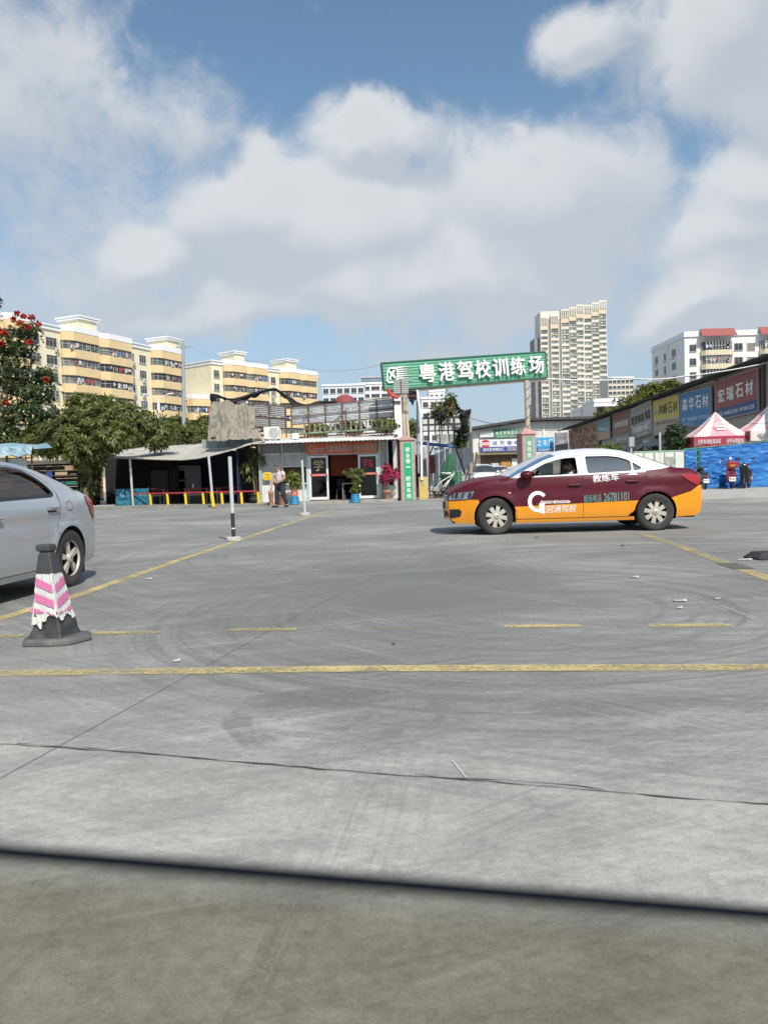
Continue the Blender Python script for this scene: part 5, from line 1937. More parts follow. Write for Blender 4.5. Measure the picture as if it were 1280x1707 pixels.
# sliding doors
M_DFRAME = mat('white_door_frame', (.72, .73, .72), .45, var=.04, dirt=.15)
M_DGLASS = glass_mat('dark_door_glass', (.22, .24, .24), 1.0, .02, 1.5)
def sdoor(px0, px1, ch, lab, strip):
 x0, x1 = lx(px0), lx(px1)
 z0, z1 = .16, Z(560, 759)
 mb = MB()
 f = .085
 mb.box(x0, x1, -.03, .04, z0, z0 + .12).box(x0, x1, -.03, .04, z1 - f, z1).box(x0, x0 + f, -.03, .04, z0 + .12, z1 - f).box(x1 - f, x1, -.03, .04, z0 + .12, z1 - f)
 d = mb.build('glass_door', M_DFRAME, shop, label=lab)
 mb = MB()
 mb.box(x0 + f, x1 - f, 0, .012, z0 + .12, z1 - f)
 mb.build('pane', M_DGLASS, d)
 zm = Z(560, 791)
 mb = MB()
 mb.box(x0 + f * .6, x1 - f * .6, -.042, -.032, zm - .055, zm + .055)
 mb.build('safety_strip', mat('red_film_strip', (.55, .05, .03), .5, var=.05), d)
 lettering('欢迎光临报名', M_LWHITE, d, (x0 + x1) / 2, -.046, zm, w=(x1 - x0) * .7, h=.06, name='lettering')
 lettering(ch, mat('gold_lettering', (.42, .30, .16), .5) if ch == '学' else mat('red_lettering', (.55, .04, .04), .5), d, (x0 + x1) / 2, -.012, Z(560, 775) if ch == '学' else Z(620, 772), w=.46, h=.50 if ch == '学' else .40, bold=.02, name='lettering')
 mb = MB()
 mb.tube([(x1 - f * .5, -.06, 1.0), (x1 - f * .5, -.06, 1.25)], .014, 6)
 mb.build('handle', M_CHROME, d)
sdoor(515.5, 547.5, '学', 'left glass door with a large golden character', True)
sdoor(597.5, 630.5, '学车', 'right glass door with red characters', True)
mb = MB()
ztop = Z(560, 758)
mb.box(lx(511), lx(515.5), -.05, .10, .12, 2.75)
mb.box(lx(630.5), lx(635), -.05, .10, .12, 2.75)
mb.box(lx(515.5), lx(630.5), -.02, .10, ztop, ztop + .07)
mb.build('door_frame', M_SHOPT, shop)
mb = MB()
mb.box(lx(547), lx(597), 1.9, 1.95, 1.2, 2.35)
mb.build('notice_board', mat('red_notice_board', (.50, .08, .04), .7, var=.15), shop)
for k, px in enumerate((556, 574, 590)):
 lettering('学驾考价目表'[k * 2:k * 2 + 2], mat('brown_lettering', (.35, .22, .14), .6), shop, lx(px), 1.88, 1.9, w=.3, h=.3, name='lettering')
# waiting chair and desk inside
t_ = thing('desk', 'plain desk standing in the dim doorway of the office', 'desk', loc=(sx0 + lx(585), SY + 1.0, .125))
mb = MB()
mb.box(-.45, .45, -.3, .3, .70, .74)
mb.build('tabletop', mat('pale_laminate', (.45, .42, .38), .5), t_)
for sx in (-.42, .42):
 mb = MB()
 mb.box(sx - .02, sx + .02, -.28, .28, 0, .70)
 mb.build('leg', M_STEEL, t_)
t_ = thing('office_chair', 'black chair standing inside the open office doorway', 'chair', loc=(sx0 + lx(565), SY + 1.2, .125))
mb = MB()
mb.bbox(-.22, .22, -.22, .22, .42, .50, .03)
mb.build('seat', M_BLACK, t_)
mb = MB()
mb.bbox(-.21, .21, .19, .26, .52, .95, .03)
mb.build('backrest', M_BLACK, t_)
for a_ in ((-1, -1), (1, -1), (1, 1), (-1, 1)):
 mb = MB()
 mb.tube([(.18 * a_[0], .18 * a_[1], .42), (.20 * a_[0], .20 * a_[1], 0)], .014, 6)
 mb.build('leg', M_STEEL, t_)
# right-hand narrow bay of the shop beyond the doors
mb = MB()
mb.box(lx(635), lx(646), .02, .10, .12, 2.7)
mb.build('wall_panel', mat('peeling_poster_wall', (.33, .33, .31), .8, var=.4, vscale=5), shop)
mb = MB()
mb.box(lx(646), lx(648), -.02, .12, .12, 2.7)
mb.box(lx(656), lx(662), -.02, .12, .12, 2.7)
mb.box(lx(648), lx(656), .0, .06, .12, .72)
mb.build('door_frame', M_WFRAME, shop)
mb = MB()
mb.box(lx(635), lx(662), 1.2, 1.25, .12, 2.7)
mb.build('dark_recess', M_DARK, shop)
# corrugated eave roof, in sheets
er0, er1 = lx(428), lx(664)
nsh = 12
M_EAVE = mat('pale_corrugated_roof', (.60, .60, .58), .6, var=.12, vscale=2, dirt=.5, dcol=(.25, .20, .16))
zl, zr = Z(432, 734.5) - .12, Z(660, 727) - .12
for k in range(nsh):
 x0, x1 = er0 + (er1 - er0) * k / nsh, er0 + (er1 - er0) * (k + 1) / nsh + .06
 mb = MB()
 m_ = 16
 vs = []
 for i in range(m_ + 1):
  x = x0 + (x1 - x0) * i / m_
  z = zl + (zr - zl) * (x - er0) / (er1 - er0) + .022 * sin(2 * pi * i / 4) + .004 * (k % 2)
  vs += [(x, -1.0, z - .05), (x, 2.6, z + .30), (x, -1.0, z - .075), (x, 2.6, z + .275)]
 fs = []
 for i in range(m_):
  b_ = 4 * i
  fs += [(b_, b_ + 4, b_ + 5, b_ + 1), (b_ + 2, b_ + 3, b_ + 7, b_ + 6), (b_, b_ + 2, b_ + 6, b_ + 4)]
 mb.add(vs, fs, True)
 mb.build('roof_sheet', M_EAVE, shop)
mb = MB()
for px in (440, 470, 505, 545, 590, 630, 655):
 x = lx(px)
 z = zl + (zr - zl) * (x - er0) / (er1 - er0)
 mb.tube([(x, -.95, z - .09), (x, 0, z - .02)], .02, 5)
 mb.tube([(x, -.8, z - .10), (x, -.02, z - .55)], .015, 5)
mb.tube([(er0, -.9, zl - .1), (er1, -.9, zr - .1)], .025, 6)
mb.build('eave_bracket', M_RUST, shop)
mb = MB()
mb.box(0, xe, 2.5, 5.7, 2.95, 3.02)
mb.build('flat_roof', M_TIN, shop)
# yellow notice and its post by the counter
o = thing('notice_sign', 'bright yellow notice sign on the counter wall behind the walking man', 'sign', loc=(P(446, 794, 34.3).x, 34.3, Zat(446, 794, 34.3)))
mb = MB()
w = P(452, 790, 34.3).x - P(440, 790, 34.3).x
mb.bbox(-w / 2, w / 2, 0, .02, -.17, .17, .02)
mb.build('plate', mat('notice_yellow', (.85, .62, .02), .5, var=.04), o)
for k in range(4):
 lettering('温馨提示 小心台阶 请勿停车 闲人免进'.split()[k], mat('orange_lettering', (.55, .25, .02), .5), o, 0, -.004, .10 - k * .066, w=w * .75, h=.045, name='lettering')
# air conditioner on the eave
M = Matrix.Translation((P(453.5, 724, 35.6).x, 35.6, Zat(453, 733, 35.6) + .30))
t_ = thing('air_conditioner', 'large white air-conditioner outdoor unit standing on the office roof', 'air conditioner', M=M)
mb = MB()
w, h = (P(467, 724, 35.6).x - P(441, 724, 35.6).x), (Zat(453, 712.5, 35.6) - Zat(453, 733, 35.6))
mb.bbox(-w / 2, w / 2, -.16, .16, -h / 2, h / 2, .02)
mb.build('casing', mat('ac_white', (.68, .67, .62), .5, var=.05, dirt=.2), t_)
mb = MB()
mb.lathe([(.001, -.166), (.23, -.166)], c=(w * .16, 0, 0), n=20, axis='y')
mb.build('fan_recess', M_GREYP, t_)
mb = MB()
for r in (.06, .12, .18, .24):
 mb.tube([(w * .16 + r * cos(2 * pi * k / 18), -.175, r * sin(2 * pi * k / 18)) for k in range(19)], .006, 4, caps=False)
for k in range(4):
 mb.cbox(Vector((w * .16, -.175, 0)), .48, .008, .008, Matrix.Rotation(k * pi / 4, 3, 'Y'))
mb.build('fan_guard', M_WHITE, t_)
mb = MB()
for s_ in (-.3, .3):
 mb.box(s_ - .03, s_ + .03, -.18, .18, -h / 2 - .12, -h / 2)
mb.build('foot', M_RUST, t_)
# roof-top junk: white bucket box, brackets
for (px, py, w, h, lab, m) in ((493, 728, .30, .22, 'small white box on the office roof beside the rusty post', M_WHITE), (483, 731, .10, .24, 'pale plastic drum on the office roof', M_WFRAME)):
 q = P(px, py, 35.5)
 t_ = thing('roof_box', lab, 'box', loc=(q.x, q.y, q.z - h / 2))
 mb = MB()
 mb.bbox(-w / 2, w / 2, -.15, .15, 0, h, .02)
 mb.build('body', m, t_)
 mb = MB()
 mb.bbox(-w / 2 - .012, w / 2 + .012, -.16, .16, h - .002, h + .035, .008)
 mb.build('lid', m, t_)
# ------------------------------------------------------------------ tin hoardings on the roof
def tin_wall(px0, px1, yt0, yt1, yb0, yb1, Y, label, rows, posts, m, post_m, holes=0, brace=(), nrib=16):
 a = P(px0, yb0, Y)
 root = thing('tin_hoarding', label, 'hoarding', loc=(a.x, Y, 0))
 f = lambda px, py: (P(px, py, Y).x - a.x, P(px, py, Y).z)
 ncol = posts
 for c in range(ncol):
  for r in range(rows):
   u0, u1 = c / ncol, (c + 1) / ncol
   v0, v1 = r / rows, (r + 1) / rows
   def pt(u, v):
    px = px0 + (px1 - px0) * u
    yb = yb0 + (yb1 - yb0) * u
    yt = yt0 + (yt1 - yt0) * u
    return f(px, yb + (yt - yb) * v)
   p00, p10, p01, p11 = pt(u0, v0), pt(u1, v0), pt(u0, v1 - .03), pt(u1, v1 - .03)
   mb = MB()
   n = nrib
   vs = []
   for i in range(n + 1):
    t = i / n
    y = .02 * sin(2 * pi * i / 4) + (r * .006) - .012 * (c % 2)
    vs += [(p00[0] + (p01[0] - p00[0]) * t, y, p00[1] + (p01[1] - p00[1]) * t), (p10[0] + (p11[0] - p10[0]) * t, y, p10[1] + (p11[1] - p10[1]) * t)]
   mb.add(vs, [(2 * i, 2 * i + 1, 2 * i + 3, 2 * i + 2) for i in range(n)], True)
   mb.build('tin_sheet', m, root)
 for c in range(ncol + 1):
  u = c / ncol
  px = px0 + (px1 - px0) * u
  q0, q1 = f(px, yb0 + (yb1 - yb0) * u + 14), f(px, yt0 + (yt1 - yt0) * u - 1)
  mb = MB()
  mb.box(q0[0] - .03, q0[0] + .03, -.09, -.03, q0[1], q1[1])
  mb.build('post', post_m, root)
 for (v, py_) in ((0, None), (.45, None), (1, None)):
  q0 = f(px0, yb0 + (yt0 - yb0) * v)
  q1 = f(px1, yb1 + (yt1 - yb1) * v)
  mb = MB()
  mb.tube([(q0[0], -.06, q0[1]), (q1[0], -.06, q1[1])], .022, 5)
  mb.build('rail', post_m, root)
 for (x0, y0, x1, y1) in brace:
  q0, q1 = f(x0, y0), f(x1, y1)
  mb = MB()
  mb.tube([(q0[0], -.10, q0[1]), (q1[0], -.10, q1[1])], .02, 5)
  mb.build('brace', post_m, root)
 return root
tin_wall(424, 478, 671, 676, 711, 715.5, 36.5, 'square rust-streaked corrugated hoarding above the white air-conditioner', 2, 2, mat('dark_tin', (.30, .31, .31), .6, metal=.2, var=.15, dirt=.6, dcol=(.10, .08, .06), streak=True), M_RUST, nrib=24)
tin_wall(487, 657, 679, 663, 708, 696, 36.6, 'long corrugated hoarding with rusty posts along the office roof', 3, 6, M_TIN, M_RUST, brace=((548, 712, 577, 684), (577, 684, 577, 727), (505, 700, 512, 695)))
# white balustrade with greenery behind and olive base beams
Yf = 36.9
a = P(505, 724, Yf)
t_ = thing('roof_balustrade', 'white barred balustrade with green base beam below the long tin hoarding', 'balustrade', loc=(a.x, Yf, 0))
for i in range(17):
 px = 508 + i * 8.6
 q0, q1 = P(px, 724 - (px - 508) * .06, Yf), P(px, 706 - (px - 508) * .06, Yf)
 mb = MB()
 mb.box(q0.x - a.x - .035, q0.x - a.x + .035, -.03, .03, q0.z, q1.z)
 mb.build('baluster', mat('cream_baluster', (.60, .57, .50), .8, var=.1, dirt=.3), t_)
for (py, th, m) in ((724, .10, mat('olive_beam', (.20, .25, .17), .8, var=.15, dirt=.3)), (730, .07, M_RUST), (704, .06, M_RUST), (734, .06, M_WOOD)):
 q0, q1 = P(487, py, Yf), P(657, py - 10, Yf)
 mb = MB()
 mb.tube([(q0.x - a.x, -.06, q0.z), (q1.x - a.x, -.06, q1.z)], th * .6, 6)
 mb.build('beam', m, t_)
# red dome umbrella seen over the hoarding
q = P(575, 671, 60)
t_ = thing('dome_roof', 'dull red domed roof showing over the tin hoarding', 'roof', loc=(q.x, 60, q.z - .9))
mb = MB()
r = P(594, 671, 60).x - q.x
mb.lathe([(r, 0.6), (r * .97, .95), (r * .72, 1.28), (r * .62, 1.36), (r * .3, 1.48), (.01, 1.52)], n=14)
mb.build('canopy', mat('dull_red_roof', (.27, .06, .06), .8, var=.1), t_)
mb = MB()
mb.tube([(0, 0, -3.6), (0, 0, 1.4)], .06, 8)
mb.build('pole', M_STEEL, t_)
# ------------------------------------------------------------------ draped cloths
def drape(name, label, cat, path, widths, Y, m, nseg=40, nv=8, depth=.25, seed=1, fold=.12, extra=None):
 """hanging cloth between points (px, py): sags, folds and a ragged lower edge"""
 rng = random.Random(seed)
 pts = [P(a, b_, Y) for a, b_ in path]
 o0 = pts[0].copy()
 cum = [0]
 for i in range(1, len(pts)):
  cum.append(cum[-1] + (pts[i] - pts[i - 1]).length)
 ph = [rng.uniform(0, 6.28) for _ in range(6)]
 def fn(u, v):
  s = u * cum[-1]
  k = 0
  while k < len(cum) - 2 and s > cum[k + 1]:
   k += 1
  t = (s - cum[k]) / max(1e-6, cum[k + 1] - cum[k])
  p = pts[k].lerp(pts[k + 1], t)
  w = widths[k] + (widths[k + 1] - widths[k]) * t
  w *= 1 + .22 * sin(u * 37 + ph[0]) + .15 * sin(u * 83 + ph[1])
  y = depth * (sin(u * 30 + v * 2.0 + ph[2]) * .4 + sin(u * 67 + v * 5 + ph[3]) * .25) * (0.3 + v) + fold * sin(v * 9 + u * 12 + ph[4]) * .5
  return (p.x - o0.x + .05 * sin(v * 7 + u * 50), y, p.z - o0.z - w * v)
 root = thing(name, label, cat, loc=o0)
 mb = MB()
 mb.grid(fn, nseg, nv)
 o = mb.build('cloth', m, root)
 md = o.modifiers.new('thickness', 'SOLIDIFY')
 md.thickness = .012
 return root
M_NET = mat('black_shade_net', (.022, .022, .024), .9, var=.35, vscale=6)
drape('shade_net', 'black shade net rolled and sagging above the beige tarpaulin and tin hoardings', 'net',
  [(351, 656), (366, 658), (384, 666), (402, 661), (421, 654), (440, 650), (458, 647), (474, 656), (492, 668), (508, 674), (522, 671), (533, 668), (546, 669), (560, 669)],
  [.2, .14, .24, .30, .22, .2, .08, .22, .42, .50, .40, .25, .20, .12], 37.5, M_NET, 90, 7, seed=3)
t_ = thing('net_pole', 'thin pole propping the black shade net at its peak', 'pole', loc=(P(459, 700, 37.5).x, 37.5, Zat(459, 715, 37.5)))
mb = MB()
mb.tube([(0, 0, 0), (-.02, 0, Zat(459, 645, 37.5) - Zat(459, 715, 37.5))], .03, 6)
mb.build('pole', M_GREYP, t_)
drape('shade_net', 'ragged end of black net hanging at the left of the beige tarpaulin', 'net', [(351, 657), (355, 657), (360, 658)], [.25, .95, .2], 37.0, M_NET, 14, 8, seed=8, depth=.12)
# beige tarpaulin heap on the roof
def tarp_heap(name, label, outline_px, Y, m, seed, depth=1.4, amp=.16, n=46, mv=34, cat='tarpaulin'):
 rng = random.Random(seed)
 o = P(outline_px[0], outline_px[3], Y)
 x0, x1 = 0, P(outline_px[1], outline_px[3], Y).x - o.x
 z1 = Zat(outline_px[0], outline_px[2], Y) - o.z
 from mathutils import noise as mn
 root = thing(name, label, cat, loc=(o.x, Y, o.z))
 def fn(u, v):
  # v 0..0.6 front face upwards, then over the top to the back
  edge = 1 - abs(2 * u - 1) ** 6
  h = z1 * (.92 + .06 * sin(u * 6 + .3) + .04 * sin(u * 19)) * (.80 + .20 * edge)
  if v < .68:
   t = v / .68
   z = h * t
   y = -.25 * (1 - t) ** 1.5 - .2 * (1 - t)
  else:
   t = (v - .68) / .32
   z = h * (1 - .15 * t * t)
   y = depth * t
  px_, pz_ = u * (x1 - x0), z
  q = Vector((px_ * 1.3, pz_ * .7 + y, seed))
  r1 = mn.noise(Vector((px_ * 2.6 + .9 * mn.noise(q), pz_ * .9, seed)))
  r2 = mn.noise(Vector((px_ * 5.5 + pz_ * 3, pz_ * 3.4, seed + 3)))
  r3 = 1 - abs(mn.noise(Vector((px_ * 3.2 - pz_ * 2.0, pz_ * 2.4, seed + 7))))
  r4 = 1 - 2 * abs(mn.noise(Vector((px_ * 7.5 + pz_ * 2.5 + r1 * 2, pz_ * 1.6 - px_ * .8, seed + 5))))
  r5 = 1 - 2 * abs(mn.noise(Vector((px_ * 5 - pz_ * 4 + r1 * 2, pz_ * 5, seed + 15))))
  r6 = 1 - 2 * abs(mn.noise(Vector((px_ * 4.2 + .5 * r1 + pz_ * .5, pz_ * .55, seed + 21))))
  r7 = 1 - 2 * abs(mn.noise(Vector((px_ * 9 - pz_ * 1.2 + r1, pz_ * 1.1, seed + 31))))
  d = amp * (r1 * .7 + (r3 - .7) * .4 + .75 * r6 + .45 * r7 + .22 * r4 + .22 * r5)
  zoff = .06 * mn.noise(Vector((px_ * 4, 0, seed + 11))) if v < .02 else 0
  return (px_ + d * .35, y - d, z + d * .25 + zoff)
 mb = MB()
 mb.grid(fn, n, mv)
 mb.build('sheet', m, root)
 return root
M_BEIGE = mat('beige_canvas', (.27, .25, .205), .9, var=.16, vscale=1.6, dirt=.3, dcol=(.20, .16, .11), bump=.5, bscale=7)
tarp_heap('tarpaulin', 'crumpled beige tarpaulin draped over a heap on the roof, left of the tin hoarding', (350, 427, 668, 736), 36.4, M_BEIGE, 5.3, amp=.12, n=110, mv=80)
tarp_heap('tarpaulin', 'small low fold of beige tarpaulin lying along the roof edge', (362, 436, 714, 737), 35.8, M_BEIGE, 9.1, amp=.18, n=110, mv=36, depth=.6)
# blue-grey low parapet sheet under the tarpaulin
a = P(337, 744, 37.0)
t_ = thing('roof_parapet', 'pale blue-grey sheet metal parapet under the beige tarpaulin', 'parapet', loc=(a.x, 37.0, a.z - .1))
mb = MB()
corr(mb, 0, P(432, 738, 37.0).x - a.x, 0, Zat(400, 731, 37) - a.z + .1, 0, pitch=.4, amp=.02, horizontal=False)
mb.build('sheet', mat('dull_parapet_sheet', (.27, .30, .32), .7, var=.15, dirt=.5, streak=True), t_)
# dark loose boards at the foot of the heap
for i, (x0, y0, x1, y1, r) in enumerate(((372, 729, 408, 724, .07), (396, 727, 438, 718, .06), (415, 729, 446, 725, .05), (352, 731, 380, 728, .05), (404, 722, 430, 712, .04))):
 q0, q1 = P(x0, y0, 35.6), P(x1, y1, 35.6)
 t_ = thing('loose_board', ['long dark board under the beige tarpaulin heap', 'dark board slanting up to the tin hoarding', 'short dark board beside the white air-conditioner', 'dark board at the left foot of the tarpaulin heap', 'thin stick leaning at the right side of the tarpaulin heap'][i], 'board', loc=q0)
 mb = MB()
 mb.tube([Vector((0, 0, 0)), (q1 - q0) * .5 + Vector((0, 0, .02)), q1 - q0], r, 4, smooth=False)
 mb.build('plank', M_DARK if i < 4 else M_WOOD, t_)
# ------------------------------------------------------------------ restaurant canopy
def canopy():
 fr = [(186, 763, 37.2), (230, 764, 36.6), (270, 765.5, 35.8), (304, 766, 35.0), (330, 763.5, 34.4), (352, 759, 33.8), (385, 750, 33.6), (412, 741.5, 33.6), (442, 734, 33.6)]
 bk = [(200, 750, 43.5), (241, 745, 43.5), (275, 743, 43), (310, 741, 42.5), (340, 739, 42), (362, 737, 41.5), (390, 733.5, 41), (414, 730.5, 40.5), (444, 728, 40)]
 a = P(*fr[0])
 root = thing('canopy_shelter', 'open-fronted eating shelter under a sagging grey canvas roof', 'shelter', loc=(a.x, a.y, 0))
 o = Vector((a.x, a.y, 0))
 F_ = [P(*q) - o for q in fr]
 B_ = [P(*q) - o for q in bk]
 from mathutils import noise as mn
 def fn(u, v):
  k = min(len(F_) - 2, int(u * (len(F_) - 1)))
  t = u * (len(F_) - 1) - k
  t2 = t
  p = F_[k].lerp(F_[k + 1], t2)
  q = B_[k].lerp(B_[k + 1], t2)
  r = p.lerp(q, v)
  r.z -= .16 * sin(pi * v) * (.6 + .4 * sin(u * 19))
  r.z += .03 * mn.noise(Vector((u * 22, v * 6, 0)))
  return tuple(r)
 mb = MB()
 mb.grid(fn, 64, 14)
 ob = mb.build('canvas_roof', mat('grey_canvas', (.47, .45, .40), .9, var=.12, vscale=1.2, dirt=.5, dcol=(.16, .14, .12), bump=.25, bscale=5), root)
 md = ob.modifiers.new('thickness', 'SOLIDIFY')
 md.thickness = .03
 mb = MB()
 for i in range(len(F_) - 1):
  mb.tube([F_[i] + Vector((0, 0, -.02)), F_[i + 1] + Vector((0, 0, -.02))], .03, 6)
 mb.build('roof_beam', mat('bleached_beam', (.45, .42, .37), .8, var=.15), root)
 # purlins
 for u in (.03, .2, .36, .52, .68, .84):
  mb = MB()
  mb.tube([Vector(fn(u, v)) + Vector((0, 0, -.06)) for v in (0, .25, .5, .75, 1)], .025, 6)
  mb.build('purlin', M_RUST, root)
 mpost = mat('pale_post_paint', (.52, .52, .50), .6, var=.1, dirt=.35, dcol=(.3, .2, .14))
 for (bx, by, tx, ty) in ((222.5, 846, 217, 766), (356, 846, 348, 760)):
  g = G(bx, by)
  tp = P(tx, ty, g.y)
  mb = MB()
  mb.tube([Vector((g.x, g.y, 0)) - o, tp - o], .055, 8)
  mb.build('post', mpost, root)
 # boarded walls, the shade under the canvas put into their near-black colours
 yb = 41.2 - o.y
 xl, xr = P(176, 800, 41.2).x - o.x, P(436, 800, 41.2).x - o.x
 rng = random.Random(3)
 nb = 16
 MN = [mat('navy_shade_tone', (.012, .016, .045), .7, var=.3), mat('black_shade_tone', (.016, .015, .015), .8, var=.3), mat('brown_shade_tone', (.035, .026, .02), .8, var=.3)]
 for k in range(nb):
  mb = MB()
  x0, x1 = xl + (xr - xl) * k / nb, xl + (xr - xl) * (k + 1) / nb - .004
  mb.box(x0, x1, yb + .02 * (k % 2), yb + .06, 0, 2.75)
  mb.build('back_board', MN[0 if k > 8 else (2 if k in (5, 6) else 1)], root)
 mb = MB()
 mb.box(xr + .02, xr + .1, -3.0, yb, 0, 2.75)  # sides added to shut out skylight and keep the interior dark
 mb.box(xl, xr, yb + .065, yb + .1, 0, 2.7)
 mb.build('darkening_wall', MN[0], root)
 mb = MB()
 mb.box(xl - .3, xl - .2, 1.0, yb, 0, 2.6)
 mb.build('darkening_wall', MN[1], root)
 # cabinets, shelves in the gloom
 for (px, w, h, m) in ((268, .9, 1.8, M_DARK), (318, 1.2, 2.0, mat('gloomy_glass_door', (.05, .055, .06), .25, var=.3)), (298, .9, 1.9, MN[2])):
  t_ = thing('cabinet', {268: 'dark shelf unit at the left back of the eating shelter', 318: 'dark glazed cupboard at the back of the eating shelter', 298: 'brown cupboard between shelf unit and glazed cupboard in the shelter'}[px], 'cabinet', loc=(P(px, 800, 40.6).x, 40.6, 0))
  mb = MB()
  mb.box(-w / 2, w / 2, -.2, .2, 0, h)
  mb.build('carcass', m, t_)
  for k in range(3):
   mb = MB()
   mb.box(-w / 2 + .06, w / 2 - .06, -.23, -.202, .12 + k * h * .3, .05 + (k + 1) * h * .3)
   mb.build('door_panel', m, t_)
 return root
canopy()
# floor slab of the shelter
ga, gb_ = G(188, 847), G(440, 843.5)
mb = MB()
vs = [(ga.x - 4, ga.y - .1, 0), (gb_.x, gb_.y - .15, 0), (gb_.x, 41.5, 0), (ga.x - 4, 41.5, 0)]
mb.add(vs + [(x, y, .09) for x, y, _ in vs], [(4, 5, 6, 7), (0, 1, 5, 4), (1, 2, 6, 5), (2, 3, 7, 6), (3, 0, 4, 7)])
mb.build('shelter_floor', mat('shelter_floor_concrete', (.26, .25, .23), .9, var=.2, dirt=.4), kind='structure')
# red rail on yellow posts
base = [(222.5, 845.5), (252.5, 845), (281, 844.8), (311, 844.5), (340.5, 844), (371.5, 843.8), (404, 843.2), (432, 842.6)]
g0 = G(*base[0])
M_YPOST = mat('yellow_post_paint', (.80, .56, .02), .45, var=.06, dirt=.15)
rail = thing('railing', 'red rail on yellow posts along the front of the eating shelter', 'railing', loc=g0)
gp = [G(*b_) for b_ in base]
for (b_, g) in zip(base, gp):
 tp = P(b_[0] - 2.0, b_[1] - 22.5, g.y)
 mb = MB()
 mb.tube([Vector((g.x, g.y, 0.0)) - g0, Vector((tp.x, g.y, tp.z)) - g0], .062, 10)
 p_ = mb.build('post', M_YPOST, rail)
mb = MB()
mb.tube([Vector((g.x - .05, g.y, .63)) - g0 for g in gp], .038, 8)
mb.build('rail', mat('red_rail_paint', (.42, .04, .05), .5, var=.1, dirt=.2), rail)
# third short yellow post belongs to the canopy leg
g = G(356.5, 846)
t_ = thing('bollard', 'yellow sleeve around the foot of the right canopy post', 'bollard', loc=g)
mb = MB()
mb.tube([(0, -.02, 0), (-.06, -.02, .66)], .075, 10)
mb.build('sleeve', M_YPOST, t_)
mb = MB()
mb.lathe([(.08, 0), (.082, .03), (.078, .035)], n=12, c=(0, -.02, 0))
mb.build('foot_ring', M_RUST, t_)
# dining tables with red tops and stools
for i, (px0, px1, py, lab) in enumerate(((248, 280, 815, 'leftmost red dining table in the eating shelter, with dishes'), (309, 351, 815.5, 'middle red dining table in the eating shelter'), (361, 414, 813.5, 'rightmost red dining table in the eating shelter'))):
 Yt = 38.4 if i == 0 else 37.6
 q0, q1 = P(px0, py, Yt), P(px1, py, Yt)
 t_ = thing('dining_table', lab, 'table', loc=((q0.x + q1.x) / 2, Yt, .09), group='red dining tables under the canopy')
 w = q1.x - q0.x
 mb = MB()
 mb.bbox(-w / 2, w / 2, -.4, .4, .68, .73, .015)
 mb.build('tabletop', M_RED, t_)
 for sx in (-1, 1):
  for sy in (-1, 1):
   mb = MB()
   mb.box(sx * (w / 2 - .1) - .02, sx * (w / 2 - .1) + .02, sy * .34 - .02, sy * .34 + .02, 0, .68)
   mb.build('leg', M_STEEL, t_)
 mb = MB()
 mb.box(-w / 2 + .1, w / 2 - .1, -.82, -.55, .40, .44)
 mb.tube([(-w / 2 + .2, -.68, .40), (-w / 2 + .2, -.68, 0)], .02, 6)
 mb.tube([(w / 2 - .2, -.68, .40), (w / 2 - .2, -.68, 0)], .02, 6)
 mb.tube([(-w / 2 + .2, -.68, .1), (-w / 2 + .2, -.3, .1)], .02, 6)
 mb.tube([(w / 2 - .2, -.68, .1), (w / 2 - .2, -.3, .1)], .02, 6)
 mb.build('bench', M_GREYP, t_)
 t2 = thing('serving_dish', ['white dish on the leftmost red table', 'small pale bottle on the middle red table', 'red dish on the rightmost red table'][i], 'dish', loc=((q0.x + q1.x) / 2 - .2, Yt - .1, .82))
 mb = MB()
 if i == 1:
  mb.lathe([(.001, 0), (.045, 0), (.05, .1), (.03, .18), (.02, .24), (.001, .245)], n=10)
 else:
  mb.lathe([(.001, 0), (.12, .005), (.20, .05), (.205, .055), (.12, .02), (.001, .018)], n=14)
 mb.build('body', [M_WHITE, M_WHITE, M_RED][i], t2)
# blue tarpaulin screen at the left of the shelter
a = G(189, 847)
t_ = thing('tarpaulin_screen', 'teal-blue plastic tarpaulin screen at the left end of the eating shelter', 'tarpaulin', loc=(a.x, a.y + .4, .09))
from mathutils import noise as mnz
w = P(246, 840, a.y + .4).x - a.x
mb = MB()
mb.grid(lambda u, v: (w * u, .25 * u + .05 * mnz.noise(Vector((u * 9, v * 5, 1))) + .03 * mnz.noise(Vector((u * 25 + v * 9, v * 18, 2))), .80 * v), 50, 18)
mb.build('sheet', mat('teal_plastic_sheet', (.015, .14, .22), .35, var=.25, vscale=3, bump=.5, bscale=12), t_)
mb = MB()
for u in (0, .5, 1):
 mb.tube([(w * u, .25 * u + .06, 0), (w * u, .25 * u + .06, .85)], .02, 6)
mb.build('stake', M_RUST, t_)
# ================================================================== RIGHT-HAND SIDE
# row of stone-yard shops running away along the right of the yard
W0 = Vector((P(1300, 700, 42.0).x, 42.0, 0))
W1 = Vector((P(947, 740, 88.0).x, 88.0, 0))
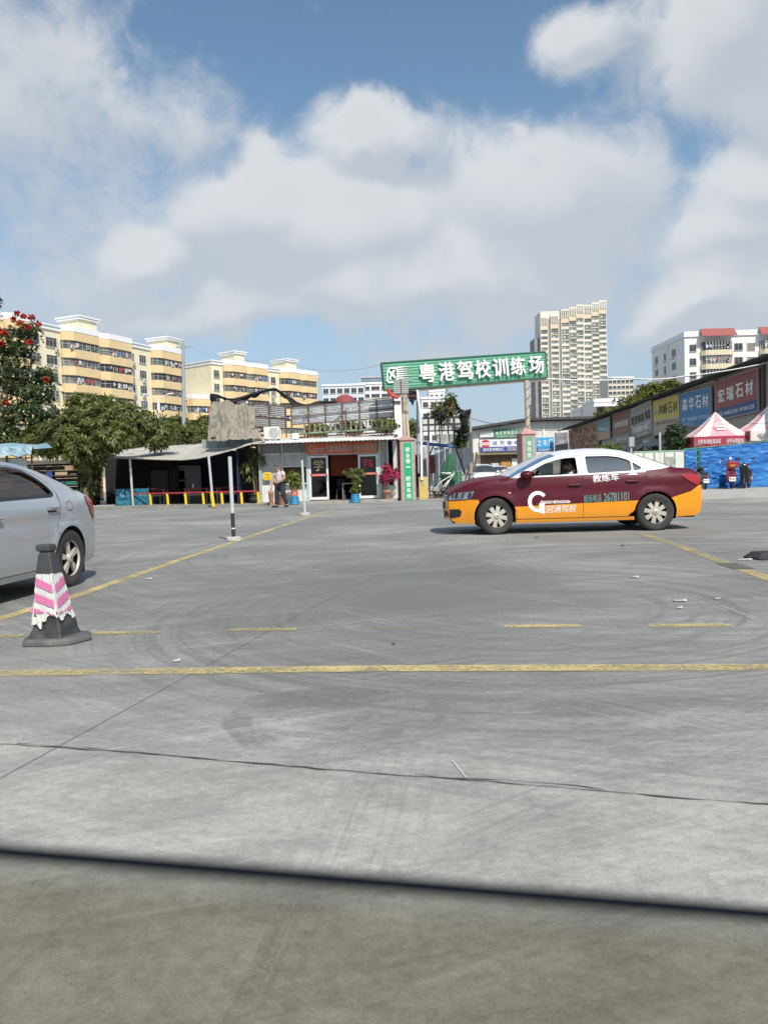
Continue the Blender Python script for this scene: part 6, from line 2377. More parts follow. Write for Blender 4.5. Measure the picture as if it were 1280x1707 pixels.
# the front of the row faces the yard (left); local x runs from far to near so that -y looks at the yard
Lr = (W1 - W0).length
Mr = wallM(W1, W0)
row = thing('shop_row', 'long low shed of stone-yard shops under one dark eave, receding along the right', 'building', M=Mr)
def s_on_row(px):
 """distance from the far end along the row where pixel column px meets it"""
 k = (px - CX) / F
 d = (W0 - W1) / Lr
 return (k * W1.y - W1.x) / (d.x - k * d.y)
def row_z(px, py):
 s = s_on_row(px)
 Y = W1.y + (W0.y - W1.y) / Lr * s
 return Zat(px, py, Y)
M_ROWW = mat('dusty_grey_wall', (.40, .38, .35), .9, var=.12, vscale=.8, dirt=.4, streak=True, bump=.2, bscale=6)
M_BRICK = mat('old_brick', (.30, .17, .12), .9, var=.3, vscale=4, dirt=.3)
zE0, zE1 = row_z(948, 716), row_z(1279, 598)
xs_n = s_on_row(1290)
mb = MB()
mb.box(0, Lr + 8, .05, 9, 0, min(zE0, zE1) - .25)
mb.build('wall', M_ROWW, row)
ze = lambda s: zE0 + (zE1 - zE0) * s / xs_n
mb = MB()
mb.add([(0, .06, min(zE0, zE1) - .3), (Lr + 8, .06, min(zE0, zE1) - .3), (Lr + 8, .06, ze(Lr + 8) - .1), (0, .06, ze(0) - .1)], [(0, 1, 2, 3)])
mb.build('upper_wall', M_ROWW, row)
nsh = 26
for k in range(nsh):
 s0, s1 = -.6 + (Lr + 8.6) * k / nsh, -.6 + (Lr + 8.6) * (k + 1) / nsh + .05
 mb = MB()
 dz = random.uniform(-.03, .03)
 mb.add([(s0, -1.1, ze(s0) - .06 + dz), (s1, -1.1, ze(s1) - .06 + dz), (s1, 9.5, ze(s1) + 1.3), (s0, 9.5, ze(s0) + 1.3), (s0, -1.1, ze(s0) - .13 + dz), (s1, -1.1, ze(s1) - .13 + dz), (s1, 9.5, ze(s1) + 1.2), (s0, 9.5, ze(s0) + 1.2)],
   [(0, 1, 2, 3), (7, 6, 5, 4), (4, 5, 1, 0), (5, 6, 2, 1), (7, 4, 0, 3)])
 mb.build('roof_sheet', mat('dark_roof_felt', (.075, .072, .07), .85, var=.25, dirt=.3), row)
for px in (1056, 1096, 1140, 1197, 1275, 1028, 1003):
 s = s_on_row(px)
 mb = MB()
 mb.box(s - .12, s + .12, -.12, .04, 0, ze(s) - .2)
 mb.build('pier', mat('dark_pier', (.10, .085, .075), .9, var=.2, dirt=.3), row)
def board(px0, px1, yt0, yb0, yt1, yb1, mats_split, label, name='shop_sign', out=.18):
 """board on the row's wall given its left (far) and right (near) pixel edges"""
 s0, s1 = s_on_row(px0), s_on_row(px1)
 zt0, zb0, zt1, zb1 = row_z(px0, yt0), row_z(px0, yb0), row_z(px1, yt1), row_z(px1, yb1)
 zt, zb = (zt0 + zt1) / 2, (zb0 + zb1) / 2
 t_ = thing(name, label, 'sign', M=Mr @ Matrix.Translation((s0, -out, zb)), group='signboards on the stone-yard row')
 w, h = s1 - s0, zt - zb
 sh = ((zt1 + zb1) - (zt0 + zb0)) / 2 / w
 t_.matrix_world = t_.matrix_world @ Matrix(((1, 0, 0, 0), (0, 1, 0, 0), (0, 0, 1, 0), (0, 0, 0, 1)))
 tilt = -atan2((zt1 + zb1) / 2 - (zt0 + zb0) / 2, w)
 t_.matrix_world = t_.matrix_world @ Matrix.Translation((0, 0, h / 2 - w / 2 * sh * 0)) @ Matrix.Rotation(tilt, 4, 'Y') @ Matrix.Translation((0, 0, -h / 2 - w * sh * .5 * 0))
 z = 0
 for (fr, m) in mats_split:
  mb = MB()
  mb.box(0, w, -.04, .05, z + .001, z + h * fr)
  mb.build('panel', m, t_)
  z += h * fr
 mb = MB()
 e = .05
 mb.box(-e, w + e, -.055, .06, -e, 0).box(-e, w + e, -.055, .06, h, h + e).box(-e, 0, -.055, .06, 0, h).box(w, w + e, -.055, .06, 0, h)
 mb.build('frame', mat('dull_sign_frame', (.40, .36, .32), .6, var=.1), t_)
 return t_, w, h
def brd(n, c, **k):
 return mat(n, c, .6, var=.06, vscale=1, dirt=.22, dcol=tuple(.5 * q + .12 for q in c), streak=True, **k)
M_SW = mat('board_white_letter', (.78, .77, .74), .5, var=.03)
M_SK = mat('board_black_letter', (.02, .02, .02), .5)
# 1 maroon board
t_, w, h = board(1200, 1270, 638, 703, 617, 685, [(.27, brd('board_navy', (.03, .09, .24))), (.73, brd('board_maroon', (.27, .085, .085)))],
     'maroon and navy shop board with four large white characters, nearest on the right row')
for i, ch in enumerate('宏瑞石材'):
 lettering(ch, M_SW, t_, w * (.16 + .225 * i), -.055, h * .60, w=w * .17, h=h * .36, bold=.015, depth=.03, name='character')
lettering('电话: 13682515228  18718515228', M_SW, t_, w * .5, -.05, h * .13, w=w * .86, h=h * .12, bold=.006, name='lettering')
# 2 blue board
t_, w, h = board(1141, 1192, 655, 713, 645, 704, [(1.0, brd('board_blue', (.05, .20, .42)))], 'blue shop board with four white characters and phone numbers, beside the maroon board')
for i, ch in enumerate('森华石材'):
 lettering(ch, M_SW, t_, w * (.17 + .225 * i), -.05, h * .66, w=w * .18, h=h * .36, bold=.015, depth=.03, name='character')
lettering('手机: 13802389860 13723752128', mat('pale_blue_letter', (.55, .68, .80), .5), t_, w * .5, -.05, h * .22, w=w * .88, h=h * .14, bold=.006)
lettering('承接各种石材加工', mat('pale_blue_letter', (.55, .68, .80), .5), t_, w * .30, -.05, h * .07, w=w * .40, h=h * .07)
# 3 yellow board
t_, w, h = board(1096, 1138.5, 669, 726, 658, 718, [(.42, brd('board_putty', (.42, .36, .30))), (.58, brd('board_yellow', (.52, .45, .11)))], 'yellow and putty shop board with black characters, between the blue and the striped boards')
lettering('鑫发', M_GREYP, t_, w * .12, -.05, h * .66, w=w * .14, h=h * .12)
for i, ch in enumerate('鸿峰石材'):
 lettering(ch, M_SK, t_, w * (.30 + .19 * i), -.05, h * .70, w=w * .165, h=h * .30, bold=.015, name='character')
lettering('大理石 花岗岩 电话13502', mat('board_brown_letter', (.25, .16, .12), .6), t_, w * .5, -.05, h * .32, w=w * .85, h=h * .10)
# 4 grey striped board
t_, w, h = board(1058, 1093, 684, 736, 671, 723, [(.38, brd('board_slate', (.23, .24, .24))), (.62, brd('board_grey', (.46, .46, .45)))], 'grey striped shop board with bold black blocks of characters')
mb = MB()
for k in range(9):
 mb.box(.02 * w, .98 * w, -.052, -.041, h * (.42 + .06 * k), h * (.44 + .06 * k))
mb.build('stripe', mat('stripe_dark', (.14, .14, .14), .6), t_)
for i, ch in enumerate('旺登管道'):
 lettering(ch, M_SK, t_, w * (.12 + .155 * i), -.065, h * .58, w=w * .14, h=h * .26, bold=.03, name='character')
lettering('批发\n零售', M_SK, t_, w * .83, -.065, h * .60, w=w * .26, h=h * .28, bold=.02)
for i, ch in enumerate('不锈钢管材阀门'):
 lettering(ch, M_SW, t_, w * (.12 + .125 * i), -.05, h * .25, w=w * .11, h=h * .20, bold=.02, name='character')
lettering('电话 1392856', M_SW, t_, w * .55, -.05, h * .07, w=w * .5, h=h * .08)
# 5 brown-red faded board
t_, w, h = board(1029, 1055, 691, 741, 684, 735, [(.25, brd('board_slate2', (.22, .22, .24))), (.75, brd('board_rust', (.24, .11, .085)))], 'faded rust-brown shop board with white characters, left of the striped board')
lettering('金华红砖瓦材', M_SW, t_, w * .5, -.05, h * .62, w=w * .84, h=h * .20, bold=.012)
lettering('水泥 河沙 石子', mat('board_pink_letter', (.50, .36, .33), .5), t_, w * .5, -.05, h * .38, w=w * .75, h=h * .12)
lettering('送货电话', M_SW, t_, w * .5, -.05, h * .12, w=w * .7, h=h * .12)
# 6 teal poster
t_, w, h = board(1002, 1022, 702, 734, 696, 730, [(.35, brd('poster_sand', (.42, .30, .17))), (.65, brd('poster_teal', (.14, .32, .37)))], 'small teal and sand poster board between brick wall and rust-brown board')
lettering('石材工艺', M_SW, t_, w * .5, -.05, h * .5, w=w * .8, h=h * .16, rot=.1)
# brick infill at the far end of the row, laid brick by brick in courses
s0, s1 = s_on_row(952), s_on_row(1000)
zb, zt = .3, row_z(976, 712)
t_ = thing('brick_wall', 'patchy bare brick wall at the far end of the stone-yard row', 'wall', M=Mr @ Matrix.Translation((s0, -.02, 0)))
mb = MB()
mb.box(0, s1 - s0, -.02, .06, 0, zt)
mb.build('mortar', mat('mortar', (.36, .32, .28), .95, var=.15), t_)
rb = random.Random(6)
MBR = [mat('brick_red', (.30, .13, .09), .9, var=.2), mat('brick_pale', (.42, .30, .23), .9, var=.2), mat('brick_dark', (.18, .12, .10), .9, var=.2)]
ncol, nrow = 22, 13
bw_, bh_ = (s1 - s0) / ncol, (zt - 2.6) / nrow
bm_ = []
for m in MBR:
 q = MB()
 q.bbox(0, bw_ * .93, -.05, .0, 0, bh_ * .86, .006)
 bm_.append(q.mesh('brick', m))
for r in range(nrow):
 for c in range(ncol):
  if (r * ncol + c) > 290 or rb.random() < .04:
   continue
  o = link('brick', bm_[rb.choice([0, 0, 0, 1, 1, 2])], t_)
  o.location = (min(c + .5 * (r % 2), ncol - .95) * bw_, -.021 - rb.random() * .012, 2.6 + r * bh_)
# shop openings, awnings and clutter below the boards
for (px0, px1, py0, py1, lab) in ((1066, 1093, 737, 800, 'dark open shopfront below the striped board'), (1146, 1192, 722, 800, 'grimy shuttered shopfront below the blue board')):
 a0, a1 = s_on_row(px0), s_on_row(px1)
 t_ = thing('shopfront', lab, 'shopfront', M=Mr @ Matrix.Translation((a0, -.05, 0)))
 w = a1 - a0
 zt = row_z(px0, py0)
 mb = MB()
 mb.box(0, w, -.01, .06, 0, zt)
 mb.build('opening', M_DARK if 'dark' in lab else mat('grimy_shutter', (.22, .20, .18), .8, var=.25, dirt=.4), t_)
 mb = MB()
 for k in range(5):
  mb.box(w * k / 5, w * k / 5 + .12, -.10, -.011, 0, zt)
 mb.build('door_board', mat('pale_planks', (.36, .33, .30), .9, var=.2, dirt=.3), t_)
for (px0, px1, py, lab) in ((1060, 1096, 738, 'bent grey awning sheet under the striped board'), (1140, 1190, 720, 'crumpled grey awning sheets under the blue board'), (1098, 1132, 730, 'grey awning sheet under the yellow board')):
 a0, a1 = s_on_row(px0), s_on_row(px1)
 z = row_z((px0 + px1) / 2, py)
 t_ = thing('awning', lab, 'awning', M=Mr @ Matrix.Translation((a0, -.05, z)))
 w = a1 - a0
 mb = MB()
 mb.grid(lambda u, v: (w * u, -1.5 * v, -.55 * v + .07 * sin(u * 30) * (.4 + v) + .16 * mnz.noise(Vector((u * 6, v * 3, px0)))), 40, 8)
 o = mb.build('sheet', mat('dusty_awning', (.33, .32, .31), .8, var=.2, dirt=.3), t_)
 o.modifiers.new('thickness', 'SOLIDIFY').thickness = .02
 mb = MB()
 for u in (.05, .5, .95):
  mb.tube([(w * u, -1.4, -.5), (w * u, 0, -.9)], .025, 5)
 mb.build('bracket', M_RUST, t_)
o = thing('air_conditioner', 'pale air-conditioner unit hung by the dark shopfront of the row', 'air conditioner', M=Mr @ Matrix.Translation((s_on_row(1089), -.4, row_z(1089, 742))))
o2 = link('casing', ac_mesh(1.3), o)
# ------------------------------------------------------------------ white hoarding panels and blue tarpaulin fence
YF = 36.0
ax_, bx_ = P(1056, 775, YF).x, P(1141, 775, YF).x
t_ = thing('hoarding', 'white hoarding panels in thin green frames behind the boot of the maroon car', 'fence', loc=(ax_, YF, 0))
ztop = Zat(1100, 753, YF)
npn = 5
w = (bx_ - ax_) / npn
for k in range(npn):
 mb = MB()
 mb.box(w * k + .03, w * (k + 1) - .03, 0, .03, .15, ztop)
 mb.build('panel', mat('dirty_white_panel', (.66, .65, .60), .7, var=.08, dirt=.35, streak=True), t_)
 mb = MB()
 mb.box(w * k - .02, w * k + .03, -.03, .05, 0, ztop + .05)
 mb.build('post', mat('pale_green_frame', (.25, .42, .34), .6, var=.1), t_)
mb = MB()
mb.box(0, w * npn, -.025, -.001, ztop, ztop + .05)
mb.build('top_rail', mat('pale_green_frame', (.25, .42, .34), .6), t_)
mb = MB()
mb.box(w * 3.1, w * 3.95, -.012, -.001, 1.0, ztop - .25)
mb.build('notice_sheet', mat('grey_print_sheet', (.36, .34, .32), .8, var=.6, vscale=9), t_)
px_f = [1141, 1160, 1166, 1231, 1296]
M_GPOST = mat('green_fence_post', (.06, .27, .20), .5, var=.15, dirt=.2)
zl, zr = Zat(1141, 750, YF), Zat(1281, 737, 36.6)
t_ = thing('tarpaulin_fence', 'green framed fence wrapped in bright blue tarpaulin behind the scooters', 'fence', loc=(P(1141, 790, YF).x, YF, .1))
x0 = P(1141, 790, YF).x
MT_B = bpy.data.materials.new('blue_tarpaulin')
MT_B.use_nodes = True
t = NT(MT_B.node_tree)
b = MT_B.node_tree.nodes['Principled BSDF']
p = t.node('ShaderNodeTexCoord').outputs['Object']
n1 = t.noise(t.v('MULTIPLY', p, (.8, 1, 4.0)), 1.5, 7, .62, 1.2)
n2 = t.noise(p, 9, 5, .7)
c = t.mix(t.ss(n1, .35, .68), (.008, .09, .37), (.04, .25, .60))
c = t.mix(t.m('MULTIPLY', t.ss(n2, .62, .8), .35), c, (.25, .42, .62))
t.put(b.inputs['Base Color'], c)
b.inputs['Roughness'].default_value = .38
bn = t.node('ShaderNodeBump')
bn.inputs['Strength'].default_value = .7
bn.inputs['Distance'].default_value = .05
t.put(bn.inputs['Height'], n1)
t.l.new(bn.outputs[0], b.inputs['Normal'])
for i in range(4):
 if i == 1:
  pass
 xa, xb = P(px_f[i], 790, YF).x - x0, P(px_f[i + 1], 790, YF).x - x0
 zt_ = lambda x: (zl + (zr - zl) * (x / (P(1281, 790, YF).x - x0))) - .1
 mb = MB()
 def fn(u, v, xa=xa, xb=xb, i=i):
  x = xa + (xb - xa) * u
  sag = .05 * sin(pi * u) * v
  d = .05 * mnz.noise(Vector((x * 1.6 + v * 2, v * 7, i * 3.0))) + .035 * mnz.noise(Vector((x * 4 - v * 3, v * 15, i))) + .02 * mnz.noise(Vector((x * 9, v * 26, i + 5)))
  return (x, -.02 - abs(d) * 1.0 - .02, .02 + (zt_(x) - sag) * v)
 mb.grid(fn, max(8, int((xb - xa) * 14)), 44)
 if i != 1:
  mb.build('sheet', MT_B, t_)
for i, px in enumerate(px_f):
 x = P(px, 790, YF).x - x0
 mb = MB()
 mb.box(x - .035, x + .035, -.02, .06, 0, zt_(x) + .06)
 mb.build('post', M_GPOST if px != 1231 else mat('pale_teal_post', (.30, .55, .55), .5), t_)
xa, xb = 0, P(1296, 790, YF).x - x0
mb = MB()
mb.tube([(xa, .02, zt_(xa) + .03), (xb, .02, zt_(xb) + .03)], .03, 6)
mb.build('top_rail', M_GPOST, t_)
mb = MB()
x1_, x2_ = P(1160, 790, YF).x - x0, P(1166, 790, YF).x - x0
for k in range(8):
 mb.box(x1_, x2_, .0, .03, .1 + k * .28, .16 + k * .28)
mb.build('ladder_bars', M_GPOST, t_)
mb = MB()
for (px, py, r) in ((1216.5, 764, .06), (1199, 771, .03), (1207, 781, .03)):
 q = P(px, py, YF - .14)
 mb.lathe([(.001, -.004), (r, -.002), (r, .004)], c=(q.x - x0, -.16, q.z - .1), n=12, axis='y', smooth=False)
mb.build('sticker', M_WHITE, t_)
# ------------------------------------------------------------------ pop-up tents behind the fence
def tent(pxl, pxr, pxa, py_apex, py_eave, val_h_px, Y, label, left_val, right_val, white_right):
 a, b_ = P(pxl, py_eave, Y), P(pxr, py_eave, Y)
 w = b_.x - a.x
 c = P(pxa, py_apex, Y + w * .3)
 t_ = thing('pop_up_tent', label, 'tent', loc=(a.x, Y, 0), group='red and white pop-up tents')
 ze, za = a.z, c.z
 dp = w * .62
 M_TR = mat('tent_red', (.40, .045, .08), .7, var=.06, dirt=.1)
 M_TP = mat('tent_pink', (.80, .33, .38), .7, var=.05)
 M_TW = mat('tent_white', (.74, .70, .66), .8, var=.04, dirt=.2)
 ap = Vector((w * .5, dp * .5, za))
 cor = [Vector((0, 0, ze)), Vector((w, 0, ze)), Vector((w, dp, ze)), Vector((0, dp, ze))]
 mb = MB()
 for i in range(4):
  p0, p1 = cor[i], cor[(i + 1) % 4]
  n, m_ = 16, 10
  vs = []
  mid = []
  for r in range(m_ + 1):
   v = r / m_
   for k in range(n + 1):
    u = k / n
    q = p0.lerp(p1, u).lerp(ap, v)
    q.z -= (za - ze) * .16 * sin(pi * v) * (1 - .35 * abs(2 * u - 1))
    vs.append(q)
  b0 = len(mb.v)
  for r in range(m_):
   for k in range(n):
    u, v = (k + .5) / n, (r + .5) / m_
    mb.cur = 1 if 4 <= k < 12 else 0
    mb.f.append([b0 + r * (n + 1) + k, b0 + r * (n + 1) + k + 1, b0 + (r + 1) * (n + 1) + k + 1, b0 + (r + 1) * (n + 1) + k])
    mb.m.append(mb.cur)
    mb.sm.append(True)
  mb.v.extend([tuple(q) for q in vs])
 mb.build('canopy', [M_TW, M_TP], t_)
 vh = ze - Zat(pxl, py_eave + val_h_px, Y)
 for side in range(2):
  for hf in range(2):
   mb = MB()
   n = 16
   vs = []
   for k in range(n + 1):
    u = (k / n + hf) * .5
    if side == 0:
     q = (w * u, -.02 - .03 * sin(u * 25), 0)
    else:
     q = (-.02 - .03 * sin(u * 25), dp * (1 - u), 0)
    vs += [(q[0], q[1], ze - vh), (q[0], q[1], ze)]
   mb.add(vs, [(2 * k, 2 * k + 2, 2 * k + 3, 2 * k + 1) for k in range(n)], True)
   m = M_TW if (white_right and side == 0) else M_TR
   v_ = mb.build('valance', m, t_)
   if side == 0:
    tx = left_val if hf == 0 else right_val
    if tx:
     lettering(tx, mat('tent_white_letter', (.80, .70, .70), .6) if not white_right else mat('tent_grey_letter', (.25, .25, .25), .6), v_, w * (.25 + .5 * hf), -.075, ze - vh * .52, w=w * (.40 if not white_right else .30), h=vh * .50, bold=.012, depth=.01)
 mb = MB()
 e0 = cor[0].lerp(cor[1], .5).lerp(ap, .34)
 for k in range(3):
  mb.add([tuple(e0 + Vector((-.35 + .1 * k, -.06, .16 - .14 * k))), tuple(e0 + Vector((.35 - .05 * k, -.06, .20 - .14 * k))), tuple(e0 + Vector((.30, -.04, .27 - .14 * k))), tuple(e0 + Vector((-.28, -.04, .23 - .14 * k)))], [(0, 1, 2, 3)])
 mb.build('emblem', M_LWHITE, t_)
 for q in cor:
  mb = MB()
  mb.tube([(q.x, q.y, 0), (q.x, q.y, q.z)], .025, 6)
  mb.build('pole', M_STEEL, t_)
 return t_
tent(1157, 1252, 1232, 685, 728, 17, 39.0, 'left red-topped pop-up tent with two red lettered valances', '台铃长续航电动车', '台铃长续航电动车', False)
tent(1250, 1352, 1286, 670, 718, 17, 38.6, 'right pop-up tent with white valance, cut by the picture edge', '专注', '长续航', True)
# ------------------------------------------------------------------ white warehouse seen through the gate
YW = 93.0
xa = P(788, 740, YW).x
t_w = thing('warehouse', 'white low warehouse with a dark sloping roof edge, beyond the gate', 'building', loc=(xa, YW, 0))
lw = lambda px: P(px, 740, YW).x - xa
zL, zM, zR = Zat(792, 716, YW), Zat(875, 702, YW), Zat(985, 699, YW)
mb = MB()
mb.prism([(0, 0), (lw(1000), 0), (lw(1000), zR - .1), (lw(876), zM - .1), (0, zL - .1)], 0, 8)
mb.build('wall', mat('warehouse_white', (.70, .68, .63), .85, var=.06, dirt=.25, streak=True), t_w)
mb = MB()
for (p, q) in (((-.8, zL - .12), (lw(876), zM)), ((lw(876), zM), (lw(1003), zR))):
 R = Matrix.Translation((p[0], 0, p[1])) @ Matrix.Rotation(-atan2(q[1] - p[1], q[0] - p[0]), 4, 'Y')
 mb.T = R
 mb.box(0, sqrt((q[0] - p[0]) ** 2 + (q[1] - p[1]) ** 2), -1.0, 8.5, 0, .30)
 mb.T = None
mb.build('roof', mat('dark_roof_felt', (.075, .072, .07), .85), t_w)
mb = MB()
for px in (884, 906, 935, 950):
 mb.box(lw(px) - .12, lw(px) + .12, -.12, -.003, 0, zM - .4)
mb.box(0, lw(1000), -.10, -.003, Zat(880, 716, YW) - .1, Zat(880, 716, YW))
mb.build('pilaster', M_OFFW, t_w)
mb = MB()
mb.box(lw(793), lw(866), -.9, .0, Zat(800, 757, YW) - .1, Zat(800, 757, YW))
mb.build('porch_roof', mat('rusty_porch', (.38, .29, .18), .85, var=.2, dirt=.3), t_w)
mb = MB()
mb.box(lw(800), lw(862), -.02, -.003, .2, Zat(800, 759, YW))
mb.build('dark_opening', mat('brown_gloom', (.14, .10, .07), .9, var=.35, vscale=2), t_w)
for k, (px0, px1, m) in enumerate(((802, 815, M_WOOD), (818, 830, M_WFRAME), (834, 850, mat('amber_panel', (.45, .26, .06), .7, var=.2)), (852, 862, M_OFFW))):
 mb = MB()
 mb.box(lw(px0), lw(px1), -.10, -.021, .2 + .3 * (k % 2), 2.2 + .25 * k)
 mb.build('door_leaf', m, t_w)
def wsign(px0, px1, py0, py1, label, bands, Y=YW - .3):
 a, b_ = P(px0, py1, Y), P(px1, py0, Y)
 t_ = thing('shop_sign', label, 'sign', loc=(a.x, Y, a.z), group='signs on the white warehouse')
 w, h = b_.x - a.x, b_.z - a.z
 z = 0
 for fr, m in bands:
  mb = MB()
  mb.box(0, w, -.03, .03, z + .002, z + fr * h)
  mb.build('panel', m, t_)
  z += fr * h
 mb = MB()
 mb.box(-.04, w + .04, .03, .08, -.04, h + .04)
 mb.build('backing_frame', M_WFRAME, t_)
 return t_, w, h
M_SBLUE = mat('sign_navy', (.04, .07, .25), .5, var=.05)
t_, w, h = wsign(800, 868, 731.5, 754, 'white and navy generator shop sign with a red round mark', [(.42, M_SBLUE), (.58, mat('sign_white', (.76, .76, .78), .5, var=.04, dirt=.1))])
for i, ch in enumerate('成天泰电'):
 lettering(ch, M_SBLUE, t_, w * (.36 + .18 * i), -.035, h * .70, w=w * .125, h=h * .34, bold=.018, name='character')
lettering('金庆发电精品汇', M_SW, t_, w * .33, -.035, h * .21, w=w * .52, h=h * .26, bold=.012)
lettering('13902462188\n13802589266', M_SW, t_, w * .80, -.035, h * .21, w=w * .30, h=h * .28)
mb = MB()
for (a0, a1, m) in ((20, 160, 0), (200, 340, 0)):
 pts = [(w * .135 + .0 + .55 * cos(radians(a0 + (a1 - a0) * k / 12)), h * .68 + .48 * sin(radians(a0 + (a1 - a0) * k / 12))) for k in range(13)]
 mb.prism(pts, -.045, -.031)
mb.box(w * .02, w * .25, -.043, -.031, h * .655, h * .70)
mb.build('emblem', mat('sign_red', (.5, .04, .05), .5), t_)
t_, w, h = wsign(823, 872, 714, 730.5, 'green generator shop sign on the white warehouse wall', [(1.0, mat('sign_green', (.05, .22, .12), .5, var=.08))])
for i, ch in enumerate('金庆发电机总汇'):
 lettering(ch, M_SW, t_, w * (.11 + .13 * i), -.035, h * .55, w=w * .105, h=h * .40, bold=.015, name='character')
lettering('发电机专家 13802462188', M_SW, t_, w * .5, -.035, h * .18, w=w * .8, h=h * .16)
lettering('· · · · · · ·', M_SW, t_, w * .5, -.035, h * .88, w=w * .8, h=h * .05)
t_, w, h = wsign(800, 822, 719, 729, 'small white sign with a red tick and grey lettering, above the navy sign', [(1.0, mat('sign_white', (.76, .76, .78), .5))])
mb = MB()
mb.prism([(w * .12, h * .45), (w * .18, h * .3), (w * .30, h * .65), (w * .26, h * .7), (w * .19, h * .45)], -.045, -.031)
mb.build('emblem', mat('sign_red', (.5, .04, .05), .5), t_)
lettering('机电总部', M_GREYP, t_, w * .62, -.035, h * .5, w=w * .5, h=h * .35)
t_, w, h = wsign(894, 922, 729, 753, 'bright sky-blue sign with large white characters, right of the faded pillar', [(.28, mat('sign_skyblue2', (.03, .20, .48), .5)), (.72, mat('sign_skyblue', (.05, .38, .70), .5, var=.05))], Y=91.0)
for i, ch in enumerate('之丰厂'):
 lettering(ch, M_SW, t_, w * (.18 + .32 * i), -.035, h * .63, w=w * .25, h=h * .46, bold=.018, name='character')
lettering('五金机电', M_SW, t_, w * .5, -.035, h * .14, w=w * .8, h=h * .16)
t_, w, h = wsign(925, 946, 721, 752, 'purple-grey weathered notice board near the far end of the shop row', [(1.0, mat('weathered_poster', (.26, .24, .27), .8, var=.5, vscale=3))], Y=90.0)
lettering('石材', M_SW, t_, w * .5, -.035, h * .5, w=w * .4, h=h * .2)
# ------------------------------------------------------------------ clutter beyond the left gate pillar
YC = 39.0
a = P(694, 800, YC)
t_ = thing('sheet_metal_wall', 'pale corrugated metal wall behind the barrier, with a blue pipe across it', 'wall', loc=(a.x, YC + 1.2, 0))
xr_ = P(787, 780, YC).x - a.x
zt0, zt1 = Zat(694, 738, YC), Zat(787, 745, YC)
npn = 9
for k in range(npn):
 mb = MB()
 corr(mb, xr_ * k / npn, xr_ * (k + 1) / npn - .02, 0, zt0 + (zt1 - zt0) * k / npn - .12 * (k % 2), 0, pitch=.20, amp=.018, horizontal=False)
 mb.build('metal_sheet', M_TIN2, t_)
t_ = thing('blue_pipe', 'blue steel pipe projecting across the metal wall on brackets', 'pipe', loc=P(694, 738, YC - .2))
o = Vector(P(694, 738, YC - .2))
mb = MB()
mb.tube([Vector((0, 0, 0)), P(757, 744.5, YC - .4) - o], .085, 8)
mb.build('pipe', mat('blue_pipe_paint', (.04, .15, .36), .5, var=.1, dirt=.2), t_)
mb = MB()
mb.tube([P(723, 742, YC - .3) - o, P(716, 757, YC + .8) - o], .04, 6)
mb.tube([P(754, 744, YC - .4) - o, P(756, 738, YC - .4) - o], .06, 6)
mb.build('bracket', M_DARK, t_)
# upright poles
for (px0, py0, px1, py1, Y, r, lab) in ((713, 833, 712.5, 736, 36.2, .030, 'thin grey pole just right of the yellow barrier box'), (716.5, 830, 713, 700, 37.0, .028, 'thin dark pole rising above the metal wall'),
          (785, 800, 783.5, 682, 40.0, .07, 'tall grey post holding the ragged black net, right of the weeds'), (733, 742, 732, 700, 38.5, .03, 'short rusty pole in front of the white framed panel'),
          (757, 745, 754, 668, 39.5, .035, 'thin slanting pole among the weeds above the framed panel'),
          (697.5, 790, 695, 650, 37.4, .05, 'pale steel lamp pole behind the raised barrier arm')):
 q0, q1 = P(px0, py0, Y), P(px1, py1, Y)
 if py0 > 825:
  q0.z = 0
 t_ = thing('pole', lab, 'pole', loc=q0)
 mb = MB()
 mb.tube([Vector((0, 0, 0)), q1 - q0], r, 8)
 mb.build('shaft', M_GREYP if 'grey' in lab or 'pale' in lab else M_RUST, t_)
 mb = MB()
 mb.lathe([(r * 1.6, 0), (r * 1.6, .05), (r, .07)], n=8)
 mb.build('collar', M_RUST, t_)
# red box and dark blue door behind the pillar
q = P(714, 789, YC + .9)
t_ = thing('red_cabinet', 'dark red metal cabinet hung on the metal wall behind the barrier', 'cabinet', loc=(q.x, q.y, q.z))
w, h = P(723, 780, YC).x - P(712, 780, YC).x, Zat(714, 758, YC) - Zat(714, 789, YC)
mb = MB()
mb.bbox(0, w, -.25, .1, 0, h, .01)
mb.build('body', mat('dark_red_metal', (.17, .035, .03), .6, var=.2, dirt=.3), t_)
mb = MB()
mb.box(.05, w - .05, -.27, -.251, .05, h * .48).box(.05, w - .05, -.27, -.251, h * .52, h - .05)
mb.build('door', mat('dark_red_metal', (.17, .035, .03), .6), t_)
q = P(692, 829, YC + .9)
t_ = thing('blue_door', 'dark blue doorway curtain behind the left pillar', 'door', loc=(q.x, q.y, 0))
w = P(702, 780, YC).x - P(692, 780, YC).x
mb = MB()
corr(mb, 0, w, 0, 2.2, 0, pitch=.15, amp=.02, horizontal=False)
mb.build('leaf', mat('navy_curtain', (.012, .018, .05), .7, var=.2), t_)
mb = MB()
mb.box(-.06, 0, -.05, .1, 0, 2.25).box(w, w + .06, -.05, .1, 0, 2.25).box(-.06, w + .06, -.05, .1, 2.25, 2.32)
mb.build('frame', M_GREYP, t_)
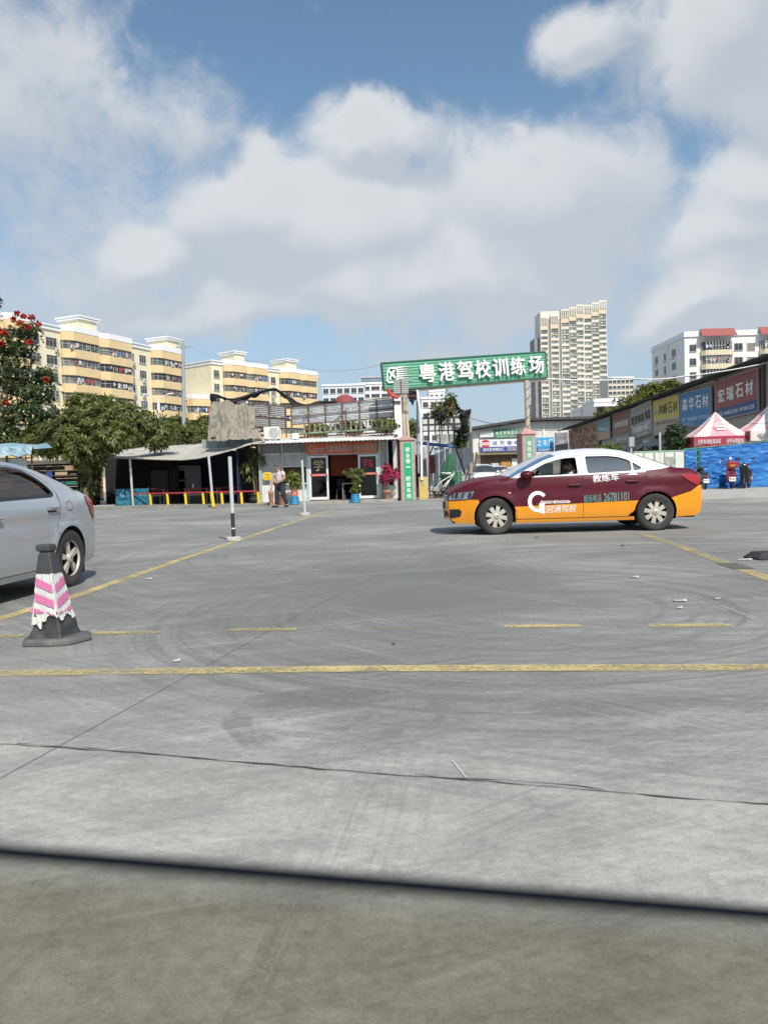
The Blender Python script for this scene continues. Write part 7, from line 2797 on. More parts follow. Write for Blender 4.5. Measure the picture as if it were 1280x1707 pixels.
# white framed panel above the metal wall
q = P(704, 719, 40.5)
w, h = P(768, 705, 40.5).x - q.x, Zat(704, 697, 40.5) - q.z
t_ = thing('framed_screen', 'white panelled screen in a dark grid frame above the metal wall', 'screen', loc=q)
for c_ in range(6):
 for r_ in range(2):
  mb = MB()
  mb.box(w * c_ / 6 + .03, w * (c_ + 1) / 6 - .03, 0, .03, h * r_ / 2 + .03, h * (r_ + 1) / 2 - .03)
  mb.build('panel', mat('screen_white', (.66, .67, .68), .6, var=.06, dirt=.25), t_)
mb = MB()
for c_ in range(7):
 mb.box(w * c_ / 6 - .03, w * c_ / 6 + .03, -.04, .06, -.5, h + .05)
for z in (0, h / 2, h):
 mb.box(-.03, w + .03, -.035, .055, z - .03, z + .03)
mb.build('frame', M_DARK, t_)
q = P(727, 741, 40.0)
w2, h2 = P(752, 705, 40).x - q.x, Zat(727, 724, 40.0) - q.z
t_ = thing('slatted_panel', 'grey slatted panel under the white framed screen', 'panel', loc=q)
for k in range(7):
 mb = MB()
 mb.box(0, w2 * 1.15, -.03 + .01 * (k % 2), .02, h2 * k / 7, h2 * (k + .8) / 7)
 mb.build('slat', mat('grey_slat', (.36, .36, .35), .7, var=.15, dirt=.3), t_)
drape('shade_net', 'torn black net draped over the weeds and the tall grey post', 'net', [(757, 668), (762, 676), (768, 682), (775, 684), (784, 682)], [.1, .25, .55, 1.0, .10], 39.8, M_NET, 40, 8, seed=12, depth=.2)
drape('shade_net', 'scrap of black net hanging on the weeds above the framed screen', 'net', [(722, 690), (730, 688), (738, 686), (744, 680)], [.2, .5, .7, .2], 39.6, M_NET, 24, 8, seed=14, depth=.25)
drape('shade_net', 'black rag hanging from the bracket right of the gate post', 'net', [(680, 652), (686, 651), (693, 652)], [.3, .55, .3], 35.2, M_NET, 20, 8, seed=15, depth=.12)
# folded green parasol and white bicycle frame
Yp = 37.4
q = P(747, 824, Yp)
t_ = thing('market_umbrella', 'half folded dark green market umbrella standing by the metal wall', 'umbrella', loc=(q.x, Yp, 0))
zc0, zc1 = Zat(747, 792, Yp), Zat(754, 755, Yp)
mb = MB()
hh = zc1 - zc0
n = 14
def fu(u, v):
 a_ = -.2 + 3.5 * u
 r = .62 * (1 - v) ** .8 + .30 * v
 fold = .09 * cos(u * 2 * pi * 5) * (1.15 - v)
 return ((r + fold) * cos(a_) * .60 + .05 * v + .12 * v, -(r + fold) * sin(a_) * .5, zc0 + hh * v * (1 - .22 * abs(cos(a_)) * (cos(a_) < 0)) - .35 * (1 - v) * (.5 + .5 * sin(u * 2 * pi * 5)))
mb.grid(fu, 60, 14)
o = mb.build('canopy', mat('dark_green_cloth', (.035, .12, .065), .85, var=.2, vscale=3, dirt=.15), t_)
o.modifiers.new('thickness', 'SOLIDIFY').thickness = .01
mb = MB()
mb.tube([(0, 0, 0), (.10, 0, zc1 + .15)], .03, 8)
mb.build('pole', M_GREYP, t_)
mb = MB()
mb.lathe([(.001, 0), (.28, 0), (.28, .05), (.05, .09), (.03, .2)], n=16)
mb.build('base', M_CONC, t_)
q = P(752, 826, Yp)
t_ = thing('green_sheet', 'green striped plastic sheet hung low under the half folded umbrella', 'sheet', loc=(q.x - .4, Yp + .25, 0))
mb = MB()
corr(mb, 0, .95, .25, 1.25, 0, pitch=.16, amp=.05, horizontal=False)
o = mb.build('cloth', mat('striped_green_plastic', (.08, .22, .15), .5, var=.35, vscale=9), t_)
mb = MB()
mb.tube([(0, 0, 0), (0, 0, 1.3)], .02, 6).tube([(.95, 0, 0), (.95, 0, 1.3)], .02, 6).tube([(0, 0, 1.27), (.95, 0, 1.27)], .02, 6)
mb.build('stand', M_GREYP, t_)
q = P(744, 826, Yp - .5)
t_ = thing('bicycle_frame', 'bare white bicycle frame leaning in front of the green umbrella', 'bicycle', loc=(q.x, q.y, 0))
mb = MB()
pz = lambda px, py: P(px, py, Yp - .5) - Vector((q.x, q.y, 0))
for (x0, y0, x1, y1) in ((733, 804, 756, 790), (756, 790, 742, 812), (733, 804, 728, 812), (736, 788, 752, 790), (748, 800, 738, 812), (756, 790, 757, 786)):
 mb.tube([pz(x0, y0), pz(x1, y1)], .026, 6)
mb.build('frame', M_WHITE, t_)
mb = MB()
mb.tube([pz(740, 788.5), pz(752, 789)], [.02, .045], 6)
mb.build('saddle', M_WHITE, t_)
for (cx_, cy_) in ((731, 818), (745, 818)):
 mb = MB()
 c_ = pz(cx_, cy_)
 mb.tube([c_ + Vector((.30 * cos(2 * pi * k / 20), 0, .30 * sin(2 * pi * k / 20))) for k in range(21)], .02, 5, caps=False)
 for k in range(6):
  mb.tube([c_, c_ + Vector((.29 * cos(k * pi / 3), 0, .29 * sin(k * pi / 3)))], .004, 3)
 mb.build('wheel', M_BLACK, t_)
# rusty scaffolding bits, planks
for (x0, y0, x1, y1, Y, r, lab, m) in ((757, 740, 775, 790, 38.5, .05, 'dark plank leaning diagonally right of the umbrella', M_DARK), (771, 775, 768, 748, 38.7, .035, 'thin rusty stake right of the leaning plank', M_RUST),
          (763, 792, 790, 790, 38.0, .03, 'rusty rail lying across behind the white van', M_RUST), (775, 800, 781, 776, 38.1, .03, 'short rusty stake beside the white van', M_RUST),
          (790, 782, 794, 754, 44.0, .06, 'wooden crate edge standing behind the white van', M_WOOD), (786, 782, 788, 755, 44.0, .06, 'wooden board upright left of the warehouse', M_WOOD)):
 q0, q1 = P(x0, y0, Y), P(x1, y1, Y)
 t_ = thing('plank' if 'plank' in lab or 'wood' in lab else 'stake', lab, 'timber' if m is M_WOOD or m is M_DARK else 'stake', loc=q0)
 mb = MB()
 mb.tube([Vector((0, 0, 0)), (q1 - q0) * .5 + Vector((.02, 0, 0)), q1 - q0], r, 4, smooth=False)
 mb.build('shaft', m, t_)
q = P(768, 826, 37.0)
t_ = thing('scrap_heap', 'low heap of scrap, crates and rags under the umbrella', 'heap', loc=(q.x - .8, 37.3, 0))
t_['kind'] = 'stuff'
mb = MB()
rs = random.Random(8)
for k in range(46):
 R = Matrix.Rotation(rs.uniform(0, 3), 4, 'Z') @ Matrix.Rotation(rs.uniform(-.5, .5), 4, 'X')
 mb.cur = rs.randrange(4)
 sx, sy, sz = rs.uniform(.08, .4), rs.uniform(.08, .3), rs.uniform(.05, .25)
 mb.T = Matrix.Translation((rs.uniform(-.6, 2.1), rs.uniform(-.2, .7), sz / 2 + rs.uniform(0, .35))) @ R
 mb.bbox(-sx / 2, sx / 2, -sy / 2, sy / 2, -sz / 2, sz / 2, .02)
o = mb.build('scrap', [M_DARK, M_WOOD, mat('pale_rag', (.35, .34, .31), .9), M_RUST], t_)
o['kind'] = 'stuff'
# pale plastic sacks near the warehouse
for i, (px, py, w, h) in enumerate(((855, 782, .9, .85), (862, 786, .7, .7), (846, 784, .6, .6))):
 q = P(px, 800, 48)
 t_ = thing('plastic_sack', ['bulky white sack right of the parked white cars', 'smaller white sack against the faded pillar', 'white sack half hidden by the second white car'][i], 'sack', loc=(q.x, 48 + i * .5, 0), group='white sacks by the warehouse')
 mb = MB()
 mb.grid(lambda u, v: (w * .5 * (1 + .2 * mnz.noise(Vector((cos(2 * pi * u) * 2, v * 4, i)))) * sin(pi * max(.02, v * .97 + .01)) ** .55 * cos(2 * pi * u), w * .4 * sin(pi * max(.02, v * .97 + .01)) ** .55 * sin(2 * pi * u), 1.0 + h * .65 * v + .06 * mnz.noise(Vector((u * 8, v * 6, i)))), 20, 14)
 mb.build('bag', mat('white_sack', (.50, .48, .44), .7, var=.12, vscale=3, dirt=.2), t_)
 mb = MB()
 mb.box(-w * .5, w * .5, -.4, .4, 0, 1.01)
 mb.build('pallet', M_WOOD, t_)
# ================================================================== PLANTS
def leaf_cloud(blobs, size, aspect, rng_seed, per, rosette=0, droop=.4, jitter=1.0, up=.3, fill=.35):
 """blobs: (centre, (rx, ry, rz), weight). Returns verts, quads of diamond leaves, folded along the midrib"""
 r = np.random.default_rng(rng_seed)
 Vs = []
 for (c, rad, wgt) in blobs:
  n = int(per * wgt)
  d = r.normal(size=(n, 3))
  d /= np.linalg.norm(d, axis=1)[:, None]
  rr = 1 - fill * r.random(n) ** 1.6
  inner = r.random(n) < .18
  rr[inner] *= r.random(inner.sum()) ** .5
  bump = 1 + .22 * np.sin(d[:, 0] * 5 + c[0] * 3) * np.sin(d[:, 2] * 6 + c[2] * 5) + .12 * np.sin(d[:, 1] * 9 + 1 + c[0])
  p = np.array(c) + d * rr[:, None] * bump[:, None] * np.array(rad)
  k = rosette if rosette else 1
  p = np.repeat(p, k, axis=0)
  dd = np.repeat(d, k, axis=0)
  m = len(p)
  if rosette:
   ax = dd + np.array([0, 0, up])
   ax /= np.linalg.norm(ax, axis=1)[:, None]
   rnd = r.normal(size=(m, 3))
   side = np.cross(ax, rnd)
   side /= np.linalg.norm(side, axis=1)[:, None]
   a = side * (.75 + .25 * r.random(m))[:, None] + ax * (.15 + .7 * r.random(m))[:, None]
   a[:, 2] -= droop * (.4 + .6 * r.random(m))
  else:
   a = r.normal(size=(m, 3)) * .8 + dd * .4
   a[:, 2] -= droop * r.random(m)
   ax = dd + r.normal(size=(m, 3)) * .6 + np.array([0, 0, up])
  a /= np.linalg.norm(a, axis=1)[:, None]
  b = np.cross(a, ax)
  b /= (np.linalg.norm(b, axis=1)[:, None] + 1e-6)
  nn = np.cross(b, a)
  L = size * (.55 + .75 * r.random(m))
  W = L * aspect * .5
  if not rosette:
   p = p + r.normal(size=(m, 3)) * size * .3 * jitter
  base = p
  mid = p + a * (L * .45)[:, None] - nn * (L * .05)[:, None]
  tip = p + a * L[:, None]
  tip[:, 2] -= L * droop * .35
  l = mid + b * W[:, None] + nn * (W * .35)[:, None]
  q = mid - b * W[:, None] + nn * (W * .35)[:, None]
  Vs.append(np.stack([base, l, tip, q], axis=1).reshape(-1, 3))
 V = np.concatenate(Vs)
 Q = np.arange(len(V)).reshape(-1, 4)
 return V, Q
def crown(root, name, blobs, m, size, aspect=.4, seed=1, per=1000, **kw):
 V, Q = leaf_cloud(blobs, size, aspect, seed, per, **kw)
 return link(name, raw_mesh(name, V, Q, m), root)
M_BARK = mat('grey_bark', (.16, .125, .095), .95, var=.3, vscale=7, bump=.6, bscale=14)
L_MANGO = leaf_mat('mango_leaf', (.068, .09, .026), (.17, .195, .065), .30, c3=(.27, .25, .10))
L_TULIP = leaf_mat('tulip_tree_leaf', (.024, .045, .013), (.075, .105, .030), .26)
L_HEDGE = leaf_mat('hedge_leaf', (.075, .10, .028), (.19, .22, .065), .34, c3=(.25, .24, .08))
L_WEED = leaf_mat('weed_leaf', (.07, .085, .025), (.17, .17, .06), .3, c3=(.24, .17, .08))
L_DARK = leaf_mat('dark_shrub_leaf', (.022, .045, .014), (.06, .095, .028), .25)
L_LIGHT = leaf_mat('pale_shrub_leaf', (.11, .14, .03), (.26, .27, .07), .35, c3=(.40, .33, .08))
L_BOUG = leaf_mat('bougainvillea_bract', (.33, .02, .10), (.58, .06, .20), .3)
def limbs(root, base, top, ends, r0, m=M_BARK, rng=None, wob=.12):
 rng = rng or random.Random(2)
 b, t = Vector(base), Vector(top)
 pts = [b.lerp(t, i / 5) + Vector((rng.uniform(-1, 1), rng.uniform(-1, 1), 0)) * wob * (0 < i < 5) for i in range(6)]
 mb = MB()
 mb.tube(pts, [r0 * (1.15 - .5 * i / 5) for i in range(6)], 10)
 mb.build('trunk', m, root)
 for e in ends:
  e = Vector(e)
  s = b.lerp(t, rng.uniform(.65, 1.0))
  mid = s.lerp(e, .5) + Vector((rng.uniform(-.2, .2), rng.uniform(-.2, .2), .15)) * (e - s).length * .3
  mb = MB()
  L_ = [s, s.lerp(mid, .6), mid, mid.lerp(e, .5), e]
  mb.tube(L_, [r0 * .5, r0 * .42, r0 * .32, r0 * .2, r0 * .06], 7)
  mb.build('limb', m, root)
def blob(px, py, Y, rx, rz, ry=None, w=1.0, o=None):
 p = P(px, py, Y) - (o or Vector((0, 0, 0)))
 s = Y / F
 return ((p.x, p.y, p.z), (rx * s, (ry or (rx + rz) * .5) * s, rz * s), w)
# mango tree at the left of the eating shelter
Ym = 36.5
g = G(146, 842)
g.y = Ym
g.x = P(146, 838, Ym).x
t_ = thing('mango_tree', 'broad mango tree with long drooping leaves, left of the eating shelter canopy', 'tree', loc=g)
bl = [blob(120, 722, Ym, 42, 30, o=g), blob(175, 700, Ym, 48, 30, w=1.1, o=g), blob(228, 708, Ym + 1.2, 38, 26, o=g), blob(135, 745, Ym - .8, 44, 22, w=.9, o=g), blob(190, 728, Ym - .8, 42, 18, w=.8, o=g), blob(95, 738, Ym, 30, 20, w=.6, o=g),
  blob(262, 722, Ym + 1.5, 34, 24, w=.8, o=g), blob(300, 724, Ym + 8, 30, 16, w=.6, o=g), blob(70, 735, Ym + 1, 34, 24, w=.6, o=g), blob(150, 768, Ym - .3, 26, 16, w=.4, o=g), blob(150, 800, Ym + .4, 14, 24, w=.25, o=g), blob(205, 690, Ym + 1, 30, 20, w=.6, o=g), blob(128, 692, Ym, 22, 14, w=.3, o=g)]
crown(t_, 'crown', bl, L_MANGO, .29, .29, 5, 300, rosette=9, droop=.48, up=.5, fill=.5)
limbs(t_, (0, 0, 0), (.15, 0, 2.2), [q[0] for q in bl[:6]], .13, rng=random.Random(4))
mb = MB()
mb.tube([(-.35, .2, 0), (-.30, .2, 1.2), (-.1, .1, 2.0)], [.06, .05, .04], 7)
mb.build('trunk', M_BARK, t_)
# flowering tulip tree at the left edge
Yt = 44.0
g = Vector((P(-30, 800, Yt).x, Yt, 0))
t_ = thing('tulip_tree', 'tall dark tree with clusters of red flowers at the left edge', 'tree', loc=g)
bl = [blob(30, 575, Yt, 34, 34, w=.7, o=g), blob(10, 620, Yt, 52, 40, w=1.0, o=g), blob(55, 650, Yt - .5, 44, 30, w=.9, o=g), blob(-40, 640, Yt, 60, 60, w=1.2, o=g), blob(-10, 700, Yt - 1, 60, 36, w=1.0, o=g), blob(55, 690, Yt - 1, 44, 30, w=.8, o=g),
  blob(-50, 560, Yt, 40, 40, w=.6, o=g), blob(20, 735, Yt - 1.2, 46, 24, w=.7, o=g), blob(-8, 505, Yt, 9, 24, w=.12, o=g), blob(75, 625, Yt - .5, 18, 14, w=.2, o=g), blob(80, 715, Yt - 1, 34, 26, w=.6, o=g), blob(48, 553, Yt, 20, 16, w=.25, o=g)]
crown(t_, 'crown', bl, L_TULIP, .22, .42, 7, 330, rosette=8, droop=.35, up=.5, fill=.55)
limbs(t_, (0, 0, 0), (.2, 0, 4.0), [q[0] for q in bl[:8]], .22, rng=random.Random(8))
rf = random.Random(12)
M_FLOW = leaf_mat('red_petal', (.28, .010, .007), (.52, .04, .02), .2)
for i, (px, py, r) in enumerate(((29, 523, 6), (34, 540, 8), (54, 530, 7), (64, 541, 6), (47, 546, 5), (8, 556, 7), (4, 573, 6), (48, 571, 6), (77, 633, 5), (10, 671, 6), (-2, 552, 6), (11, 740, 6), (40, 528, 5), (22, 533, 5))):
 p = P(px, py, Yt - 1.35) - g
 V, Q = leaf_cloud([((p.x, p.y, p.z), (r * Yt / F * .62, r * Yt / F * .5, r * Yt / F * .45), 1)], .14, .6, 100 + i, 30, rosette=3, droop=-.2)
 link('flower', raw_mesh('flower', V, Q, M_FLOW), t_)
# greenery behind the shelter
Yh = 58.0
g = Vector((P(270, 740, Yh).x, Yh, 0))
for i, (px, py, rx, rz, lab) in enumerate(((215, 722, 42, 22, 'bushy green tree between the mango tree and the white lamp pole'), (285, 718, 40, 24, 'bushy green tree around the foot of the grey utility pole'), (345, 714, 26, 24, 'bushy green tree just left of the beige tarpaulin'))):
 Yq = Yh + i
 g = Vector((P(px, 760, Yq).x, Yq, 0))
 t_ = thing('bushy_tree', lab, 'tree', loc=g)
 crown(t_, 'crown', [blob(px, py, Yq, rx, rz, o=g), blob(px - 12, py + 16, Yq - .6, rx * .9, rz * .7, o=g), blob(px + 16, py - 8, Yq, rx * .5, rz * .7, w=.5, o=g)], L_HEDGE, .30, .35, 20 + i, 330, rosette=8, droop=.3, fill=.5)
 limbs(t_, (0, 0, 0), (0, 0, 2.6), [(-.6, 0, 3.4), (.7, .2, 3.6), (.1, -.3, 4.0)], .12, rng=random.Random(i))
# slender sapling sprays above the mango tree
Yq = 50
g = Vector((P(150, 760, Yq).x, Yq, 0))
t_ = thing('sapling', 'slender sapling with sparse leaf sprays rising above the mango tree', 'tree', loc=g)
crown(t_, 'crown', [blob(142, 665, Yq, 22, 10, w=.5, o=g), blob(182, 668, Yq, 14, 9, w=.3, o=g), blob(120, 668, Yq, 8, 5, w=.12, o=g), blob(155, 672, Yq, 10, 8, w=.2, o=g)], L_HEDGE, .42, .28, 31, 90, rosette=8, droop=.5)
limbs(t_, (0, 0, 0), (0, 0, 4.6), [blob(140, 668, Yq, 1, 1, o=g)[0], blob(180, 670, Yq, 1, 1, o=g)[0], blob(157, 675, Yq, 1, 1, o=g)[0]], .07, rng=random.Random(6), wob=.05)
# creepers behind the balustrade on the roof
Yq = 39.5
g = Vector((P(580, 740, Yq).x, Yq, 0))
for i, (px, py, rx, rz, w) in enumerate(((530, 716, 22, 10, .5), (585, 712, 26, 11, .6), (640, 708, 22, 12, .6))):
 g = Vector((P(px, 740, Yq).x, Yq, 2.5))
 t_ = thing('creeper', ['pale creeper behind the left part of the roof balustrade', 'pale creeper behind the middle of the roof balustrade', 'pale creeper behind the right end of the roof balustrade'][i], 'plant', loc=g)
 crown(t_, 'foliage', [blob(px, py, Yq, rx, rz, o=g)], L_LIGHT if i != 1 else L_WEED, .16, .5, 40 + i, 500, rosette=5, droop=.3, fill=.8)
 mb = MB()
 for k in range(4):
  mb.tube([(-.5 + .3 * k, 0, 0), (-.4 + .3 * k, .1, .5), (-.55 + .35 * k, 0, .8)], .012, 4)
 mb.build('stem', M_BARK, t_)
# weeds on the metal wall beyond the gate
Yq = 41.0
for i, (px, py, rx, rz, w, m) in enumerate(((735, 690, 22, 24, .7, L_WEED), (752, 676, 12, 22, .5, L_WEED), (688, 714, 10, 16, .4, L_HEDGE), (770, 712, 12, 26, .6, L_DARK), (766, 738, 12, 10, .35, L_HEDGE))):
 g = Vector((P(px, 740, Yq).x, Yq, 2.4))
 t_ = thing('weed_bush', ['straggly yellow-green weeds rising behind the white framed screen', 'tall thin weed spray left of the torn net', 'small green bush behind the gate post brace', 'dark bush under the torn black net', 'low bush at the right end of the metal wall'][i], 'plant', loc=g)
 crown(t_, 'foliage', [blob(px, py, Yq, rx, rz, w=w, o=g)], m, .17, .45, 60 + i, 520, rosette=5, droop=.3, fill=.85)
 mb = MB()
 q = blob(px, py, Yq, rx, rz, o=g)
 for k in range(5):
  mb.tube([(-.2 + .1 * k, 0, -2.4), (-.15 + .1 * k, .05, .2), (q[0][0] - .3 + .15 * k, .1, q[0][2] + .3)], .015, 4)
 mb.build('stem', M_BARK, t_)
# trees behind the stone-yard row
for i, (px, py, rx, rz, Yq, lab) in enumerate(((1085, 655, 26, 16, 100, 'yellow-green tree crown over the roof of the shop row, right of the white house'), (1052, 676, 26, 15, 104, 'yellow-green tree crown over the roof of the shop row, in front of the white house'), (1014, 694, 22, 13, 108, 'small yellow-green crown at the far end of the shop row roof'), (1118, 646, 14, 11, 98, 'tree crown at the corner of the white apartment block'))):
 g = Vector((P(px, 740, Yq).x, Yq, 0))
 t_ = thing('roadside_tree', lab, 'tree', loc=g)
 crown(t_, 'crown', [blob(px, py, Yq, rx, rz, o=g), blob(px - 10, py + 14, Yq, rx, rz, o=g), blob(px + 12, py + 4, Yq, rx * .6, rz, w=.5, o=g)], leaf_mat('olive_leaf', (.10, .11, .02), (.20, .20, .045), .3), .55, .4, 80 + i, 300, rosette=6, droop=.3, fill=.6)
 limbs(t_, (0, 0, 0), (0, 0, 7), [(-1, 0, 8.5), (1, 0, 9)], .2, rng=random.Random(i))
# shrubs in front of the row
Yq = 40.0
for i, (px, py, rx, rz, w, m, lab) in enumerate(((1000, 757, 34, 12, .9, L_HEDGE, 'leafy shrub seen over the roof of the maroon car'), (975, 762, 18, 8, .3, L_HEDGE, 'thin leafy sprays left of the shrub over the maroon car'), (1126, 730, 17, 24, 1.0, L_DARK, 'dark round-topped shrub under the yellow board'))):
 g = Vector((P(px, 790, Yq).x, Yq, 0))
 t_ = thing('shrub', lab, 'shrub', loc=g)
 bl = [blob(px, py, Yq, rx, rz, w=w, o=g)]
 if i == 0:
  bl += [blob(px + 14, py - 8, Yq, 20, 8, w=.4, o=g), blob(px + 30, py + 6, Yq, 14, 8, w=.3, o=g)]
 crown(t_, 'foliage', bl, m, .24 if i < 2 else .15, .4, 90 + i, 330 if i < 2 else 650, rosette=7, droop=.45, fill=.8)
 mb = MB()
 for k in range(5):
  mb.tube([(-.1 + .05 * k, 0, 0), (-.2 + .12 * k, .05, 1.0), (-.5 + .25 * k, 0, bl[0][0][2] + .05)], .02, 5)
 mb.build('stem', M_BARK, t_)
# ------------------------------------------------------------------ potted plants
M_TERRA = mat('terracotta', (.40, .20, .13), .85, var=.2, vscale=6, dirt=.25)
M_POTB = mat('blue_pot_paint', (.02, .22, .42), .5, var=.12, dirt=.2, dcol=(.2, .3, .35))
M_POTK = mat('black_pot', (.03, .03, .03), .7, var=.2)
def pot(px, py, w_px, h_px, name, label, kind, Y=None, z0=None):
 g = G(px, py)
 Y = Y or g.y
 q = P(px, py, Y)
 s = Y / F
 w, h = w_px * s, h_px * s
 t_ = thing(name, label, 'potted plant', loc=(q.x, Y, max(0, q.z) if z0 is None else z0))
 mb = MB()
 r = w / 2
 if kind == 'tyre':
  pr = []
  n = 4
  for k in range(n):
   z_ = h * k / n
   rr = r * (1 - .06 * k)
   pr += [(rr * .90, z_ + .005), (rr, z_ + h / n * .25), (rr, z_ + h / n * .75), (rr * .90, z_ + h / n)]
  pr += [(r * .6, h), (r * .55, h * .9), (.001, h * .9)]
  mb.lathe(pr, n=20)
  mb.build('pot', M_POTB, t_)
 elif kind == 'terra':
  mb.lathe([(r * .70, 0), (r * .74, .02), (r * .95, h * .8), (r * 1.04, h * .82), (r * 1.04, h), (r * .9, h), (r * .85, h * .9), (.001, h * .9)], n=18)
  mb.build('pot', M_TERRA, t_)
 else:
  mb.lathe([(r * .55, 0), (r * .62, .04), (r * .95, h * .35), (r * .92, h * .6), (r * .72, h * .85), (r * .95, h * .93), (r * .95, h), (r * .7, h), (.001, h * .92)], n=18)
  mb.build('pot', M_POTK, t_)
 mb = MB()
 mb.lathe([(.001, h * .93), (r * .7, h * .92)], n=12)
 mb.build('soil', mat('dark_soil', (.05, .035, .025), .95, var=.3), t_)
 return t_, Vector((q.x, Y, t_.location.z)), s, h
t_, g, s, h = pot(426, 842, 22, 19, 'potted_tree', 'young tree with long leaves in a dark bulbous pot by the shelter corner', 'urn')
bl = [blob(412, 776, g.y, 9, 12, w=.6, o=g), blob(424, 762, g.y, 12, 9, w=.8, o=g), blob(434, 759, g.y, 7, 6, w=.4, o=g), blob(420, 788, g.y, 6, 8, w=.3, o=g)]
crown(t_, 'crown', bl, L_MANGO, .33, .26, 201, 24, rosette=8, droop=.8, up=.3, fill=.9)
limbs(t_, (0, 0, h * .9), (-.03, 0, h + 1.1), [b_[0] for b_ in bl], .045, rng=random.Random(3), wob=.03)
t_, g, s, h = pot(491.5, 839, 17, 14, 'potted_bush', 'yellow-green bush in a ribbed blue pot behind the walking man', 'tyre', Y=33.6, z0=0)
bl = [blob(489, 797, g.y, 12, 10, o=g), blob(492, 808, g.y, 8, 6, w=.4, o=g)]
crown(t_, 'foliage', bl, L_LIGHT, .13, .5, 203, 260, rosette=5, droop=.2, fill=.8)
limbs(t_, (0, 0, h * .9), (0, 0, h + .5), [bl[0][0], bl[1][0]], .025, rng=random.Random(3), wob=.02)
mb = MB()
mb.grid(lambda u, v: (.14 * cos(2 * pi * u) * (1 + .25 * mnz.noise(Vector((u * 9, v * 5, 0)))) * (1.1 - .4 * v), .14 * sin(2 * pi * u) * (1.1 - .4 * v), h + .02 + .46 * v), 20, 10)
mb.build('wrapping', mat('red_white_wrapping', (.50, .14, .10), .6, var=.7, vscale=7), t_)
t_, g, s, h = pot(592.5, 837.5, 17, 15, 'potted_ficus', 'two-tiered ficus in a ribbed blue pot before the office doorway', 'tyre', Y=33.6, z0=0)
bl = [blob(587, 789, g.y, 11, 8, w=.7, o=g), blob(594, 800, g.y, 8, 8, w=.4, o=g), blob(602, 788, g.y, 6, 6, w=.3, o=g), blob(593, 816, g.y, 7, 7, w=.6, o=g)]
crown(t_, 'foliage', bl, L_HEDGE, .13, .5, 205, 230, rosette=5, droop=.25, fill=.9)
limbs(t_, (0, 0, h * .9), (.0, 0, h + .7), [bl[0][0], bl[1][0], bl[2][0]], .03, rng=random.Random(5), wob=.05)
t_, g, s, h = pot(645.5, 836, 14, 19, 'potted_bougainvillea', 'magenta bougainvillea in a terracotta pot left of the gate pillar', 'terra', Y=33.9, z0=0)
bl = [blob(645, 783, g.y, 8, 10, w=.5, o=g), blob(652, 793, g.y, 12, 9, w=.8, o=g), blob(640, 797, g.y, 7, 10, w=.5, o=g), blob(660, 786, g.y, 5, 5, w=.25, o=g)]
crown(t_, 'blossom', bl, L_BOUG, .11, .75, 207, 230, rosette=4, droop=.2, fill=.95)
crown(t_, 'foliage', bl, L_HEDGE, .10, .5, 208, 70, rosette=4, droop=.2, fill=.95)
limbs(t_, (0, 0, h * .9), (0, 0, h + .5), [b_[0] for b_ in bl], .022, rng=random.Random(5), wob=.03)
t_, g, s, h = pot(452.5, 841.5, 9, 24, 'potted_stump', 'tall terracotta jar with a cut stem, left of the walking man', 'terra', Y=33.5, z0=0)
mb = MB()
mb.tube([(0, 0, h * .9), (.02, 0, h + .12)], .03, 6)
mb.build('stem', M_BARK, t_)
t_, g, s, h = pot(471, 840, 17, 20, 'potted_stump', 'wide red-brown jar behind the legs of the walking man', 'terra', Y=33.6, z0=0)
mb = MB()
mb.tube([(0, 0, h * .9), (.02, 0, h + .10)], .03, 6)
mb.build('stem', M_BARK, t_)
# ================================================================== PEOPLE
def skin_mesh(name, joints, edges, root, mats, sub=2):
 """one continuous surface grown round a skeleton; joints: name -> (co, radius or (rx, ry))"""
 names = list(joints)
 me = bpy.data.meshes.new(name)
 me.from_pydata([joints[n][0] for n in names], [(names.index(a), names.index(b)) for a, b in edges], [])
 o = bpy.data.objects.new(name, me)
 COL.objects.link(o)
 md = o.modifiers.new('skin', 'SKIN')
 md.use_smooth_shade = True
 md.branch_smoothing = .6
 sv = me.skin_vertices[0].data
 for i, n in enumerate(names):
  r = joints[n][1]
  sv[i].radius = (r, r) if not isinstance(r, tuple) else r
  sv[i].use_root = n == root
 s = o.modifiers.new('sub', 'SUBSURF')
 s.levels = s.render_levels = sub
 dg = bpy.context.evaluated_depsgraph_get()
 dg.update()
 out = bpy.data.meshes.new_from_object(o.evaluated_get(dg))
 out.name = name
 bpy.data.objects.remove(o)
 bpy.data.meshes.remove(me)
 out.materials.clear()
 for m in mats:
  out.materials.append(m)
 out.polygons.foreach_set('use_smooth', [True] * len(out.polygons))
 return out
M_SKIN = mat('skin', (.42, .24, .16), .55, var=.06)
M_HAIR = mat('black_hair', (.012, .011, .011), .5, var=.3, vscale=20)
M_HAIRG = mat('greying_hair', (.07, .065, .06), .7, var=.4, vscale=20)
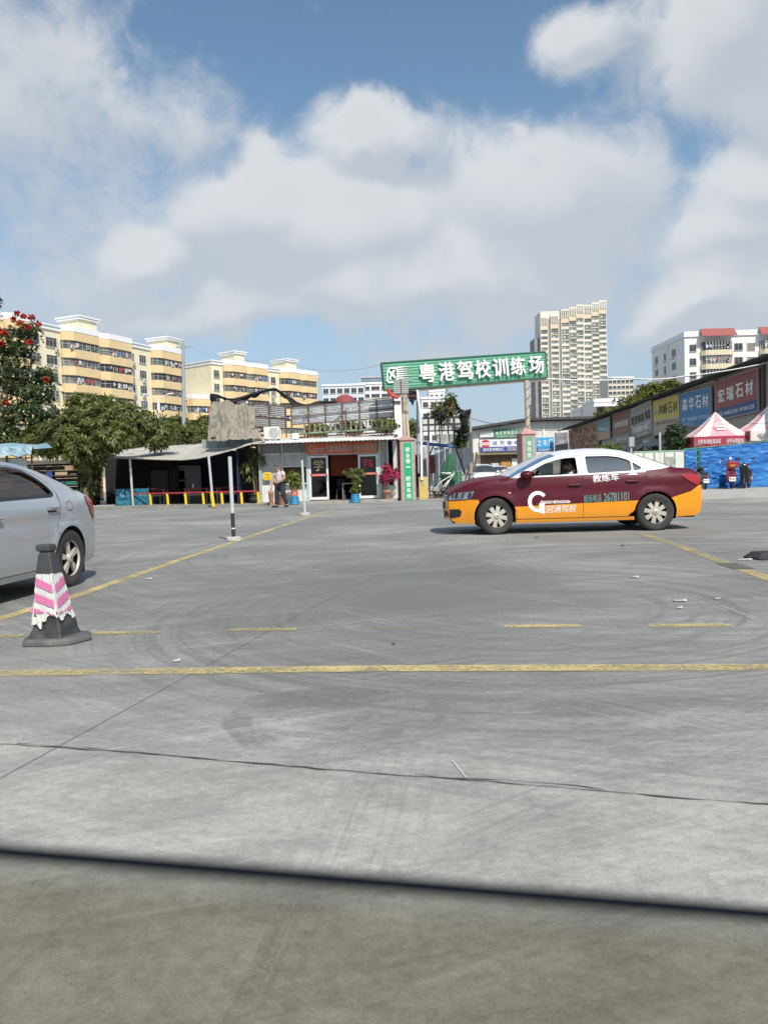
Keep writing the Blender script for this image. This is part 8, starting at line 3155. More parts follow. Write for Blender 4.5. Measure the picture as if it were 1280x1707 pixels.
def person(root, J, face, cloth, top, bottom, hair, shoe, sleeve=.6, long_sleeve=False):
 """J: joints; face: unit vector the head looks along"""
 V = Vector
 f = V(face).normalized()
 lft = V((0, 0, 1)).cross(f)
 upv = f.cross(lft)
 hd = V(J['head'])
 j = {}
 e = []
 def add(n, co, r, par=None):
  j[n] = (tuple(co), r)
  if par:
   e.append((par, n))
 add('pelvis', J['pelvis'], .125)
 add('waist', V(J['pelvis']).lerp(V(J['chest']), .5), .125, 'pelvis')
 add('chest', J['chest'], (.15, .12), 'waist')
 add('neckbase', V(J['neck']) - V((0, 0, .04)), .075, 'chest')
 add('neck', J['neck'], .052, 'neckbase')
 add('jaw', hd - upv * .065 + f * .015, .066, 'neck')
 add('skull', hd + upv * .015, .088, 'jaw')
 add('crown', hd + upv * .075 - f * .01, .062, 'skull')
 for s in 'RL':
  add('sh' + s, J['sh' + s], .062, 'chest')
  add('el' + s, J['el' + s], .043, 'sh' + s)
  add('wr' + s, J['wr' + s], .028, 'el' + s)
  w, el = V(J['wr' + s]), V(J['el' + s])
  d = (w - el).normalized()
  sd = d.cross(V((0, 1, .3))).normalized()
  pm = w + d * .06
  add('palm' + s, pm, (.036, .018), 'wr' + s)
  nrm = d.cross(sd)
  for k, (off, ln) in enumerate(((-.027, .07), (-.009, .082), (.009, .078), (.027, .06))):
   add('f%d%s' % (k, s), pm + d * .035 + sd * off, .0095, 'palm' + s)
   add('g%d%s' % (k, s), pm + d * (.035 + ln * .55) + sd * off * 1.1 + nrm * .012, .0085, 'f%d%s' % (k, s))
   add('h%d%s' % (k, s), pm + d * (.035 + ln * .85) + sd * off * 1.1 + nrm * .04, .0075, 'g%d%s' % (k, s))
  add('t0' + s, w + d * .03 + sd * -.035, .011, 'palm' + s)
  add('t1' + s, w + d * .07 + sd * -.052 + nrm * .015, .0095, 't0' + s)
  add('hip' + s, J['hip' + s], .09, 'pelvis')
  add('kn' + s, J['kn' + s], .062, 'hip' + s)
  add('an' + s, J['an' + s], .042, 'kn' + s)
  add('toe' + s, J['toe' + s], .034, 'an' + s)
 link('body', skin_mesh('body', j, e, 'pelvis', [M_SKIN]), root)
 # face: eyes, brows, nose, mouth, ears on the head
 mb = MB()
 mb.smooth = True
 mb.mat(0)
 mb.sphere(hd + f * .098 - upv * .018, .015, .015, .022, 8, 6)
 for s_ in (-1, 1):
  mb.mat(0).sphere(hd + lft * .088 * s_ - upv * .01, .016, .022, .032, 8, 6)
  mb.mat(1).sphere(hd + f * .080 + lft * .034 * s_ + upv * .014, .012, .012, .008, 8, 6)
  mb.mat(2).tube([hd + f * .083 + lft * .016 * s_ + upv * .034, hd + f * .080 + lft * .052 * s_ + upv * .032], .005, 5)
 mb.mat(3).tube([hd + f * .083 - lft * .024 - upv * .062, hd + f * .088 - upv * .06, hd + f * .083 + lft * .024 - upv * .062], .006, 5)
 mb.build('face', [M_SKIN, mat('eye_white', (.5, .48, .45), .3, var=.5, vscale=60), M_HAIR, mat('lip', (.33, .13, .10), .5)], root)
 # hair cap
 mb = MB()
 def fh(u, v):
  a = 2 * pi * u
  lo = -.045 if cos(a) < .25 else .055
  th = (pi / 2 + .35) * (1 - v)
  dirv = f * (cos(a) * sin(th)) + lft * (sin(a) * sin(th)) + upv * cos(th)
  r = .106 + .006 * mnz.noise(Vector((u * 20, v * 12, 1)))
  p = hd + upv * .018 + dirv * r
  if (p - hd).dot(f) > .045 and (p - hd).dot(upv) < .05:
   p = hd + upv * .018 + dirv * .075
  return p
 mb.grid(fh, 26, 12)
 link('hair', mb.mesh('hair', [hair]), root)
 # shirt, trousers, shoes: shells a little larger than the body
 s = {}
 ee = []
 def sa(n, co, r, par=None):
  s[n] = (tuple(co), r)
  if par:
   ee.append((par, n))
 pel, ch = V(J['pelvis']), V(J['chest'])
 sa('hem', pel.lerp(ch, -.02), (.172, .165))
 sa('waist', pel.lerp(ch, .5), (.182, .172), 'hem')
 sa('chest', ch, (.184, .150), 'waist')
 sa('collar', V(J['neck']) - V((0, 0, .055)), .080, 'chest')
 for q in 'RL':
  sa('sh' + q, V(J['sh' + q]), .078, 'chest')
  en = V(J['sh' + q]).lerp(V(J['el' + q]), sleeve)
  sa('sl' + q, en, .064, 'sh' + q)
  if long_sleeve:
   sa('el' + q, V(J['el' + q]), .060, 'sl' + q)
   sa('cuff' + q, V(J['el' + q]).lerp(V(J['wr' + q]), .92), .043, 'el' + q)
 link(top[0], skin_mesh(top[0], s, ee, 'waist', [top[1]]), root)
 s, ee = {}, []
 sa('pelvis', pel + V((0, 0, .02)), (.162, .15))
 for q in 'RL':
  sa('hip' + q, J['hip' + q], .122, 'pelvis')
  sa('kn' + q, J['kn' + q], .095, 'hip' + q)
  sa('an' + q, V(J['kn' + q]).lerp(V(J['an' + q]), .96), .066, 'kn' + q)
 link('trousers', skin_mesh('trousers', s, ee, 'pelvis', [bottom]), root)
 for q in 'RL':
  a, t = V(J['an' + q]), V(J['toe' + q])
  hl = a + (a - t).normalized() * .05
  hl.z = t.z
  sj = {'a': (tuple(a - V((0, 0, .01))), .052), 'm': (tuple(a.lerp(t, .5) - V((0, 0, .01))), .047), 't': (tuple(t), .042), 'h': (tuple(hl), .043)}
  link('shoe', skin_mesh('shoe', sj, [('a', 'm'), ('m', 't'), ('a', 'h')], 'a', [shoe]), root)
g = G(468, 846.2)
man = thing('person', 'grey-haired man in a pale short-sleeved shirt and dark trousers, walking left', 'person', loc=g)
man.scale = (1.12, 1.1, 1.06)
J = dict(pelvis=(0, 0, .90), chest=(-.01, -.01, 1.20), neck=(-.045, -.035, 1.42), head=(-.085, -.075, 1.535), shR=(-.14, .10, 1.335), elR=(-.23, .03, 1.08), wrR=(-.26, -.05, .87),
   shL=(.13, -.12, 1.335), elL=(.20, -.20, 1.08), wrL=(.0, -.30, .99), hipR=(-.07, .05, .87), knR=(-.12, -.01, .48), anR=(-.14, .03, .085), toeR=(-.29, -.07, .042),
   hipL=(.07, -.05, .87), knL=(.12, -.07, .48), anL=(.24, -.02, .095), toeL=(.11, -.10, .042))
person(man, J, (-.72, -.62, -.38), None, ('shirt', mat('pale_pink_shirt', (.60, .53, .51), .9, var=.12, vscale=14, bump=.2)), mat('dark_trousers', (.03, .032, .042), .9, var=.2), M_HAIRG, M_BLACK)
drv = thing('person', 'black-haired driver in a pale grey jacket at the open window of the maroon car', 'person', M=t_car.matrix_world.copy())
J = dict(pelvis=(1.30, .37, .62), chest=(1.24, .37, .90), neck=(1.26, .38, 1.06), head=(1.325, .39, 1.15), shR=(1.26, .18, 1.00), elR=(1.50, .14, .84), wrR=(1.74, .22, .92),
   shL=(1.26, .55, 1.00), elL=(1.47, .61, .85), wrL=(1.74, .48, .93), hipR=(1.36, .28, .60), knR=(1.78, .28, .66), anR=(2.02, .28, .42), toeR=(2.14, .28, .38),
   hipL=(1.36, .46, .60), knL=(1.78, .48, .66), anL=(2.00, .48, .42), toeL=(2.12, .48, .38))
person(drv, J, (.9, -.1, -.42), None, ('jacket', mat('pale_grey_jacket', (.58, .58, .57), .9, var=.15, vscale=10)), mat('dark_trousers', (.03, .032, .042), .9), M_HAIR, M_BLACK, long_sleeve=True)
# ================================================================== TRAFFIC CONE
gc = G(96, 1070)
cone = thing('traffic_cone', 'battered square rubber cone with torn pink and white sleeve beside the silver car', 'cone', loc=gc)
s5 = gc.y / F
M_CRUB = mat('worn_black_rubber', (.045, .047, .05), .65, var=.25, vscale=9, dirt=.35, dcol=(.16, .155, .15), bump=.25, bscale=18)
th0 = radians(-10)
def sq(a, z, cx=0.0, cy=0.0, r=.012, ph=0):
 """square ring with slightly chamfered corners"""
 out = []
 h = a / 2
 c = a * .09
 for (x, y) in ((-h + c, -h), (h - c, -h), (h, -h + c), (h, h - c), (h - c, h), (-h + c, h), (-h, h - c), (-h, -h + c)):
  X, Y = x * cos(th0) - y * sin(th0), x * sin(th0) + y * cos(th0)
  out.append((X + cx, Y + cy, z))
 return out
def rings(mb, rs, cap0=True, cap1=True):
 vs = sum(rs, [])
 n = len(rs[0])
 fs = []
 for k in range(len(rs) - 1):
  for i in range(n):
   j = (i + 1) % n
   fs.append((k * n + i, k * n + j, (k + 1) * n + j, (k + 1) * n + i))
 if cap0:
  fs.append(tuple(reversed(range(n))))
 if cap1:
  fs.append(tuple((len(rs) - 1) * n + i for i in range(n)))
 mb.add(vs, fs, False)
ccx = lambda z: -.010 - .045 * z
mb = MB()
b8 = [(-.235, -.02), (-.18, -.16), (.02, -.185), (.155, -.15), (.245, .02), (.19, .16), (0, .20), (-.17, .15)]
rings(mb, [[(x * k, y * k, z) for x, y in b8] for k, z in ((.90, 0), (.93, .012), (.92, .03), (.84, .045))])
mb.build('base', mat('scuffed_grey_rubber', (.10, .10, .10), .85, var=.2, vscale=14, dirt=.5, dcol=(.24, .235, .225), bump=.4, bscale=40), cone)
# crumpled lower body
def body(u, v):
 z = .045 + .185 * v
 a = .226 - .066 * v
 k = u * 4
 i = int(k) % 4
 t = k - int(k)
 cs = [(-.5, -.5), (.5, -.5), (.5, .5), (-.5, .5)]
 x = cs[i][0] + (cs[(i + 1) % 4][0] - cs[i][0]) * t
 y = cs[i][1] + (cs[(i + 1) % 4][1] - cs[i][1]) * t
 X, Y = a * (x * cos(th0) - y * sin(th0)), a * (x * sin(th0) + y * cos(th0))
 d = 1 + .16 * mnz.noise(Vector((X * 11, Y * 11, z * 13))) - .14 * sin(pi * v) * abs(sin(2 * pi * (u * 4) * .5))
 return (X * d + ccx(z), Y * d, z)
mb = MB()
mb.grid(body, 64, 14)
mb.build('lower_body', M_CRUB, cone)
mb = MB()
rings(mb, [sq(.158, .22, ccx(.22)), sq(.108, .47, ccx(.47)), sq(.126, .475, ccx(.475)), sq(.088, .595, ccx(.6)), sq(.074, .612, ccx(.61)), sq(.064, .618, ccx(.62))])
mb.build('upper_body', M_CRUB, cone)
mb = MB()
rings(mb, [sq(.084, .618, ccx(.62) - .004), sq(.098, .625, ccx(.63) - .004), sq(.098, .655, ccx(.65) - .006), sq(.084, .664, ccx(.66) - .006)])
mb.build('top_knob', M_CRUB, cone)
M_SLV = mat('white_reflective_sleeve', (.62, .61, .58), .6, var=.06, vscale=14, dirt=.35, dcol=(.42, .38, .33), bump=.25, bscale=25)
M_PNK = mat('pink_sleeve_stripe', (.62, .17, .35), .55, var=.08, vscale=12, dirt=.2, dcol=(.75, .55, .6))
za_, zb_ = .155, .478
aa = lambda z: .262 - .072 * (z - .045) / .185 if z < .23 else .190 - .055 * (z - .22) / .25
aw = lambda z: .180 - .078 * (z - .155) / .323
def slv(face, u, z, off):
 a = aw(z) + off * 2
 cs = [(-.5, -.5), (.5, -.5), (.5, .5), (-.5, .5)]
 p, q = cs[face], cs[(face + 1) % 4]
 x = a * (p[0] + (q[0] - p[0]) * u)
 y = a * (p[1] + (q[1] - p[1]) * u)
 return (x * cos(th0) - y * sin(th0) + ccx(z), x * sin(th0) + y * cos(th0), z)
rt_ = random.Random(17)
for face in range(4):
 mb = MB()
 n, m_ = 24, 16
 low = [za_ + .02 + .018 * sin(k * .42 + face * 2) + rt_.uniform(-.006, .006) - (.055 if (face == 0 and k < 10) else 0) + (.012 if face == 0 and k > 13 else 0) for k in range(n + 1)]
 vs = []
 for r in range(m_ + 1):
  for k in range(n + 1):
   z = low[k] + (zb_ - low[k]) * r / m_
   q = slv(face, k / n, z, .005 + .005 * mnz.noise(Vector((k * .4 + face * 30, r * .5, 0))) + (.007 * max(0, 1 - r / 2.5)) * rt_.random())
   vs.append(q)
 mb.add(vs, [(r * (n + 1) + k, r * (n + 1) + k + 1, (r + 1) * (n + 1) + k + 1, (r + 1) * (n + 1) + k) for r in range(m_) for k in range(n)], False)
 sl_ = mb.build('sleeve', M_SLV, cone)
 for zt in (.452, .352, .252):
  mb = MB()
  n2 = 10
  vs = []
  for k in range(n2 + 1):
   u = .10 + .80 * k / n2
   uu = u if face % 2 == 0 else 1 - u
   zc = zt - .062 * uu
   lo = za_ + .05
   vs += [slv(face, u, max(zc - .052, lo + rt_.uniform(-.01, .02) if zt < .3 else 0), .0125), slv(face, u, max(zc, lo), .0125)]
  mb.add(vs, [(2 * k, 2 * k + 2, 2 * k + 3, 2 * k + 1) for k in range(n2)], False)
  mb.build('stripe', M_PNK, sl_)
# torn tag of sleeve at the left
mb = MB()
mb.grid(lambda u, v: (-.14 - .03 * v + .02 * mnz.noise(Vector((u * 5, v * 5, 0))), -.02 + .06 * u, .20 + .02 * v + .012 * sin(u * 9)), 6, 4)
mb.build('torn_tag', M_PNK, cone)
# ================================================================== SLALOM POLES
def slalom(px, py, topx, topy, wpx, label, bands):
 g = G(px, py)
 t_ = thing('slalom_pole', label, 'pole', loc=g, group='slalom poles on the yellow line')
 s = g.y / F
 r = wpx * s / 2
 mb = MB()
 rs = []
 rr = random.Random(int(px))
 prof = [(r * .92, 0), (r * 1.0, .015), (r * .98, r * .50), (r * .90, r * .62), (.001, r * .66)]
 mb.lathe(prof, n=18, smooth=False)
 for i, v in enumerate(mb.v):
  k = 1 + rr.uniform(-.035, .035)
  mb.v[i] = (v[0] * k, v[1] * k, v[2])
 mb.build('base', mat('crumbly_concrete', (.50, .48, .44), .95, var=.2, vscale=12, bump=.6, bscale=30, dirt=.3), t_)
 q = P(topx, topy, g.y) - g
 z0 = r * .6
 b0 = Vector((0, 0, z0))
 pr = .034
 for (a, b_, m) in bands:
  mb = MB()
  mb.tube([b0.lerp(q, a), b0.lerp(q, b_)], pr * (1 + .01 * (b_ < 1)), 12)
  mb.build('tube_section', m, t_)
 mb = MB()
 mb.tube([q, q + Vector((0, 0, .012))], pr * .95, 12)
 mb.build('end_cap', M_STEEL, t_)
M_PGREY = mat('weathered_pole_white', (.52, .53, .53), .5, var=.08, vscale=4, dirt=.3)
slalom(390, 902.5, 383.2, 762, 25, 'nearer slalom pole with black bands above its concrete foot', [(0, .10, M_DARK), (.10, .115, M_LWHITE), (.115, .30, M_DARK), (.30, 1, M_PGREY)])
slalom(508.5, 860, 503.5, 767.5, 17.5, 'farther slalom pole, plain pale, on a round concrete foot', [(0, 1, mat('pale_aqua_pole', (.50, .56, .54), .5, var=.06, dirt=.2))])
# rubber cone foot lying at the right edge
g = G(1274, 931)
t_ = thing('rubber_foot', 'low black rubber cone foot at the right edge beyond the yellow line', 'cone base', loc=g)
mb = MB()
th0 = radians(10)
rings(mb, [sq(.34, 0), sq(.34, .02), sq(.22, .075), sq(.20, .08)])
mb.build('block', mat('dark_worn_rubber', (.035, .035, .037), .8, var=.3, vscale=12, dirt=.3), t_)
mb = MB()
mb.lathe([(.05, .082), (.075, .081)], n=12)
mb.build('rim', M_CRUB, t_)
# ================================================================== LITTER
M_CARD = mat('dirty_card', (.46, .45, .42), .9, var=.2, vscale=20)
for i, (px, py, w, d, lab, m) in enumerate(((1058, 963, .09, .07, 'small crumpled paper behind the crooked cardboard flake', M_CARD), (1133, 1003, .12, .05, 'bent grey cardboard flake on the concrete at the right', M_CARD), (1132, 1015, .06, .03, 'smaller paper flake just below the bent cardboard', M_CARD),
           (295, 1104, .055, .025, 'little white chip above the long yellow line at left', M_CARD), (1240, 934, .20, .03, 'flat strip of paper beside the rubber foot', M_CARD), (655, 1077, .03, .004, 'bent twig above the long yellow line, near the middle', M_DARK),
           (893, 897, .10, .03, 'dark dry leaf in front of the front wheel of the maroon car', M_DARK), (1036, 911, .07, .03, 'dark scrap in front of the rear wheel of the maroon car', M_DARK), (248, 966, .10, .03, 'white sliver beside the curving yellow line', M_CARD),
           (1195, 1000, .05, .03, 'pale flake right of the bent cardboard', M_CARD))):
 g = G(px, py)
 t_ = thing('litter', lab, 'litter', loc=(g.x, g.y, .006), rz=random.uniform(-.4, .4))
 mb = MB()
 mb.grid(lambda u, v: (w * .8 * (u - .5), d * .8 * (v - .5), .002 + .012 * abs(mnz.noise(Vector((u * 3, v * 2, i * 7.7)))) + .012 * u * v), 6, 4)
 o = mb.build('scrap', m, t_)
 o.modifiers.new('thickness', 'SOLIDIFY').thickness = .002
# ================================================================== PARKED CARS BEYOND THE GATE
M_PW = paint('parked_white_paint', (.74, .75, .76), 0, .35)
for i, (px, Y, yawd, zs, lab) in enumerate(((806, 50.0, -97, 1.25, 'white sport utility car facing the yard, nearest beyond the gate'), (836, 57.0, -92, 1.22, 'white car standing behind and right of the first white car'))):
 c_ = P(px, 800, Y)
 t_ = thing('parked_car', lab, 'car', group='white cars parked beyond the gate')
 yw = radians(yawd)
 fwd = Vector((cos(yw), sin(yw), 0))
 org = Vector((c_.x, Y, 0)) - fwd * 3.4
 t_.matrix_world = Matrix.Translation(org) @ Matrix.Rotation(yw, 4, 'Z') @ Matrix.Diagonal((1, 1.02, zs, 1))
 make_car(t_, dict(lower=M_PW, main=M_PW, upper=M_PW, front_window=FWIN, rear_window=RWIN, quarter_window=QWIN, glass_r=M_GL_TINT, glass_f=M_GL_TINT, glass_w=mat('dark_windscreen', (.05, .055, .06), .15, var=.3), rim='alloy', tail_lamp=TAIL))
# ================================================================== SCOOTERS
def scooter(px, py, label, rz, body, case=None, scale=1.0):
 g = G(px, py)
 t_ = thing('motor_scooter', label, 'scooter', group='scooters by the blue tarpaulin fence')
 zb = .1 if g.y > G(1120, 834).y - .2 else 0
 Yq = YF - 1.1
 q = P(px, py, Yq)
 t_.matrix_world = Matrix.Translation((q.x, Yq, .1)) @ Matrix.Rotation(rz, 4, 'Z') @ Matrix.Scale(scale, 4)
 # y+ = front
 for yy in (-.52, .62):
  mb = MB()
  mb.lathe([(.13, -.045), (.19, -.05), (.225, -.03), (.23, 0), (.225, .03), (.19, .05), (.13, .045)], n=20, axis='x')
  w_ = mb.build('wheel', M_BLACK, t_)
  w_.location = (0, yy, .23)
  mb = MB()
  mb.lathe([(.001, -.03), (.05, -.03), (.13, -.02), (.13, .02), (.05, .03), (.001, .03)], n=12, axis='x')
  mb.build('hub', M_STEEL, w_)
 mb = MB()
 mb.smooth = True
 def fb(u, v):
  a = 2 * pi * u
  y = -.72 + .78 * v
  w = .15 * (1 - .35 * abs(v - .5)) * (.55 + .45 * sin(pi * min(1, v * 1.2 + .15)))
  zc, hh = .56 + .05 * (1 - v), .17 - .03 * v
  return (w * cos(a) * 1.0, y, zc + hh * sin(a))
 mb.grid(fb, 16, 10)
 mb.add([fb(k / 16, 0) for k in range(16)], [tuple(range(16))], True)
 mb.build('tail_body', body, t_)
 mb = MB()
 mb.bbox(-.15, .15, -.10, .45, .26, .34, .02)
 mb.build('footboard', M_DARK, t_)
 mb = MB()
 R = Matrix.Translation((0, .52, .62)) @ Matrix.Rotation(radians(-18), 4, 'X')
 mb.T = R
 mb.bbox(-.17, .17, -.05, .06, -.34, .34, .04)
 mb.build('leg_shield', body, t_)
 mb = MB()
 mb.tube([(0, .62, .24), (0, .48, .85), (0, .44, .98)], .03, 8)
 mb.tube([(-.33, .34, 1.02), (-.2, .42, 1.0), (.2, .42, 1.0), (.33, .34, 1.02)], .016, 6)
 mb.tube([(-.33, .34, 1.02), (-.24, .40, 1.01)], .024, 6).tube([(.33, .34, 1.02), (.24, .40, 1.01)], .024, 6)
 mb.build('handlebar', M_DARK, t_)
 mb = MB()
 mb.smooth = True
 mb.sphere((0, .52, .97), .13, .10, .10, 12, 8)
 mb.build('head_cowl', body, t_)
 mb = MB()
 mb.sphere((0, .60, .97), .07, .04, .055, 10, 6)
 mb.build('headlight', M_LAMP_C, t_)
 for s_ in (-1, 1):
  mb = MB()
  mb.tube([(s_ * .2, .42, 1.0), (s_ * .30, .38, 1.20)], .007, 5)
  mb.sphere((s_ * .32, .38, 1.23), .065, .02, .045, 10, 6)
  mb.build('mirror', M_DARK, t_)
 mb = MB()
 mb.bbox(-.13, .13, -.55, .14, .72, .80, .035)
 mb.build('seat', M_BLACK, t_)
 mb = MB()
 mb.bbox(-.09, .09, -.76, -.70, .55, .62, .012)
 mb.build('tail_lamp', M_LAMP_R, t_)
 mb = MB()
 mb.T = Matrix.Translation((.0, -.79, .40)) @ Matrix.Rotation(radians(-14), 4, 'X')
 mb.box(-.12, .12, -.006, .006, -.09, .09)
 p_ = mb.build('number_plate', mat('pale_plate', (.66, .64, .60), .5, var=.1), t_)
 lettering('粤B 6072', mat('plate_lettering', (.15, .1, .1), .5), p_, 0, -.80, .41, w=.19, h=.06, name='lettering')
 mb = MB()
 mb.box(-.07, .07, -.80, -.60, .25, .34)
 mb.build('mudguard', M_DARK, t_)
 if case:
  mb = MB()
  mb.bbox(-.22, .22, -.95, -.52, .84, 1.12, .06)
  c_ = mb.build('top_case', case, t_)
  mb = MB()
  mb.bbox(-.10, .10, -.962, -.945, .90, .99, .01)
  mb.build('reflector', mat('amber_reflector', (.55, .25, .04), .3), c_)
 return t_
M_SRED = mat('scooter_red', (.34, .02, .03), .35, var=.1, dirt=.2, coat=.5)
M_SBLK = mat('scooter_black', (.022, .022, .025), .4, var=.1, dirt=.3)
scooter(1219, 819, 'red scooter with a red top case, parked tail-on to the blue tarpaulin', radians(-22), M_SRED, M_SRED, 1.1)
scooter(1244, 819, 'black scooter parked beside the red one, facing the yard', radians(180 - 34), M_SBLK, None, 1.08)
scooter(1171, 818, 'dark scooter half hidden by the tail of the maroon car', radians(-12), M_SBLK, None, .98)
# ================================================================== LEFT-HAND CLUTTER UNDER THE TREES
Yl = 41.0
a = P(-60, 800, Yl)
t_ = thing('shed', 'dark low shed with plank front under the trees at far left', 'shed', loc=(a.x, Yl, 0))
w = P(172, 800, Yl).x - a.x
zt = Zat(60, 772, Yl)
rp = random.Random(9)
MPL = [mat('dark_plank', (.06, .045, .035), .9, var=.3), mat('brown_plank', (.12, .075, .05), .9, var=.3), mat('reddish_plank', (.15, .07, .045), .9, var=.3)]
k = 0
z = 0
while z < zt:
 h_ = .22
 x = 0
 while x < w:
  l_ = rp.uniform(1.4, 2.6)
  mb = MB()
  mb.box(x, min(w, x + l_) - .01, -.02 - rp.random() * .02, .04, z + .004, z + h_ - .012)
  mb.build('plank', rp.choice(MPL), t_)
  x += l_
 z += h_
mb = MB()
mb.box(-.2, w + .2, -.9, 2.5, zt + .02, zt + .10)
mb.box(-.2, w + .2, -.9, -.85, zt - .1, zt + .02)
mb.build('roof', mat('shed_roof_sheet', (.13, .115, .10), .9, var=.2, dirt=.3), t_)
for i, (px, py, sx, sz, m, lab) in enumerate(((118, 783, .42, .22, mat('carton', (.38, .26, .15), .9, var=.15), 'open brown carton on the shelf under the mango tree'), (105, 792, .62, .16, mat('pale_board', (.42, .33, .22), .9, var=.15), 'pale wooden tray on the shelf under the mango tree'),
            (86, 800, .30, .50, mat('blue_drum', (.02, .08, .26), .5, var=.15), 'blue plastic drum in the shadow behind the silver car'), (120, 808, .9, .18, mat('teal_crate', (.04, .16, .15), .6, var=.2), 'teal crate on the ground shelf behind the silver car'))):
 q = P(px, py, Yl - .7)
 t2 = thing('crate', lab, 'crate', loc=(q.x, Yl - .7, q.z))
 mb = MB()
 mb.box(-sx / 2, sx / 2, -.18, .18, 0, .02)
 mb.build('bottom', m, t2)
 for (x0, x1, y0, y1) in ((-sx / 2, sx / 2, -.2, -.18), (-sx / 2, sx / 2, .18, .2), (-sx / 2, -sx / 2 + .02, -.18, .18), (sx / 2 - .02, sx / 2, -.18, .18)):
  mb = MB()
  mb.box(x0, x1, y0, y1, 0, sz)
  mb.build('side', m, t2)
t2 = thing('shelf', 'rough plank shelf with clutter under the mango tree', 'shelf', loc=(P(112, 795, Yl - .7).x, Yl - .7, 0))
for z in (.35, Zat(110, 792.5, Yl - .7) - .03, Zat(110, 783.5, Yl - .7) - .04):
 mb = MB()
 mb.box(-1.1, 1.0, -.22, .22, z, z + .03)
 mb.build('board', M_WOOD, t2)
for sx in (-1.05, .95):
 mb = MB()
 mb.box(sx - .03, sx + .03, -.03, .03, 0, 1.7)
 mb.build('post', M_WOOD, t2)
for i, (px, py, m, lab) in enumerate(((173, 840, M_WHITE, 'white plastic bucket beside the mango tree trunk'), (156, 840, mat('dull_red_plastic', (.25, .05, .04), .6, var=.1), 'dull red bucket left of the white bucket'))):
 q = P(px, py, 37.5)
 t2 = thing('bucket', lab, 'bucket', loc=(q.x, 37.5, .0))
 mb = MB()
 mb.lathe([(.001, .01), (.12, .01), (.16, .33), (.175, .33), (.175, .345), (.15, .34), (.115, .05), (.001, .04)], n=16)
 mb.build('tub', m, t2)
 mb = MB()
 mb.tube([(.16 * cos(k * pi / 10), 0, .33 + .12 * sin(k * pi / 10)) for k in range(11)], .006, 5)
 mb.build('handle', M_STEEL, t2)
# low kerb of rubble along the yard's left edge
mb = MB()
g0, g1 = G(140, 845), G(190, 847)
t2 = thing('kerb', 'broken concrete kerb along the yard edge under the mango tree', 'kerb', loc=(P(60, 842, 36.2).x, 36.2, 0))
xk = 0
rk = random.Random(5)
while xk < P(190, 842, 36.2).x - P(60, 842, 36.2).x:
 l_ = rk.uniform(.5, .9)
 mb = MB()
 mb.bbox(xk, xk + l_ - .03, -.12, .12, 0, .16 + rk.uniform(-.03, .03), .02)
 mb.build('kerb_stone', M_STEP, t2)
 xk += l_
# pale blue tarpaulin over a frame, at the far left
Yq = 33.0
a = P(-40, 765, Yq)
t2 = thing('tarpaulin_roof', 'pale blue tarpaulin tied over a stall roof at far left, above the silver car', 'tarpaulin', loc=(a.x, Yq, a.z))
w, h_ = P(56, 765, Yq).x - a.x, Zat(0, 742, Yq) - a.z
mb = MB()
def ft(u, v):
 d = mnz.noise(Vector((u * 9, v * 3, 4))) * .10 + mnz.noise(Vector((u * 20 + v * 6, v * 7, 9))) * .05
 drop = .25 * max(0, u - .9) / .1 * v
 if v < .6:
  t = v / .6
  return (w * u + .1 * d, -.2 * (1 - t) - d, .08 + .05 * sin(u * 22) * (1 - t) + (h_ - .05) * t * (.9 + .1 * sin(u * 7)) - drop * .5)
 t = (v - .6) / .4
 return (w * u + .1 * d, t * 2.0 - d, (h_ - .05) * (.9 + .1 * sin(u * 7)) + .25 * t - drop)
mb.grid(ft, 60, 24)
o = mb.build('sheet', mat('pale_blue_tarpaulin', (.22, .36, .43), .6, var=.18, vscale=2.5, dirt=.35, dcol=(.5, .5, .46), bump=.35, bscale=9), t2)
mb = MB()
for x in (.2, w * .5, w - .15):
 mb.tube([(x, .2, -a.z), (x, .2, .25)], .035, 6)
mb.tube([(0, .1, -.02), (w, .1, -.02)], .03, 6)
mb.build('frame_pole', M_RUST, t2)
mb = MB()
mb.box(.1, w - .4, .25, .3, -.62, -.05)
mb.build('side_sheet', mat('pale_aqua_sheet', (.40, .50, .46), .7, var=.12, dirt=.3), t2)
# ================================================================== UTILITY POLES AND WIRES
def upole(px, ybot, ytop, Y, r, label, m, arm=False, lean=0):
 q0, q1 = P(px, ybot, Y), P(px + lean, ytop, Y)
 t_ = thing('lamp_post' if arm else 'utility_pole', label, 'pole', loc=(q0.x, Y, 0))
 top = Vector((q1.x - q0.x, 0, q1.z))
 mb = MB()
 mb.tube([(0, 0, 0), top * .5, top], [r * 1.25, r * 1.1, r * .85], 10)
 mb.build('shaft', m, t_)
 mb = MB()
 if arm:
  for s_ in (-1, 1):
   mb.tube([top, top + Vector((s_ * .35, 0, .25)), top + Vector((s_ * .8, 0, .42))], .035, 6)
   mb.bbox(top.x + s_ * .95 - .22, top.x + s_ * .95 + .22, -.08, .08, top.z + .40, top.z + .50, .03)
 else:
  mb.box(top.x - .5, top.x + .5, -.04, .04, top.z - .5, top.z - .42)
  for s_ in (-.4, 0, .4):
   mb.lathe([(.03, top.z - .42), (.04, top.z - .36), (.02, top.z - .28)], c=(top.x + s_, 0, 0), n=6)
 mb.build('lamp_arm' if arm else 'crossarm', m, t_)
upole(265.5, 740, 667, 58, .13, 'white lamp post with two short arms before the long apartment block', M_WHITE, True, -1.2)
upole(304, 740, 568, 56, .12, 'tall slim grey utility pole left of the beige tarpaulin', M_GREYP, False, 1.5)
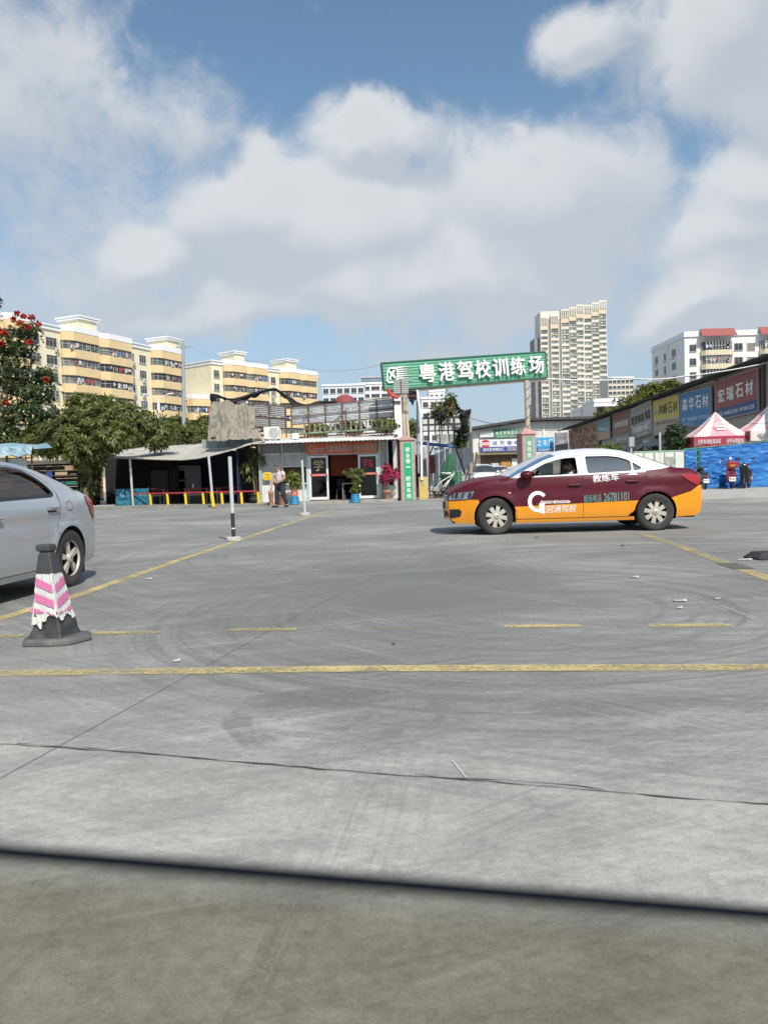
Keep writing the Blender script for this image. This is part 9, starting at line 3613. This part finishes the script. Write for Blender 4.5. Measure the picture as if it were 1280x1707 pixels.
def wire(label, pts, r, sag=.0, m=M_DARK):
 q = [P(*p) for p in pts]
 o = q[0].copy()
 t_ = thing('cable', label, 'cable', loc=o)
 out = []
 for i in range(len(q) - 1):
  for k in range(10):
   t = k / 10
   p = q[i].lerp(q[i + 1], t)
   p.z -= sag * 4 * t * (1 - t)
   out.append(p - o)
 out.append(q[-1] - o)
 mb = MB()
 mb.tube(out, r, 5)
 mb.build('line', m, t_)
wire('pale thick cable running from the gate sign to the right, across the tower', [(908, 631, 38.0), (1060, 631.5, 40), (1140, 627, 41), (1285, 603, 42)], .030, .08, M_WHITE)
wire('thin dark wire just below the pale cable, right of the tower', [(1012, 630, 50), (1140, 628, 48), (1285, 606, 46)], .018, .15)
wire('thin dark wire from the net post to the warehouse roof', [(786, 698, 40), (873, 703.5, 62)], .018, .25)
wire('thin pale wire between the tall utility pole and the left edge of the gate sign', [(305, 572, 56), (470, 600, 48), (642, 606, 35.2)], .009, .5, M_GREYP)
wire('thin dark wire sagging in front of the red-topped tents', [(1196, 706, 37.5), (1285, 704, 37.5)], .012, .05)
# striped service posts in front of the row
for (px, y0, y1, Y, lab) in ((1052, 800, 733, 37.5, 'grey post with a meter box, behind the roof of the maroon car'), (1100, 800, 722, 38.0, 'pale slim post between the striped and yellow boards')):
 q0, q1 = P(px, y0, Y), P(px - .8, y1, Y)
 t_ = thing('service_post', lab, 'post', loc=(q0.x, Y, 0))
 mb = MB()
 mb.tube([(0, 0, 0), (q1.x - q0.x, 0, q1.z)], .05, 8)
 mb.build('shaft', mat('pale_steel_post', (.55, .55, .53), .5, var=.1), t_)
 mb = MB()
 if 'meter' in lab:
  mb.bbox(-.12, .14, -.12, .05, q1.z - .35, q1.z + .12, .02)
 else:
  mb.lathe([(.055, q1.z - .02), (.055, q1.z + .03), (.001, q1.z + .05)], n=8)
 mb.build('meter_box' if 'meter' in lab else 'cap', M_GREYP, t_)
# ================================================================== THE CAR WINDOW THE PHOTOGRAPH IS TAKEN OVER
DW = .23
pl, pr_ = P(-60, 1404, DW), P(1340, 1519, DW)
ctr = (pl + pr_) / 2
dv = (pr_ - pl)
slope = atan2(dv.z, dv.x)
wlen = dv.length + .5
Mw = Matrix.Translation(ctr) @ Matrix.Rotation(-slope, 4, 'Y') @ Matrix.Rotation(radians(-12), 4, 'X')
win = thing('car_window', 'half lowered tinted car door window crossing the bottom foreground, out of focus', 'car window', M=Mw)
mg = bpy.data.materials.new('clear_side_glass')
mg.use_nodes = True
t = NT(mg.node_tree)
t.n.clear()
tr = t.node('ShaderNodeBsdfTransparent')
tr.inputs[0].default_value = (.73, .73, .70, 1)
o_ = t.node('ShaderNodeOutputMaterial')
gl = t.node('ShaderNodeBsdfGlossy')
gl.inputs['Roughness'].default_value = .02
gl.inputs['Color'].default_value = (.5, .5, .5, 1)
mx = t.node('ShaderNodeMixShader')
mx.inputs[0].default_value = .03
t.l.new(tr.outputs[0], mx.inputs[1])
t.l.new(gl.outputs[0], mx.inputs[2])
t.l.new(mx.outputs[0], o_.inputs[0])
mf = bpy.data.materials.new('brown_tint_film')
mf.use_nodes = True
t = NT(mf.node_tree)
t.n.clear()
tr = t.node('ShaderNodeBsdfTransparent')
pz_ = t.node('ShaderNodeTexCoord').outputs['Object']
t.put(tr.inputs[0], t.mix(t.ss(t.noise(pz_, 9, 4, .6), .35, .7), (.86, .795, .745), (1.0, .94, .89)))
o_ = t.node('ShaderNodeOutputMaterial')
t.l.new(tr.outputs[0], o_.inputs[0])
th = .0056
hh = .10
mb = MB()
mb.box(-wlen / 2, wlen / 2, -th / 2, th / 2, -hh, -.0032)
mb.build('glass', mg, win)
mb = MB()
x0, x1 = -wlen / 2, wlen / 2
pr2 = [(-th / 2, -.00318), (th / 2, -.00318), (th / 2 * .55, 0), (-th / 2 * .55, 0)]
vs = [(x0, a, b_) for a, b_ in pr2] + [(x1, a, b_) for a, b_ in pr2]
mb.add(vs, [(0, 1, 2, 3), (7, 6, 5, 4), (0, 4, 5, 1), (1, 5, 6, 2), (2, 6, 7, 3), (3, 7, 4, 0)])
mb.build('ground_edge', mat('dark_glass_edge', (.003, .005, .010), .9, var=0, spec=.02), win)
mb = MB()
yy = -th / 2 - .0004
mb.add([(x0, yy, -hh), (x1, yy, -hh), (x1, yy, -.0095), (x0, yy, -.0095)], [(0, 1, 2, 3)])
mb.build('tint_film', mf, win)
mb = MB()
mb.bbox(x0 - .06, x1 + .06, -.035, .035, -.16, -hh - .004, .01)
mb.build('door_seal', M_BLACK, win)
mb = MB()
mb.bbox(x0 - .1, x1 + .1, -.05, .11, -.62, -.163, .03)
mb.build('door_panel', mat('grey_door_skin', (.25, .26, .27), .4, metal=.3, var=.05), win)
